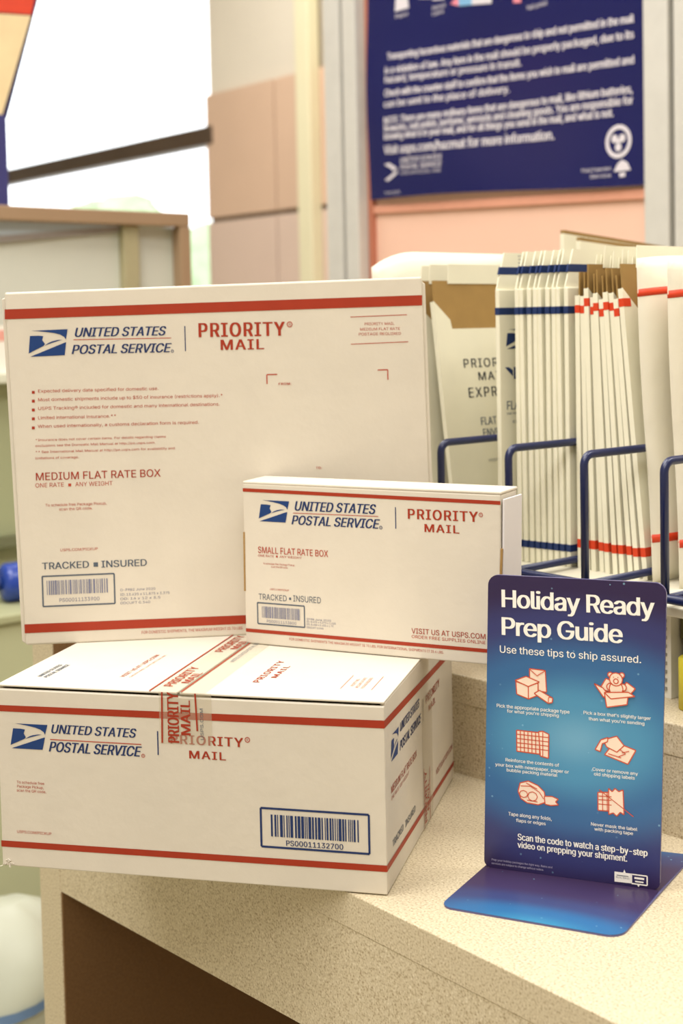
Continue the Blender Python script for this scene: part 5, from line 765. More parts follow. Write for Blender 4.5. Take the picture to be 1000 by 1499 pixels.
        [4, 3, 66, 66, 65, 4, 5, 4, 65, 6, 5, 65, 65, 64, 6, 7, 6, 64, 64, 63, 7, 8, 7, 63, 63, 62, 8, 9, 8, 62, 0, 70, 1, 69, 1, 70, 24, 23, 46, 1, 69, 68, 37, 12, 32, 32, 31, 37, 25, 24, 45, 24, 46, 45, 1, 68, 2, 68, 67, 2, 3, 2, 67, 66, 3, 67, 9, 62, 61, 10, 9, 61, 11, 10, 61, 61, 60, 11, 60, 36, 11, 36, 12, 91, 12, 37, 91, 37, 31, 38, 31, 30, 38, 39, 38, 30, 30, 29, 39, 40, 39, 29, 41, 40, 29, 29, 28, 41, 28, 27, 41, 42, 41, 27, 43, 42, 27, 27, 26, 43, 44, 43, 26, 26, 25, 44, 25, 45, 44, 21, 48, 22, 47, 22, 48, 71, 89, 88, 88, 72, 71, 13, 33, 59, 14, 13, 59, 59, 58, 14, 50, 49, 20, 21, 20, 49, 48, 21, 49, 35, 84, 85, 84, 35, 34, 83, 82, 76, 82, 81, 76, 77, 76, 81, 81, 80, 77, 78, 77, 80, 80, 79, 78, 35, 85, 86, 74, 86, 85, 85, 84, 74, 75, 74, 84, 72, 88, 87, 73, 72, 87, 14, 58, 57, 15, 14, 57, 16, 15, 57, 57, 56, 16, 56, 55, 16, 17, 16, 55, 55, 54, 17, 18, 17, 54, 54, 53, 18, 53, 52, 18, 19, 18, 52, 52, 51, 19, 20, 19, 51, 50, 20, 51, 70, 0, 89, 89, 71, 70, 12, 36, 33, 12, 33, 90, 46, 23, 22, 22, 47, 46, 32, 12, 90, 33, 13, 90, 59, 33, 92, 33, 36, 92, 36, 60, 93, 11, 36, 91, 95, 96, 83, 94, 97, 86, 96, 95, 75, 92, 93, 75, 74, 75, 93, 36, 93, 92, 97, 94, 73, 74, 93, 94, 86, 74, 94, 92, 75, 95, 83, 76, 95, 84, 34, 96, 75, 84, 96, 35, 86, 97, 73, 87, 97]),
}

# ------------------------------------------------------------------ the room
MB().box(-420, 160, -160, 100, -36.6, -36).build('floor', FLOORM)['kind'] = 'structure'
MB().box(-420, 160, -160, 100, 108, 109).build('ceiling', CEIL)['kind'] = 'structure'
wb = MB()
wb.box(-166.3, 160, 100, 104, -36, 108)
wb.box(-420, -166.3, 100, 104, -36, 10)
wb.box(-420, -166.3, 100, 104, 98, 108)
wb.build('wall_back', CREAMW)['kind'] = 'structure'
MB().box(160, 164, -160, 104, -36, 108).build('wall_right', CREAMW)['kind'] = 'structure'
MB().box(-424, -420, -160, 104, -36, 108).build('wall_left', CREAMW)['kind'] = 'structure'
MB().box(-424, 164, -164, -160, -36, 108).build('wall_front', CREAMW)['kind'] = 'structure'
tl = MB()
tl2 = MB()
gr = MB().box(-166, 20, 99.6, 100, -36, 52.3).build('trim_1', GROUT)
gr['kind'] = 'structure'
for k in range(8):
    u0 = -166.2 if k == 0 else -146.6 + (k - 1) * 24
    u1 = -147.1 if k == 0 else u0 + 23.5
    tl.box(u0, u1, 99.0, 99.6, 32.6, 52.4)
    for r in range(3):
        tl2.box(u0, u1, 99.0, 99.6, 12.2 - r * 20.2, 31.9 - r * 20.2)
tl.build('trim_2', TILE1, bevel=.1)['kind'] = 'structure'
tl2.build('trim_3', TILE2, bevel=.1)['kind'] = 'structure'
MB().box(-138.5, -135.1, 97.0, 99.0, -36, 108).build('trim_4', PIL, bevel=.2)['kind'] = 'structure'
wr = root('window_1', (-293, 100, 10), kind='structure')
f = MB()
f.box(-420, -166.3, 100.5, 103, 10, 12)
f.box(-420, -166.3, 100.5, 103, 96, 98)
f.box(-420, -418, 100.5, 103, 12, 96)
f.build('window_frame', BRONZE, wr)
MB().box(-418, -164.2, 98.7, 101.5, 44.5, 47.5).build('mullion', BRONZE, wr, bevel=.3)
MB().box(-418, -166.3, 101.6, 101.9, 12, 96).build('pane', GLASS, wr)
# outside the window
MB().box(-1500, 300, 104, 1800, -48, -44).build('trim_5', mat('pale_concrete', 'cfcdc4', 0.8, noise=0.05, nscale=1))['kind'] = 'structure'
LEAF = mat('tree_leaves', 'a6ba94', 0.8, col2='95ab84', nscale=2)
BARK = mat('tree_bark', '6b5844', 0.9, noise=0.2)
def tree(u, n, h, r, label, sd):
    t = root('tree', (u, n, -44), label, 'tree', 'trees outside the window')
    rr = random.Random(sd)
    mb = MB()
    for k in range(9):
        c = Vector((u + rr.uniform(-.55, .55) * r, n + rr.uniform(-.4, .4) * r, -44 + h - r * rr.uniform(.6, 1.6)))
        bm = bmesh.new()
        bmesh.ops.create_icosphere(bm, subdivisions=3, radius=1)
        i = len(mb.v)
        q = r * rr.uniform(.45, .62)
        for v in bm.verts:
            x = v.co * q * rr.uniform(.84, 1.14)
            mb.v.append((c.x + x.x, c.y + x.y, c.z + x.z * .85))
        for fc in bm.faces:
            mb.f.append(tuple(i + v.index for v in fc.verts))
        bm.free()
    mb.build('foliage', LEAF, t)
    MB().lathe((u, n, -44), (0, 0, 1), [(0, 9), (h * .3, 6), (h * .7, 4)], 10).build('trunk', BARK, t, True)
tree(-865, 520, 150, 62, 'pale green tree outside, between the partition end and the tiled wall', 2)
tree(-1000, 545, 182, 52, 'pale green treetop outside above the middle of the partition rail', 1)
tree(-1125, 560, 190, 50, 'small pale green treetop outside, leftmost above the partition rail', 3)

# ------------------------------------------------------------------ service partition on the left
pt = root('partition', (-60, 10, -36), 'pale service partition with tan metal rail below the bright window', 'partition')
MB().box(-60.6, -59.4, -30, 30.6, 22.55, 23.55).build('top_rail', TANF, pt, bevel=.1)
MB().box(-60.6, -59.4, 29.75, 30.65, -36, 22.55).build('end_post', TANF, pt, bevel=.1)
MB().box(-60.7, -59.9, 25.45, 26.7, -36, 22.55).build('mullion', OLIVE, pt, bevel=.1)
MB().box(-60.9, -60.6, -30, 29.8, 12.6, 22.55).build('upper_panel', BEIGE, pt)
MB().prism([(-60.3, -30, 16.8), (-60.3, 25.4, 22.5), (-60.3, 25.4, 22.55), (-60.3, -30, 22.55)], (-.25, 0, 0)).build('reflection_wedge', mat('blue_grey_reflection', 'b4c0c8', 0.2), pt)  # bluish reflection in the glass, painted as a solid wedge
MB().prism([(-60.28, -30, 16.1), (-60.28, 25.4, 22.1), (-60.28, 25.4, 22.5), (-60.28, -30, 16.8)], (-.3, 0, 0)).build('reflection_dark_band', mat('grey_brown_reflection', '948c84', .5, noise=.05), pt)  # dark band below that reflection, painted as a strip
MB().box(-60.8, -58.2, -30, 29.7, 11.8, 12.5).build('ledge', mat('pale_ledge', 'd9dbc6', 0.5, noise=.04), pt, bevel=.1)
MB().box(-60.8, -59.6, -30, 29.7, 1.7, 11.8).build('lower_panel', GREEND, pt)
MB().box(-60.8, -58.6, -30, 29.7, 1.0, 1.7).build('kick_strip', mat('olive_strip', '6f7154', .6, noise=.05), pt)
MB().box(-60.8, -59.8, -30, 29.7, -36, 1.0).build('base_panel', GREENP, pt)
# notice taped on the upper panel: only a sliver shows
nt_ = MB().box(-59.2, -59.1, 9.0, 16.4, 12.5, 15.6).build('notice_sheet', mat('notice_paper', 'f1ece0', .6, noise=.03))
props(nt_, 'white notice sheet standing on the partition ledge behind the tallest carton', 'notice')
rb = MB().box(-59.09, -59.07, 9.2, 16.3, 14.6, 15.3).build('red_heading', mat('pale_red_heading', 'e7a494', .6, noise=.05), nt_)
# green cabinet and the blue roll lying on it
cb = root('cabinet', (-49.5, 6, -36), 'pale green cabinet standing beyond the left end of the counter', 'cabinet')
MB().box(-57, -47, -30, 24, -36, -1.5).build('body', GREENP, cb, bevel=.15)
MB().box(-57.2, -46.7, -30.2, 24.2, -1.5, -.95).build('top_panel', mat('green_top', 'a9ac86', .5, noise=.05), cb, bevel=.12)
rl = root('film_roll', (-50, 13, -.95), 'shiny blue plastic roll lying left of the tallest carton', 'roll')
MB().lathe((-50.4, 11.4, .22), (.10, .99, 0), [(0, .55), (.05, .95), (.25, 1.14), (.45, 1.17), (6.5, 1.17), (6.7, 1.0)], 28).build('roll_body', mat('blue_plastic', '1d3f9c', .25, noise=.06, spec=.6), rl, True)
MB().lathe((-50.43, 11.1, .22), (.10, .99, 0), [(0, .4), (.35, .42)], 20).build('core_tube', mat('blue_core', '16306f', .5, noise=.06), rl, True)
# slumped mail sack on the floor
sk = root('mail_sack', (-38.5, 5, -36), 'white slumped plastic sack on the floor left of the counter', 'sack')
SACKM = mat('white_plastic', 'b6baa8', .4, noise=.05, nscale=12, bump=.3, bscale=30)
def sack_r(h, t):
    k = 7.0 * (1 - .42 * (h / 22.0) ** 2) * (1 + .08 * math.sin(3 * t + h * .4) + .05 * math.sin(7 * t - h * .9))
    return k * math.sqrt(max(0.02, 1 - max(0, (h - 18) / 4.6) ** 2))
def sack_pt(h, t, e=0.0):
    r = sack_r(h, t) + e
    return (-39.0 + r * math.cos(t) * .8 + h * .05, 3.6 + r * math.sin(t) * 1.05 + h * .08, -36 + h)
mb = MB()
S, Hn = 40, 26
for j in range(Hn):
    for i in range(S):
        mb.v.append(sack_pt(j * 22.4 / (Hn - 1), 2 * math.pi * i / S))
for j in range(Hn - 1):
    for i in range(S):
        a, b = j * S + i, j * S + (i + 1) % S
        mb.f.append((a, b, b + S, a + S))
mb.f.append(tuple(range(S))[::-1])
mb.f.append(tuple(range((Hn - 1) * S, Hn * S)))
mb.build('sack_body', SACKM, sk, True)
mb = MB()
for i in range(S):
    for h in (18.3, 18.75):
        mb.v.append(sack_pt(h + .4 * math.sin(2 * math.pi * i / S * 2), 2 * math.pi * i / S, .22))
for i in range(S):
    a, b = 2 * i, 2 * ((i + 1) % S)
    mb.f.append((a, b, b + 1, a + 1))
mb.build('blue_stripe', mat('grey_blue_stripe', '5f7a9a', .5, noise=.05), sk, True)

# board sign hanging in front of the window, upper left
hs = root('tilted_sign', (-60, 14, 23.55), 'cream and red tilted board sign with navy edge, cut off at top left', 'sign')
def pl(n, z, u=-60): return (u, n, z)
MB().prism([pl(17.15, 29.4), pl(19.85, 38.2), pl(9.0, 38.2), pl(9.0, 29.4)], (-.3, 0, 0)).build('navy_edge', mat('navy_board', '231f4a', .4, noise=.05), hs)
MB().prism([pl(16.75, 29.4, -59.95), pl(19.05, 36.3, -59.95), pl(9.0, 35.6, -59.95), pl(9.0, 29.4, -59.95)], (-.1, 0, 0)).build('cream_face', mat('cream_board', 'ead3a4', .5, noise=.1, nscale=20), hs)
MB().prism([pl(19.08, 36.38, -59.95), pl(19.55, 38.2, -59.95), pl(9.0, 38.2, -59.95), pl(9.0, 35.7, -59.95)], (-.1, 0, 0)).build('red_band', mat('red_board', 'd8472c', .5, noise=.15, nscale=20), hs)
MB().box(-60.3, -59.7, 15.2, 16.95, 23.55, 29.5).build('navy_post', mat('navy_post', '3b3a72', .5, noise=.06), hs)

# ------------------------------------------------------------------ poster display on the right
ds = root('display_frame', (-38, 41, -36), 'metal framed display panel with peach backing behind the envelope rack', 'display')
for u0, u1 in ((-54.1, -52.25), (-51.85, -50.35), (-23.8, -22.0), (-21.6, -19.8)):
    MB().box(u0, u1, 39.0, 41.5, -36, 96).build('upright', ALU, ds, bevel=.12)
for u0, u1 in ((-52.25, -51.85), (-22.0, -21.6)):
    MB().box(u0, u1, 39.6, 41.2, -36, 96).build('dark_seam', DARKGAP, ds)
MB().box(-50.35, -23.8, 40.2, 41.0, -36, 96).build('backing_panel', PEACH, ds)
MB().box(-50.3, -49.75, 39.9, 40.2, -36, 96).build('edge_bead', mat('terracotta_bead', 'b9735a', .5, noise=.06), ds)
MB().hexa([(-50.2, 39.95, 23.2), (-23.8, 39.95, 22.3), (-23.8, 40.2, 22.3), (-50.2, 40.2, 23.2), (-50.2, 39.95, 23.75), (-23.8, 39.95, 22.9), (-23.8, 40.2, 22.9), (-50.2, 40.2, 23.75)]).build('salmon_strip', mat('salmon_strip', 'e3a389', .35, noise=.05), ds, bevel=.05)
ps = root('poster', (-37, 39.9, 23), 'glossy navy poster with white text taped on the peach display panel', 'poster')
PU0, PU1 = -49.75, -23.9
def poster_n(s, t):
    return 39.72 - .13 * math.sin(s * 9 + 2.2 * t) * math.exp(-((t - .02) * 9) ** 2) - .16 * max(0, math.sin(3.1 * s + 7 * t)) ** 3 - .07 * math.sin(11 * t + 5 * s)
mb = MB()
NS, NT = 60, 80
for j in range(NT + 1):
    for i in range(NS + 1):
        s, t = i / NS, j / NT
        zb = 24.15 - .95 * s + .12 * math.sin(5 * s)
        mb.v.append((PU0 + (PU1 - PU0) * s, poster_n(s, t), zb + t * 36))
for j in range(NT):
    for i in range(NS):
        a = j * (NS + 1) + i
        mb.f.append((a, a + 1, a + NS + 2, a + NS + 1))
mb.build('sheet', POSTER, ps, True)
class PosterFace(Face):
    def pt(self, s, t, d=0.0):
        a = (s - PU0) / (PU1 - PU0)
        zb = 24.15 - .95 * a + .12 * math.sin(5 * a)
        return Vector((s, poster_n(a, (t - zb) / 36) - .03 - d, t))
PF = PosterFace((0, 0, 0), (1, 0, 0), (0, 0, 1))
class SlopeFace(Face):
    def __init__(self, k, s0): self.k, self.s0 = k, s0
    def pt(self, s, t, d=0.0): return PF.pt(s, t + self.k * (s - self.s0), d)
pr = [('Transporting hazardous materials that are dangerous to ship and not permitted in the mail', -47.5, 33.75, -24.95, 32.5),
      ('is a violation of law. Any item in the mail should be properly packaged, due to its', -47.7, 32.8, -24.95, 31.6),
      ('hazard, temperature or pressure in transit.', -47.7, 32.15, -34.3, 31.4),
      ('Check with the counter staff to confirm that the items you wish to mail are permitted and', -47.7, 31.2, -24.95, 30.15),
      ('can be sent to the place of delivery.', -47.75, 30.45, -35.4, 29.9),
      ('NOTE: There are many ordinary items that are dangerous to mail, like lithium batteries,', -47.8, 29.3, -25.1, 28.5),
      ('fireworks, nail polish, perfume, aerosols and cleaning goods. You are responsible for', -47.8, 28.75, -25.1, 27.85),
      ('knowing what is in your mail, and for all things you send in the mail, and what is not.', -47.8, 28.2, -26.6, 27.3),
      ('Visit usps.com/hazmat for more information.', -47.85, 27.2, -31.5, 26.5)]
mb = MB()
for q, (s, a, z0, b, z1) in enumerate(pr):
    text(mb, SlopeFace((z1 - z0) / (b - a), a), s, a, b, z0, .47 if q < 8 else .6, bold=.05)
mb.build('text_lines', PTEXT, ps)
mb = MB()
k = SlopeFace(-.03, -46)
for i, (s, b, z) in enumerate((('UNITED STATES', -41.75, 26.42), ('POSTAL SERVICE', -41.75, 25.95))):
    text(mb, k, s, -46.1, b, z, .34, bold=.04, shear=.2)
text(mb, k, 'FOR OFFICIAL USE', -46.1, -41.8, 25.6, .2)
mb.build('footer_lettering', PTEXT, ps)
mb = MB()
text(mb, k, 'Form 2023', -47.95, -46.2, 24.35, .2)
mb.build('form_number', PTEXT, ps)
mb = MB()
text(mb, k, 'Postal Inspection', -29.2, -26.8, 24.75, .22)
text(mb, k, 'Service', -28.5, -26.8, 24.35, .22)
mb.build('office_lettering', PTEXT, ps)
mb = MB()
for P in ([(-47.9, 26.5), (-47.3, 26.55), (-46.4, 26.1), (-46.9, 25.95), (-47.1, 26.15)], [(-47.9, 25.4), (-46.35, 26.0), (-46.5, 25.7), (-47.5, 25.3)]):
    poly(mb, PF, P)
mb.build('footer_emblem', PTEXT, ps)
mb = MB()
N = 28
for i in range(N):
    a, b = 2 * math.pi * i / N, 2 * math.pi * (i + 1) / N
    poly(mb, PF, [(-26.24 + 1.0 * math.cos(x) * r, 25.8 + .98 * math.sin(x) * r) for x, r in ((a, 1), (b, 1), (b, .74), (a, .74))])
for a in range(3):
    x = a * 2.094 + .5
    disc(mb, PF, -26.24 + .34 * math.cos(x), 25.8 + .34 * math.sin(x), .24)
disc(mb, PF, -26.24, 25.8, .14)
mb.build('round_seal', PTEXT, ps)
mb = MB()
for P in ([(-26.6, 24.05), (-26.3, 24.5), (-25.95, 24.7), (-25.55, 24.5), (-25.3, 24.05)], [(-26.2, 23.95), (-25.7, 23.95), (-25.75, 23.7), (-26.15, 23.7)]):
    poly(mb, PF, P)
mb.build('eagle_mark', PTEXT, ps)
def picture(name, P, m):
    mb = MB()
    poly(mb, PF, P)
    return mb.build(name, m, ps)
picture('white_picture', [(-46.7, 36.95), (-45.2, 36.95), (-45.35, 38.0), (-46.2, 38.3), (-46.6, 37.8)], PTEXT)
picture('white_picture', [(-44.2, 37.4), (-42.9, 37.15), (-42.9, 37.6), (-44.0, 37.8)], PTEXT)
picture('white_picture', [(-42.7, 37.0), (-41.5, 36.85), (-41.5, 37.6), (-42.5, 37.7)], PTEXT)
picture('white_picture', [(-38.8, 36.0), (-36.9, 35.75), (-36.9, 36.35), (-38.8, 36.6)], PTEXT)
picture('light_blue_picture', [(-40.1, 36.15), (-38.8, 36.0), (-38.8, 36.6), (-40.1, 36.8)], mat('sky_blue_ink', '7fb2d8', .4, noise=.04))
PINK = mat('pink_ink', 'e58a98', .4, noise=.04)
picture('pink_picture', [(-40.9, 36.45), (-40.1, 36.15), (-40.1, 36.8)], PINK)
picture('pink_picture', [(-34.9, 35.4), (-34.2, 35.3), (-34.2, 36.6), (-34.9, 36.7)], PINK)
for rows in ((('Paint', -46.7, -45.3, 36.45),), (('Aerosol', -42.8, -41.4, 36.35), ('cans', -42.8, -41.6, 35.98)), (('Nail polish', -33.7, -31.9, 34.75),)):
    mb = MB()
    for s, a, b, z in rows:
        text(mb, PF, s, a, b, z, .27)
    mb.build('picture_caption', PTEXT, ps)

# ------------------------------------------------------------------ the counter
ct = root('counter', (4, 8, -36), 'speckled beige laminate counter with raised ledge and dark knee space', 'counter')
def rz(u): return 8.17 + .0785 * (u + 5.83)          # line of the riser
top = [(-18.3, -.70), (60, -.70), (60, rz(60) + .4), (-18.3, rz(-18.3) + .4)]
MB().prism([(a, b, -1.0) for a, b in top], (0, 0, 1.0)).build('countertop', LAM, ct, bevel=.03)
MB().hexa([(-18.3, -.68, -5.3), (30, -.68, -3.0), (30, .3, -3.0), (-18.3, .3, -5.3), (-18.3, -.68, -1.0), (30, -.68, -1.0), (30, .3, -1.0), (-18.3, .3, -1.0)]).build('apron', LAM, ct)
MB().prism([(-18.3, rz(-18.3), 0), (60, rz(60), 0), (60, rz(60) + .6, 0), (-18.3, rz(-18.3) + .6, 0)], (0, 0, 2.43)).build('riser', LAM, ct)
MB().prism([(-18.3, rz(-18.3) - .03, 2.43), (60, rz(60) - .03, 2.43), (60, 37, 2.43), (-18.3, 37, 2.43)], (0, 0, 1.0)).build('ledge', LAM, ct, bevel=.05)
MB().box(-20.0, -18.32, -.70, 38, -36, 4.4).build('end_panel', LAM, ct, bevel=.03)
MB().box(-18.32, -18.22, -.66, 37.5, -36, 4.35).build('end_panel_lining', DBROWN, ct)
MB().box(-18.2, 60, 14, 14.6, -36, -1.0).build('back_panel', DBROWN, ct)
MB().box(-18.2, 60, 37, 37.8, -36, 2.4).build('rear_panel', LAM, ct)

# ------------------------------------------------------------------ lower carton
f1 = Face((-9.113, -6.812, 0), Vector((9.24, 6.73, 0)).normalized(), (0, 0, 1))
B1W, B1D, B1H = 11.43, 9.82, 5.30
dv = Vector((-5.997, 7.802, 0)).normalized()
f1r = Face(f1.pt(B1W, 0), dv, (0, 0, 1))
f1t = Face(f1.pt(0, B1H), f1.ex, dv, (0, 0, 1))
c1 = root('shipping_carton', tuple(f1.pt(B1W / 2, 0) + dv * B1D / 2), 'wide taped white shipping carton lying under the two upright cartons', 'carton')
def bp(s, y, z): return f1.pt(s, z) + dv * y
def slab(mb, s0, s1, y0, y1, z0, z1):
    mb.hexa([bp(s0, y0, z0), bp(s1, y0, z0), bp(s1, y1, z0), bp(s0, y1, z0), bp(s0, y0, z1), bp(s1, y0, z1), bp(s1, y1, z1), bp(s0, y1, z1)])
mb = MB()
th = .14
slab(mb, 0, B1W, 0, th, .03, B1H - .125)
slab(mb, 0, B1W, B1D - th, B1D, .03, B1H - .09)
slab(mb, 0, th, th, B1D - th, .03, B1H - .06)
slab(mb, B1W - th, B1W, th, B1D - th, .03, B1H - .06)
slab(mb, th, B1W - th, th, B1D - th, .03, .17)
mb.build('carton_walls', CARD, c1, bevel=.035)
mb = MB()
slab(mb, th, B1W - th, .5, 4.2, B1H - .60, B1H - .48)
slab(mb, th, B1W - th, B1D - 4.2, B1D - th, B1H - .34, B1H - .22)
mb.build('inner_flaps', CARD_IN, c1)
for a, b in ((0, 5.50), (5.58, B1W)):
    mb = MB()
    slab(mb, a, b, .02, B1D - .02, B1H - .06, B1H)
    mb.build('top_flap', CARD, c1, bevel=.02)
mb = MB()      # crumpled lower left corner
cpt = f1.pt(.0, .0)
for k in range(7):
    a = Vector((random.uniform(-.02, .35), random.uniform(-.07, .03), random.uniform(.0, .2)))
    p = f1.pt(a.x, a.z, .02 - a.y * .3)
    q = [p + Vector((random.uniform(-.12, .12), random.uniform(-.06, .06), random.uniform(-.09, .09))) for _ in range(3)]
    mb.prism([tuple(x) for x in q], tuple(f1.n * .03))
mb.build('crumpled_corner', CARD, c1)
for nm, l, r in (('upper_stripe', (4.528, 4.706), (4.586, 4.799)), ('lower_stripe', (.584, .764), (.667, .845))):
    mb = MB()
    poly(mb, f1, [(-.01, l[0]), (B1W + .01, r[0]), (B1W + .01, r[1]), (-.01, l[1])])
    rr0 = r
    rr1 = (4.25, 4.46) if nm[0] == 'u' else (.437, .585)
    poly(mb, f1r, [(-.01, rr0[0]), (B1D, rr1[0]), (B1D, rr1[1]), (-.01, rr0[1])])
    mb.build(nm, RED, c1)
emblem(c1, f1, (.348, 3.473), (1.388, 3.476), (1.534, 4.193), (.522, 4.196))
lettering(c1, f1, 'wordmark', T_B1[0:2])
mb = MB(); rect(mb, f1, 1.632, 4.413, 3.775, 3.800); regmark(mb, f1, 4.46, 3.47, .05); mb.build('wordmark_rule', REDP, c1)
mb = MB(); rect(mb, f1, 4.895, 4.93, 3.516, 4.19); mb.build('divider_line', BLUE, c1)
lettering(c1, f1, 'service_lettering', T_B1[2:4])
mb = MB(); regmark(mb, f1, 7.55, 4.08, .07); mb.build('registered_mark', REDP, c1)
lettering(c1, f1, 'pickup_note', T_B1[4:7])
lettering(c1, f1, 'pickup_website', T_B1[7:8])
barcode(c1, f1, (7.885, 10.955, 1.13, 2.205), (8.17, 10.665, 1.43, 2.04), ('PS00011132700', 8.584, 10.231, 1.20, .145, .03), 11, wd=.06)
# right face
emblem(c1, f1r, (.645, 3.45), (1.5, 3.43), (1.66, 4.13), (.83, 4.16))
lettering(c1, f1r, 'side_wordmark', [('UNITED STATES', 1.82, 3.95, 4.42, 3.93, .25, 'bi'), ('POSTAL SERVICE', 1.77, 3.44, 4.62, 3.40, .26, 'bi')])
lettering(c1, f1r, 'side_service_lettering', [('PRIORITY', 5.4, 3.75, 7.55, 3.73, .25, 'redb'), ('MAIL', 5.78, 3.40, 6.88, 3.40, .2, 'redb')])
lettering(c1, f1r, 'side_size_lettering', [('MEDIUM FLAT RATE BOX', .63, 2.62, 3.96, 2.55, .2, 'redm'), ('ONE RATE  ANY WEIGHT', .63, 2.42, 2.9, 2.36, .11, 'red')])
lettering(c1, f1r, 'side_website_lettering', [('VISIT US AT USPS.COM', 6.8, 1.1, 9.6, 1.04, .18, 'redm')])
lettering(c1, f1r, 'side_tracking_lettering', [('TRACKED', .69, 1.08, 2.05, 1.06, .19, 'blm'), ('INSURED', 2.3, 1.05, 3.68, 1.03, .19, 'blm')])
mb = MB(); rect(mb, f1r, 5.0, 5.03, 3.35, 4.0); mb.build('side_divider_line', BLUE, c1)
# top flaps
d2 = f1t.turn(3.35, 1.3)
lettering(c1, d2, 'flap_lettering', [('VISIT US AT USPS.COM', 0, 0, 2.7, 0, .14, 'redm'), ('ORDER FREE SUPPLIES ONLINE', 0, -.22, 2.7, -.22, .07, 'red')])
d3 = f1t.turn(7.45, 1.35)
lettering(c1, d3, 'flap_service_lettering', [('PRIORITY', 0, 0, 2.5, 0, .2, 'redb'), ('MAIL', .55, -.34, 1.95, -.34, .17, 'redb')])
d4 = f1t.turn(10.35, 1.1)
mb = MB()
for i, (s, a, b) in enumerate((('PRIORITY MAIL', .3, 1.1), ('MEDIUM FLAT RATE', .15, 1.25), ('POSTAGE REQUIRED', .12, 1.28))):
    text(mb, d4, s, a, b, .13 - i * .17, .09)
rect(mb, d4, 0, 1.45, .42, .435); rect(mb, d4, 0, 1.45, -.47, -.455)
mb.build('flap_postage_box', REDP, c1)
d5 = f1t.turn(1.0, .85)
lettering(c1, d5, 'flap_wordmark', [('UNITED STATES', .1, .1, 1.5, .1, .14, 'bi'), ('POSTAL SERVICE', .05, -.12, 1.55, -.12, .14, 'bi')], GREYI)
# tape along the seam and down the front
tp = MB()
tp.quad(f1.pt(4.98, 3.85, .018), f1.pt(6.53, 3.88, .018), f1.pt(6.53, B1H + .02, .018), f1.pt(4.98, B1H + .02, .018))
tp.quad(f1t.pt(4.78, -.018, .02), f1t.pt(6.35, -.018, .02), f1t.pt(6.35, B1D + .02, .02), f1t.pt(4.78, B1D + .02, .02))
fb = Face(f1.pt(0, 0) + dv * (B1D + .02), f1.ex, (0, 0, 1))
tp.quad(fb.pt(4.78, 3.6), fb.pt(6.35, 3.6), fb.pt(6.35, B1H + .02), fb.pt(4.78, B1H + .02))
tpo = tp.build('packing_tape', TAPE, c1)
mb = MB()
for a, b in (((5.05, 3.87), (5.08, 5.3)), ((6.10, 4.25), (6.06, 5.3))):
    line(mb, f1, a, b, .05, .022)
tf = f1.turn(5.56, 3.88)
text(mb, tf, 'PRIORITY', 0, 1.42, 0, .33, .045, d=.022)
tf = f1.turn(5.90, 4.10)
text(mb, tf, 'MAIL', 0, 1.0, 0, .28, .045, d=.022)
line(mb, f1t, (4.70, .0), (4.70, B1D), .05, .024)
line(mb, f1t, (5.64, .0), (5.64, B1D), .05, .024)
for a in (.5, 4.6):
    tf = f1t.turn(5.17, a)
    text(mb, tf, 'PRIORITY', 0, 2.2, 0, .28, .04, d=.024)
    tf = f1t.turn(5.5, a + .4)
    text(mb, tf, 'MAIL', 0, 1.2, 0, .24, .04, d=.024)
mb.build('tape_printing', RED, tpo)
mb = MB()
tf = f1.turn(6.28, 4.0)
text(mb, tf, 'USPS.COM', 0, .9, 0, .09, d=.022)
tf = f1t.turn(5.95, 3.4)
text(mb, tf, 'UNITED STATES POSTAL SERVICE', 0, 3, 0, .14, d=.024)
mb.build('tape_blue_printing', GREYI, tpo)
tp = MB()
tp.quad(f1r.pt(4.75, .02, .02), f1r.pt(6.25, .02, .02), f1r.pt(6.3, 4.05, .02), f1r.pt(4.75, 4.05, .02))
tpo = tp.build('side_tape', TAPE, c1)
mb = MB()
line(mb, f1r, (4.9, .05), (4.9, 1.9), .05, .024)
line(mb, f1r, (5.75, .05), (5.75, 1.7), .05, .024)
tf = f1r.turn(5.28, .15)
text(mb, tf, 'PRIORITY', 0, 1.6, 0, .28, .04, d=.024)
tf = f1r.turn(5.62, .4)
text(mb, tf, 'MAIL', 0, .95, 0, .24, .04, d=.024)
mb.build('tape_printing', RED, tpo)

# ------------------------------------------------------------------ tall carton
f2 = Face((-13.065, -4.091, 5.3), Vector((7.24, 11.01, 0)).normalized(), (0, 0, 1))
b2n = -f2.n
c2 = root('shipping_carton', (-9.4, 1.4, 5.3), 'tallest white shipping carton with printed front standing at the back on the wide carton', 'carton')
def solid(face, pts, depth, front=0.0):
    """solid with the given outline on the face, going back by depth"""
    mb = MB()
    mb.prism([tuple(face.pt(a, b, -front)) for a, b in pts], tuple(-face.n * depth))
    return mb
solid(f2, [(0, 0), (13.18, 0), (12.96, 11.58), (-.29, 11.25)], 3.25).build('carton_body', CARD, c2, bevel=.06)
solid(f2, [(-.13, .12), (.0, .02), (-.285, 11.1), (-.40, 11.05)], 3.05, .1).build('side_flap', CARD, c2, bevel=.03)
solid(f2, [(13.18, .02), (13.30, .12), (13.08, 11.35), (12.96, 11.45)], 3.05, .1).build('side_flap', CARD, c2, bevel=.03)
mb = MB(); poly(mb, f2, [(-.305, 10.411), (12.955, 10.648), (12.96, 10.983), (-.30, 10.722)]); mb.build('upper_stripe', RED, c2)
mb = MB(); poly(mb, f2, [(-.02, .40), (13.18, .365), (13.18, .645), (-.02, .687)]); mb.build('lower_stripe', RED, c2)
emblem(c2, f2, (.355, 9.215), (1.499, 9.246), (1.637, 10.058), (.469, 10.037))
lettering(c2, f2, 'wordmark', T_B2[0:2])
mb = MB(); rect(mb, f2, 1.787, 4.836, 9.72, 9.742); mb.build('wordmark_rule', REDP, c2)
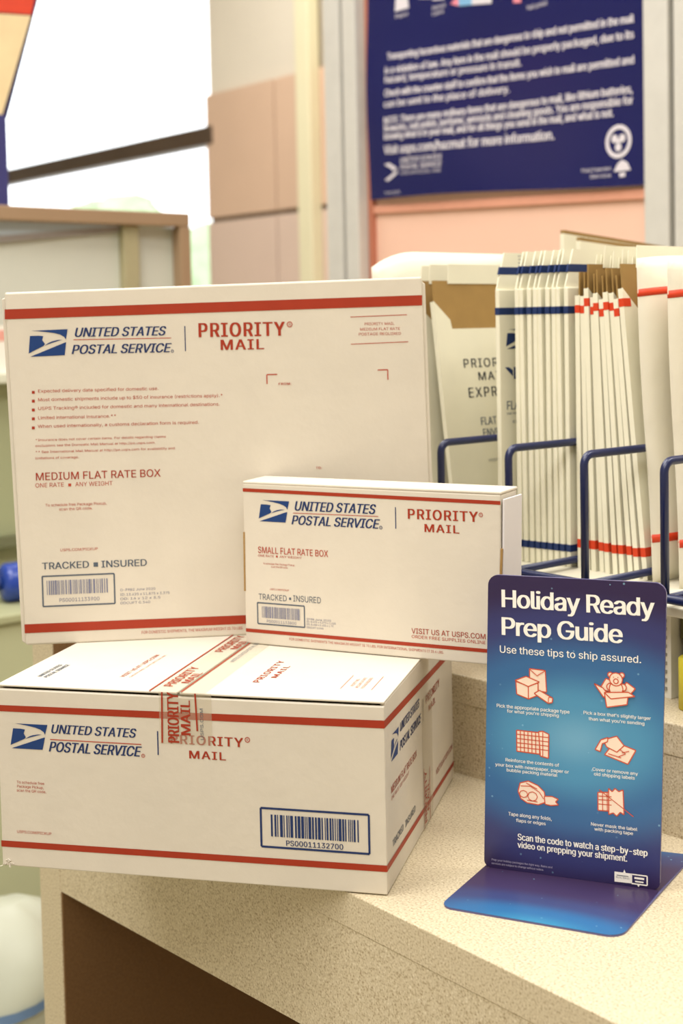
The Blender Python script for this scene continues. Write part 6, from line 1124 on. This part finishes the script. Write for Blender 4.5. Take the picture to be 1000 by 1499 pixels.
mb = MB(); regmark(mb, f2, 4.86, 9.31, .045); rect(mb, f2, 5.26, 5.29, 9.30, 10.10); mb.build('divider_line', BLUE, c2)
lettering(c2, f2, 'service_lettering', T_B2[2:4])
mb = MB(); regmark(mb, f2, 8.62, 10.10, .085); mb.build('registered_mark', REDP, c2)
o = lettering(c2, f2, 'postage_lettering', T_B2[4:7])
mb = MB(); line(mb, f2, (10.594, 10.305), (12.446, 10.35), .022); line(mb, f2, (10.593, 9.421), (12.477, 9.466), .022); mb.build('postage_rules', REDP, c2)
mb = MB()
outline(mb, f2, [(7.848, 8.188), (7.848, 8.488), (8.183, 8.491)], .035, close=False)
outline(mb, f2, [(11.45, 8.56), (11.781, 8.565), (11.781, 8.232)], .035, close=False)
mb.build('address_corner_marks', REDP, c2)
lettering(c2, f2, 'address_lettering', T_B2[7:9], REDP)
lettering(c2, f2, 'bullet_lettering', T_B2[9:14])
mb = MB()
for s, t in ((.494, 8.091), (.485, 7.811), (.476, 7.531), (.467, 7.251), (.458, 6.962)):
    rect(mb, f2, s - .045, s + .045, t - .045, t + .045)
mb.build('bullet_squares', RED, c2)
lettering(c2, f2, 'fine_print', T_B2[14:18])
lettering(c2, f2, 'size_lettering', T_B2[18:19])
mb = MB(); rect(mb, f2, 1.48, 1.57, 5.065, 5.155)
for r in T_B2[19:21]: text(mb, f2, r[0], r[1], r[3], (r[2] + r[4]) / 2, r[5])
mb.build('rate_lettering', REDP, c2)
lettering(c2, f2, 'pickup_note', T_B2[21:23])
lettering(c2, f2, 'pickup_website', T_B2[23:24])
mb = MB()
for r in T_B2[24:26]: text(mb, f2, r[0], r[1], r[3], (r[2] + r[4]) / 2, r[5], .03)
rect(mb, f2, 2.19, 2.33, 2.45, 2.59)
mb.build('tracking_lettering', GREYI, c2)
BARGREY = mat('grey_violet_ink', '7d7f96', .5, noise=.06)
barcode(c2, f2, (.58, 2.825, 1.235, 2.205), (.711, 2.642, 1.60, 2.06), (T_B2[26][0], T_B2[26][1], T_B2[26][3], 1.36, .117), 21, BARGREY, GREYI, .045)
lettering(c2, f2, 'stock_lettering', T_B2[27:31], BARGREY)
lettering(c2, f2, 'bottom_note', T_B2[31:32])

# ------------------------------------------------------------------ small carton
f3 = Face((-8.266, 1.062, 5.3), Vector((7.867, 3.685, 0)).normalized(), (0, 0, 1))
c3 = root('shipping_carton', (-4.6, 3.4, 5.3), 'smallest white shipping carton standing upright on the right of the wide carton', 'carton')
solid(f3, [(.03, .02), (8.69, .02), (8.76, 5.06), (.06, 5.12)], 1.36).build('carton_body', CARD, c3, bevel=.04)
mb = MB()
lid = [f3.pt(.05, 5.10), f3.pt(8.78, 5.06), f3.pt(8.78, 5.06, -1.40), f3.pt(.05, 5.12, -1.40)]
mb.hexa([tuple(p) for p in lid] + [tuple(p + Vector((0, 0, .09))) for p in lid])
mb.build('lid', CARD, c3, bevel=.035)
CARD_COOL_LIT = mat('cool_lit_carton', 'e4e0e0', .55, noise=.04, nscale=25)  # white board with cool light from the right put into its colour
mb = MB()
q = [f3.pt(8.70, .03, -.05), f3.pt(8.76, .03, -1.34), f3.pt(8.87, 4.93, -1.34), f3.pt(8.80, 4.93, -.05)]
mb.prism([tuple(p) for p in q], tuple(f3.ex * .07))
mb.build('end_flap', CARD_COOL_LIT, c3, bevel=.02)
mb = MB()
for s0, t0, s1, t1 in ((.015, 1.69, .035, 3.57), (8.70, 2.69, 8.745, 3.48)):
    mb.prism([tuple(f3.pt(s0, t0, .01)), tuple(f3.pt(s0 + .06, t0, .01)), tuple(f3.pt(s1 + .06, t1, .01)), tuple(f3.pt(s1, t1, .01))], tuple(f3.n * -.12))
mb.build('tuck_slots', CARD_IN, c3)
mb = MB(); poly(mb, f3, [(.06, 4.859), (8.76, 4.769), (8.76, 4.879), (.06, 4.968)]); mb.build('upper_stripe', RED, c3)
mb = MB(); poly(mb, f3, [(.05, .388), (8.70, .383), (8.70, .492), (.05, .498)]); mb.build('lower_stripe', RED, c3)
emblem(c3, f3, (.583, 3.945), (1.58, 3.939), (1.716, 4.613), (.733, 4.615))
lettering(c3, f3, 'wordmark', T_B3[0:2])
mb = MB(); line(mb, f3, (1.856, 4.25), (4.806, 4.265), .018); mb.build('wordmark_rule', REDP, c3)
mb = MB(); rect(mb, f3, 5.365, 5.395, 3.921, 4.568); regmark(mb, f3, 4.88, 3.93, .05); mb.build('divider_line', BLUE, c3)
lettering(c3, f3, 'service_lettering', T_B3[2:4])
mb = MB(); regmark(mb, f3, 8.14, 4.45, .06); mb.build('registered_mark', REDP, c3)
lettering(c3, f3, 'size_lettering', T_B3[4:5], REDP)
mb = MB(); rect(mb, f3, 1.21, 1.27, 2.825, 2.885)
for r in T_B3[5:7]: text(mb, f3, r[0], r[1], r[3], (r[2] + r[4]) / 2, r[5])
mb.build('rate_lettering', REDP, c3)
lettering(c3, f3, 'pickup_note', T_B3[7:9])
lettering(c3, f3, 'pickup_website', T_B3[9:10])
mb = MB()
for r in T_B3[10:12]: text(mb, f3, r[0], r[1], r[3], (r[2] + r[4]) / 2, r[5])
rect(mb, f3, 1.645, 1.72, 1.51, 1.585)
mb.build('tracking_lettering', GREYI, c3)
barcode(c3, f3, (.495, 2.18, .682, 1.35), (.655, 2.04, .885, 1.245), (T_B3[12][0], T_B3[12][1], T_B3[12][3], .741, .086), 31, BARGREY, GREYI, .04)
lettering(c3, f3, 'stock_lettering', T_B3[13:17], BARGREY)
lettering(c3, f3, 'website_lettering', T_B3[17:18])
lettering(c3, f3, 'website_note', T_B3[18:19])
lettering(c3, f3, 'bottom_note', T_B3[19:20])

# ------------------------------------------------------------------ counter sign
f4 = Face((.541, 3.097, 0), Vector((4.435, 2.301, 0)).normalized(), (0, 0, 1))
s4 = root('counter_sign', (3, 4, 0), 'dark blue printed tabletop sign with white heading on the counter right of the cartons', 'sign')
def rounded(pts, r, seg=6):
    out = []
    k = len(pts)
    for i in range(k):
        p, a, b = Vector(pts[i]), Vector(pts[i - 1]), Vector(pts[(i + 1) % k])
        da, db = (a - p).normalized(), (b - p).normalized()
        rr = r[i] if isinstance(r, (list, tuple)) else r
        if rr <= 0:
            out.append(tuple(p)); continue
        ang = da.angle(db)
        l = rr / math.tan(ang / 2)
        p0, p1 = p + da * l, p + db * l
        c = p + (da + db).normalized() * (rr / math.sin(ang / 2))
        for j in range(seg + 1):
            q = p0.lerp(p1, j / seg) - c
            out.append(tuple(c + q.normalized() * rr))
    return out
PAN = rounded([(0, .06), (4.996, .06), (5.246, 8.396), (.252, 8.376)], [.2, .2, .3, .3])
def panel_uv(p):
    d = Vector(p) - f4.P
    s, t = d.dot(f4.ex), d.z
    return ((s - .03 * t) / 5.0, t / 8.4)
mb = MB(); mb.prism([tuple(f4.pt(a, b, -.01)) for a, b in PAN], tuple(-f4.n * .09)); mb.build('panel', ACRYL, s4)
mb = MB(); mb.quad(*[f4.pt(a, b, 0) for a, b in PAN])
mb.build('printed_front', SIGN_P, s4, uv=panel_uv)
hd = Vector((4.435, 2.301, 0)).normalized()
fwd = Vector((1.137, -2.777, 0))
BS = [(.541, 3.097), (1.637, .438), (6.132, 2.502), (4.976, 5.398)]
hl, hr = Vector((.541, 3.097, 0)), Vector((4.976, 5.398, 0))
bl_ = hl + Vector((-.96, 2.42, 0))
br_ = hr + Vector((-.93, 2.62, 0))
base = rounded([(1.637, .438, .0), (6.132, 2.502, .0), tuple(br_), tuple(bl_)], [.35, .45, .2, .2])
def base_uv(p):
    d = Vector(p) - Vector((1.637, .438, 0))
    e = Vector((4.495, 2.064, 0)).normalized()
    v = Vector((-e.y, e.x, 0))
    return (d.dot(e) / 5.0, abs(d.dot(v)) / 3.1)
mb = MB(); mb.prism([(a, b, .0) for a, b, c in base], (0, 0, .05)); mb.build('base_plate', ACRYL, s4)
half = len(base) // 2
fr_, bk_ = base[:14], base[14:]
mb = MB()
mb.quad(*([(a, b, .056) for a, b, c in fr_] + [(hr.x, hr.y, .056), (hl.x, hl.y, .056)]))
mb.build('base_print', SIGN_B, s4, uv=base_uv)
mb = MB()
mb.quad(*([(hl.x, hl.y, .056), (hr.x, hr.y, .056)] + [(a, b, .056) for a, b, c in bk_]))
mb.build('rear_base_print', SIGN_B, s4, uv=lambda p: (base_uv(p)[0], max(0.2, 1.0 - (base_uv(p)[1] - 1.0) * 1.2)))
SB = {'wb': .046, 'wm': .012, 'ws': .02, 'wm2': .04}
def swrite(name, rows, m=WHITE):
    mb = MB()
    for s, a, t0, b, t1, cap, st in rows:
        text(mb, f4, s, a, b, (t0 + t1) / 2, cap, SB[st], track=(-2.2 if st == 'wb' else 0))
    return mb.build(name, m, s4)
swrite('heading', T_S4[0:2])
swrite('subheading', T_S4[2:3])
swrite('tip_captions', T_S4[3:16])
swrite('closing_lines', T_S4[16:18])
swrite('small_print', T_S4[18:20], mat('lavender_print', 'a9a3bf', .5, noise=.03))
def circle(s, t, r, k=12):
    return [(s + r * math.cos(2 * math.pi * i / k), t + r * math.sin(2 * math.pi * i / k)) for i in range(k)]
def icon(name, polys, lines, lw=.03):
    """cream shapes edged in coral, later shapes over earlier ones: polys and strokes in panel inches"""
    fill, edge = MB(), MB()
    d = .006
    for P in polys:
        poly(fill, f4, P, d)
        outline(edge, f4, P, lw, d + .002)
        d += .004
    for P in lines:
        outline(edge, f4, P, lw * .75, d + .002, close=False)
    o = fill.build(name, ICON, s4)
    edge.build('icon_outline', ICONL, o)
    return o
# box, envelope and tube
icon('parcels_icon', [[(1.42, 5.82), (1.87, 5.80), (1.90, 5.20), (1.42, 5.22)],
                      [(1.02, 5.43), (1.38, 5.33), (1.38, 4.97), (1.04, 5.08)], [(1.38, 5.33), (1.66, 5.44), (1.66, 5.10), (1.38, 4.97)],
                      [(1.0, 5.46), (1.32, 5.60), (1.70, 5.47), (1.38, 5.32)],
                      [(1.55, 5.14), (1.70, 5.24), (2.08, 5.05), (2.06, 4.93), (1.95, 4.90)]],
     [[(1.44, 5.80), (1.64, 5.64), (1.86, 5.79)], [(1.95, 4.92), (1.96, 5.06), (2.06, 5.08)]])
# open box with a plush bear inside
icon('filled_box_icon', [[(3.40, 5.42), (3.58, 5.72), (3.88, 5.60), (3.80, 5.34)], [(4.00, 5.40), (4.14, 5.66), (4.38, 5.50), (4.22, 5.30)],
                         circle(3.70, 5.83, .07), circle(4.02, 5.84, .07), circle(3.70, 5.50, .10), circle(4.04, 5.51, .10), circle(3.86, 5.46, .19), circle(3.86, 5.72, .18), circle(3.86, 5.67, .065),
                         [(3.26, 5.56), (3.50, 5.46), (3.62, 5.32), (3.52, 5.20)], [(3.54, 5.34), (4.20, 5.40), (4.16, 5.06), (3.60, 4.94)], [(3.54, 5.34), (4.20, 5.40), (4.38, 5.30), (3.72, 5.18)]],
     [circle(3.80, 5.78, .008, 5), circle(3.92, 5.78, .008, 5)])
# sheet of cushioning film with its roll
icon('cushion_film_icon', [[(1.02, 4.06), (1.68, 4.05), (1.68, 3.45), (1.02, 3.47)], [(1.66, 4.08), (1.78, 4.10), (1.95, 4.03), (1.93, 3.36), (1.70, 3.40)]],
     [[(1.02 + .11 * i, 4.06), (1.02 + .11 * i, 3.47)] for i in range(1, 6)] + [[(1.02, 3.47 + .12 * i), (1.95, 3.46 + .12 * i)] for i in range(1, 5)] + [[(1.78, 4.08), (1.77, 3.38)]], .032)
# hand peeling a label
icon('label_peeling_icon', [[(3.52, 3.62), (3.80, 4.00), (4.38, 3.82), (4.16, 3.42)], [(3.48, 4.02), (3.86, 4.16), (4.06, 3.92), (3.86, 3.72), (3.58, 3.84)],
                            [(3.26, 3.74), (3.42, 4.02), (3.62, 4.10), (3.60, 3.98), (3.46, 3.92), (3.40, 3.70)]],
     [[(3.62, 3.66), (3.98, 3.58)], [(4.0, 3.72), (4.2, 3.78)], [(3.9, 3.6), (4.1, 3.7), (3.95, 3.8)]])
# hand with a roll of tape
icon('tape_roll_icon', [[(1.04, 2.34), (1.10, 2.58), (1.34, 2.66), (1.62, 2.56), (1.80, 2.40), (1.84, 2.12), (1.62, 2.02), (1.30, 2.04), (1.12, 2.14)],
                        [(1.80, 2.28), (2.02, 2.30), (2.20, 2.24), (2.12, 2.16), (2.20, 2.08), (1.98, 2.04), (1.82, 2.06)]],
     [[(1.20 + .12 * math.cos(a * .785), 2.28 + .10 * math.sin(a * .785)) for a in range(9)], [(1.46 + .14 * math.cos(a * .785), 2.24 + .13 * math.sin(a * .785)) for a in range(9)],
      [(1.12, 2.5), (1.4, 2.52), (1.66, 2.38), (1.78, 2.2)], [(1.3, 2.12), (1.6, 2.1)], [(1.28, 2.6), (1.6, 2.46)]])
# label crossed by tape
icon('label_tape_icon', [[(3.32, 2.56), (3.72, 2.60), (3.72, 2.08), (3.32, 2.06)], [(3.62, 2.70), (3.72, 2.62), (3.80, 2.72), (3.90, 2.64), (4.02, 2.70), (4.04, 2.02), (3.94, 2.08), (3.84, 1.96), (3.74, 2.04), (3.62, 1.98)]],
     [[(3.34, 2.46), (3.70, 2.48)], [(3.34, 2.36), (3.7, 2.38)], [(3.34, 2.24), (3.7, 2.25)], [(3.45, 2.56), (3.45, 2.06)], [(3.58, 2.58), (3.58, 2.06)], [(3.36, 2.64), (4.30, 2.0)]])
mb = MB()
for P in ([(3.76, .14), (4.22, .15), (4.23, .42), (3.76, .42)], [(4.0, .42), (4.07, .42), (4.035, .51)], [(4.38, .14), (4.46, .14), (4.42, .075)]):
    poly(mb, f4, P)
outline(mb, f4, [(4.23, .15), (4.66, .15), (4.66, .405), (4.23, .405)], .035)
line(mb, f4, (4.31, .315), (4.58, .315), .055)
line(mb, f4, (4.33, .22), (4.56, .22), .04)
bo = mb.build('corner_badge', WHITE, s4)
mb = MB(); text(mb, f4, 'POSTAL SERVICE', 3.8, 4.18, .25, .045, d=.014); line(mb, f4, (3.82, .33), (4.15, .33), .02, .014)
mb.build('badge_lettering', GREYI, bo)

# ------------------------------------------------------------------ envelope rack
RN0, RN1, RZ, RT = 9.5, 22.2, 6.95, 11.1
POST = [-15.3, -11.8, -8.28, -4.84, -1.40, 1.86, 5.2, 8.6]
rk = root('wire_rack', (-3.4, 15.8, 3.43), 'navy blue wire file rack with upright dividers on the raised ledge', 'rack')
for u in POST:
    arc = []
    for k in range(7):
        a = math.pi / 2 * k / 6
        arc.append((u, RN0 + .35 - .35 * math.cos(a), RT - .35 + .35 * math.sin(a)))
    arc2 = [(u, RN1 - .35 + .35 * math.sin(math.pi / 2 * k / 6), RT - .35 + .35 * math.cos(math.pi / 2 * k / 6)) for k in range(7)]
    MB().tube([(u, RN0, RZ)] + arc + arc2 + [(u, RN1, RZ)], .135, 12).build('divider_wire', NAVY, rk, True)
fr = MB()
fr.tube([(-15.6, RN0, RZ), (8.9, RN0, RZ)], .15)
fr.tube([(-15.6, RN1, RZ), (8.9, RN1, RZ)], .15)
for u in POST:
    fr.tube([(u, RN0, RZ - .02), (u, RN1, RZ - .02)], .13)
fr.build('base_frame', NAVY, rk, True)
MB().box(-15.4, 8.7, RN0 + .3, RN1 - .2, RZ - .62, RZ - .32).build('tray_board', mat('pale_tray', 'd8d3bd', .6, noise=.05), rk, bevel=.04)
for u in (-15.4, 8.7):
    for n in (RN0, RN1):
        MB().tube([(u, n, 3.43), (u, n, RZ)], .15).build('leg', NAVY, rk, True)
ET = RZ - .32         # tray surface

# things on the ledge below the rack, seen right of the sign
bx = root('forms_box', (1.6, 11.6, 3.43), 'olive yellow box standing on the ledge under the rack, right of the sign', 'box')
MB().box(1.15, 5.2, 11.2, 16, 3.43, 5.9).build('box_body', mat('olive_yellow_card', '9a9440', .6, noise=.1, nscale=40), bx, bevel=.04)
MB().box(1.1, 5.25, 11.15, 16.05, 5.3, 6.0).build('box_lid', mat('dark_olive_card', '5f5c34', .6, noise=.1), bx, bevel=.04)
pdn = root('forms_pad', (.6, 11.2, 3.43), 'upright white forms pad standing under the rack just right of the sign', 'pad')
MB().box(.2, 1.0, 10.8, 13.5, 3.43, 6.2).build('sheets', mat('white_sheets', 'e6e3d6', .6, noise=.05), pdn, bevel=.02)
mb = MB()
for k in range(9):
    mb.box(.35, .85, 10.74, 10.8, 3.7 + k * .27, 3.8 + k * .27)
mb.build('grey_print', mat('grey_print', '9c9a90', .6, noise=.1), pdn)
yb = root('tape_roll', (2.1, 10.6, 3.43), 'bright yellow roll standing on the ledge at the right edge of the photo', 'roll')
MB().lathe((2.2, 10.55, 3.43), (0, 0, 1), [(0, .5), (.02, .55), (1.55, .55), (1.6, .5)], 24).build('roll_body', mat('yellow_plastic', 'd7c93a', .4, noise=.08, nscale=60), yb, True)
MB().lathe((2.2, 10.55, 5.03), (0, 0, 1), [(0, .25), (.03, .25)], 18).build('core', KRAFT, yb, True)

# ------------------------------------------------------------------ envelopes
def env_open(u, n0, label, group, stripe=None, letters=False):
    PAPER = globals()['PAPER' if stripe else 'PAPER2']
    """open board envelope: kraft inside shows above the notched front"""
    r = root('board_envelope', (u, n0, ET), label, 'envelope', group)
    z = ET
    MB().box(u - .02, u + .02, n0, n0 + 9.3, z, z + 9.5).build('back_panel', PAPER, r)
    MB().hexa([(u + .022, n0 + .01, z + 7.5), (u + .05, n0 + .01, z + 7.5), (u + .05, n0 + 9.29, z + 7.5), (u + .022, n0 + 9.29, z + 7.5), (u - .02, n0 + .12, z + 10.42), (u + .05, n0 + .12, z + 10.42), (u + .05, n0 + 9.2, z + 10.42), (u - .02, n0 + 9.2, z + 10.42)]).build('kraft_lining', KRAFT, r)
    P = [(0, 0), (9.3, 0), (9.3, 9.55), (8.6, 8.9), (8.52, 8.55), (.80, 8.55), (.74, 8.9), (0, 9.62)]
    MB().prism([(u + .075, n0 + a, z + h) for a, h in P], (.04, 0, 0)).build('front_panel', PAPER, r)
    MB().box(u - .08, u + .125, n0 - .02, n0 + .02, z, z + 9.6).build('side_fold', PAPER, r)
    MB().prism([(u + .05, n0 + .85, z + 10.3), (u + .05, n0 + 8.4, z + 10.3), (u + .08, n0 + 8.2, z + 11.05), (u + .08, n0 + .95, z + 11.05)], (.03, 0, 0)).build('top_flap', PAPER, r)
    if stripe:
        q = MB()
        q.box(u - .085, u + .13, n0 - .026, n0 + .35, z + 9.0, z + 9.27)
        q.build('upper_stripe', stripe, r)
        MB().box(u - .085, u + .13, n0 - .026, n0 + 9.3, z + .75, z + 1.05).build('lower_stripe', stripe, r)
    if letters:
        ff = Face((u + .12, n0, z), (0, 1, 0), (0, 0, 1), (1, 0, 0))
        lettering(r, ff, 'service_lettering', [('PRIORITY', 1.15, 7.03, 4.1, 7.03, .34, 'blm'), ('MAIL', 1.85, 6.52, 3.4, 6.52, .32, 'blm'), ('EXPRESS', 1.25, 5.87, 4.0, 5.87, .38, 'blm')], mat('charcoal_ink', '33363c', .5, noise=.05), track=9)
        lettering(r, ff, 'size_lettering', [('FLAT RATE', 1.75, 4.78, 3.6, 4.78, .30, 'blm'), ('ENVELOPE', 1.8, 4.33, 3.6, 4.33, .30, 'blm'), ('FOR DOMESTIC USE ONLY', 1.9, 4.13, 4.2, 4.13, .08, 'bl'), ('VISIT US AT USPS.COM', 1.95, 3.35, 4.2, 3.35, .1, 'bl')], GREYI)
    return r

def env_closed(u, n0, label, group):
    r = root('striped_envelope', (u, n0, ET), label, 'envelope', group)
    z = ET
    MB().box(u, u + .2, n0, n0 + 9.3, z, z + 9.9).build('body', PAPER, r, bevel=.03)
    MB().prism([(u + .03, n0 + .0, z + 9.9), (u + .03, n0 + 9.3, z + 9.9), (u + .03, n0 + 8.8, z + 11.25), (u + .03, n0 + .42, z + 11.25)], (.06, 0, 0)).build('flap', PAPER, r)
    MB().box(u - .008, u + .208, n0 - .012, n0 + 9.31, z + 8.98, z + 9.24).build('lower_blue_stripe', BLUE, r)
    MB().prism([(u + .02, n0 + .10, z + 10.45), (u + .02, n0 + 9.1, z + 10.45), (u + .02, n0 + 9.05, z + 10.72), (u + .02, n0 + .18, z + 10.72)], (.08, 0, 0)).build('upper_blue_stripe', BLUE, r)
    MB().box(u - .008, u + .208, n0 - .012, n0 + 9.31, z + .55, z + .80).build('bottom_blue_stripe', BLUE, r)
    return r

def lean(r, a):
    r.rotation_euler = (0, math.radians(a), 0)

# kraft-lined envelopes in the left slot
e1 = env_open(-9.95, 11.75, 'open board envelope with dark lettering and kraft inside, in the left rack slot', None, None, True)
e1b = env_open(-10.75, 11.45, 'plain open board envelope leaning behind the lettered one in the left slot', None)
e1c = clone(e1b, None, (-.42, .1, 0))
e1c['label'] = 'plain open board envelope farthest left in the rack, behind two others'
for r, a in ((e1, -7.6), (e1b, -7.2), (e1c, -8.2)):
    lean(r, a)

# blue striped envelopes
g = 'blue striped envelopes filed on edge behind the front one'
b1 = env_closed(-8.1, 12.1, 'front blue striped envelope showing its emblem in the second rack slot', None)
b2 = env_closed(-7.3, 12.3, 'blue striped white envelope filed on edge behind the one with the emblem', g)
ff = Face((-8.1 + .2, 12.1, ET), (0, 1, 0), (0, 0, 1), (1, 0, 0))
emblem(b1, ff, (.28, 7.73), (1.5, 7.73), (1.65, 8.45), (.42, 8.45), BLUE)
mb = MB()
for P in ([(.25, 7.06), (.65, 6.72), (.65, 6.95), (.45, 7.06)], [(.7, 7.06), (1.45, 7.06), (1.35, 6.62), (.7, 6.62)]):
    poly(mb, ff, P)
mb.build('express_mark', BLUE, b1)
lettering(b1, ff, 'size_lettering', [('FLAT RATE', .3, 5.5, 2.2, 5.5, .32, 'blm'), ('ONE RATE ANY WEIGHT', .3, 5.32, 1.9, 5.32, .08, 'bl'), ('ENVELOPE', .6, 5.0, 2.0, 5.0, .1, 'bl')], GREYI)
fl = Face((-8.1 + .09, 12.1, ET), (0, 1, 0), (0, 0, 1), (1, 0, 0))
mb = MB()
for k in range(5):
    text(mb, fl, ('EXTREMELY URGENT', 'Please rush to', 'addressee online', 'at your door', 'or at the counter')[k], 1.1, 2.2, 11.1 - k * .12, .06)
mb.build('flap_lettering', GREYI, b1)
for k in range(1, 9):
    c = clone(b2, None, (k * .262, k * .045, random.uniform(-.0, .0)))
    lean(c, -.6 * (k % 3 == 1))

# red striped open envelopes
g = 'red striped open envelopes in the third slot'
r1 = env_open(-4.62, 12.72, 'red striped board envelope with open kraft top in the third rack slot', g, EINK)
for k in range(1, 10):
    c = clone(r1, None, (k * .335, -.01 * k + random.uniform(-.06, .06), 0))
    lean(c, -.64 * k - random.uniform(0, .12))
    c.scale.z = random.uniform(.985, 1.03)

# puffy padded envelopes
def pad(u, n0, label, depth, height, thick, stripe=True, drop=.012):
    r = root('padded_mailer', (u, n0, ET), label, 'padded envelope', None)
    NA, NH = 22, 28
    def th(a, h):
        x = max(0, 1 - abs(2 * a - 1) ** 3.2)
        y = max(0, 1 - abs(2 * h - 1) ** 5)
        return thick / 2 * (x * y) ** .5 * (1 + .08 * math.sin(9 * h + 4 * a)) + .02
    def P(a, h, sg, e=0):
        return (u + sg * (th(a, h) + e), n0 + a * depth + .05 * math.sin(7 * h), ET + h * height * (1 - drop * max(0, 1 - a / .3) ** 2))
    def shell(h0, h1, nh, e):
        mb = MB()
        for sg in (1, -1):
            i = len(mb.v)
            for j in range(nh + 1):
                for k in range(NA + 1):
                    mb.v.append(P(k / NA, h0 + (h1 - h0) * j / nh, sg, e))
            for j in range(nh):
                for k in range(NA):
                    a = i + j * (NA + 1) + k
                    mb.f.append((a, a + 1, a + NA + 2, a + NA + 1) if sg > 0 else (a, a + NA + 1, a + NA + 2, a + 1))
        k2 = (NA + 1) * (nh + 1)
        for j in range(nh):
            for k in (0, NA):
                a, b = j * (NA + 1) + k, (j + 1) * (NA + 1) + k
                mb.f.append((a, b, b + k2, a + k2))
        for k in range(NA):
            for j in (0, nh):
                a = j * (NA + 1) + k
                mb.f.append((a, a + 1, a + 1 + k2, a + k2))
        return mb
    shell(0, 1, NH, 0).build('padded_body', PADDED, r, True)
    if stripe:
        shell(.882, .905, 2, .012).build('upper_stripe', EINK, r, True)
        shell(.125, .15, 2, .012).build('lower_stripe', EINK, r, True)
    return r
p1 = pad(-1.0, 12.35, 'puffy padded mailer with red stripes, first in the right slot of the rack', 8.6, 10.9, 1.0)
lean(p1, -3.2)
p2 = pad(.25, 12.2, 'puffy padded mailer with red stripes, cut by the right edge of the photo', 8.6, 10.8, 1.05)
lean(p2, -2.4)
p0 = pad(-13.6, 11.2, 'cream padded mailer rising behind the top right corner of the tallest carton', 7.5, 11.6, 1.2, False, .055)
lean(p0, -3)

# flat cartons standing behind the rack
def flat_carton(u, n0, top, label, tilt):
    r = root('folded_carton', (u, n0, 3.43), label, 'carton', 'folded cartons behind the rack')
    MB().hexa([(u, n0, 3.43), (u + .22, n0, 3.43), (u + .22, n0 + 13.5, 3.43), (u, n0 + 13.5, 3.43), (u, n0, top), (u + .22, n0, top), (u + .22, n0 + 13.5, top - tilt), (u, n0 + 13.5, top - tilt)]).build('board', PAPER, r)
    MB().hexa([(u + .01, n0 + .01, top), (u + .21, n0 + .01, top), (u + .21, n0 + 13.49, top - tilt), (u + .01, n0 + 13.49, top - tilt), (u + .01, n0 + .01, top + .16), (u + .21, n0 + .01, top + .16), (u + .21, n0 + 13.49, top - tilt + .16), (u + .01, n0 + 13.49, top - tilt + .16)]).build('kraft_edge', KRAFT, r)
    return r
flat_carton(-14.9, 22.7, 19.25, 'tallest folded flat carton standing behind the rack at top right', 1.1)
flat_carton(-14.2, 23.0, 18.9, 'middle folded flat carton standing behind the padded mailers', 1.0)
flat_carton(-13.4, 23.2, 17.9, 'lowest folded white flat carton just above the padded mailers', .6)
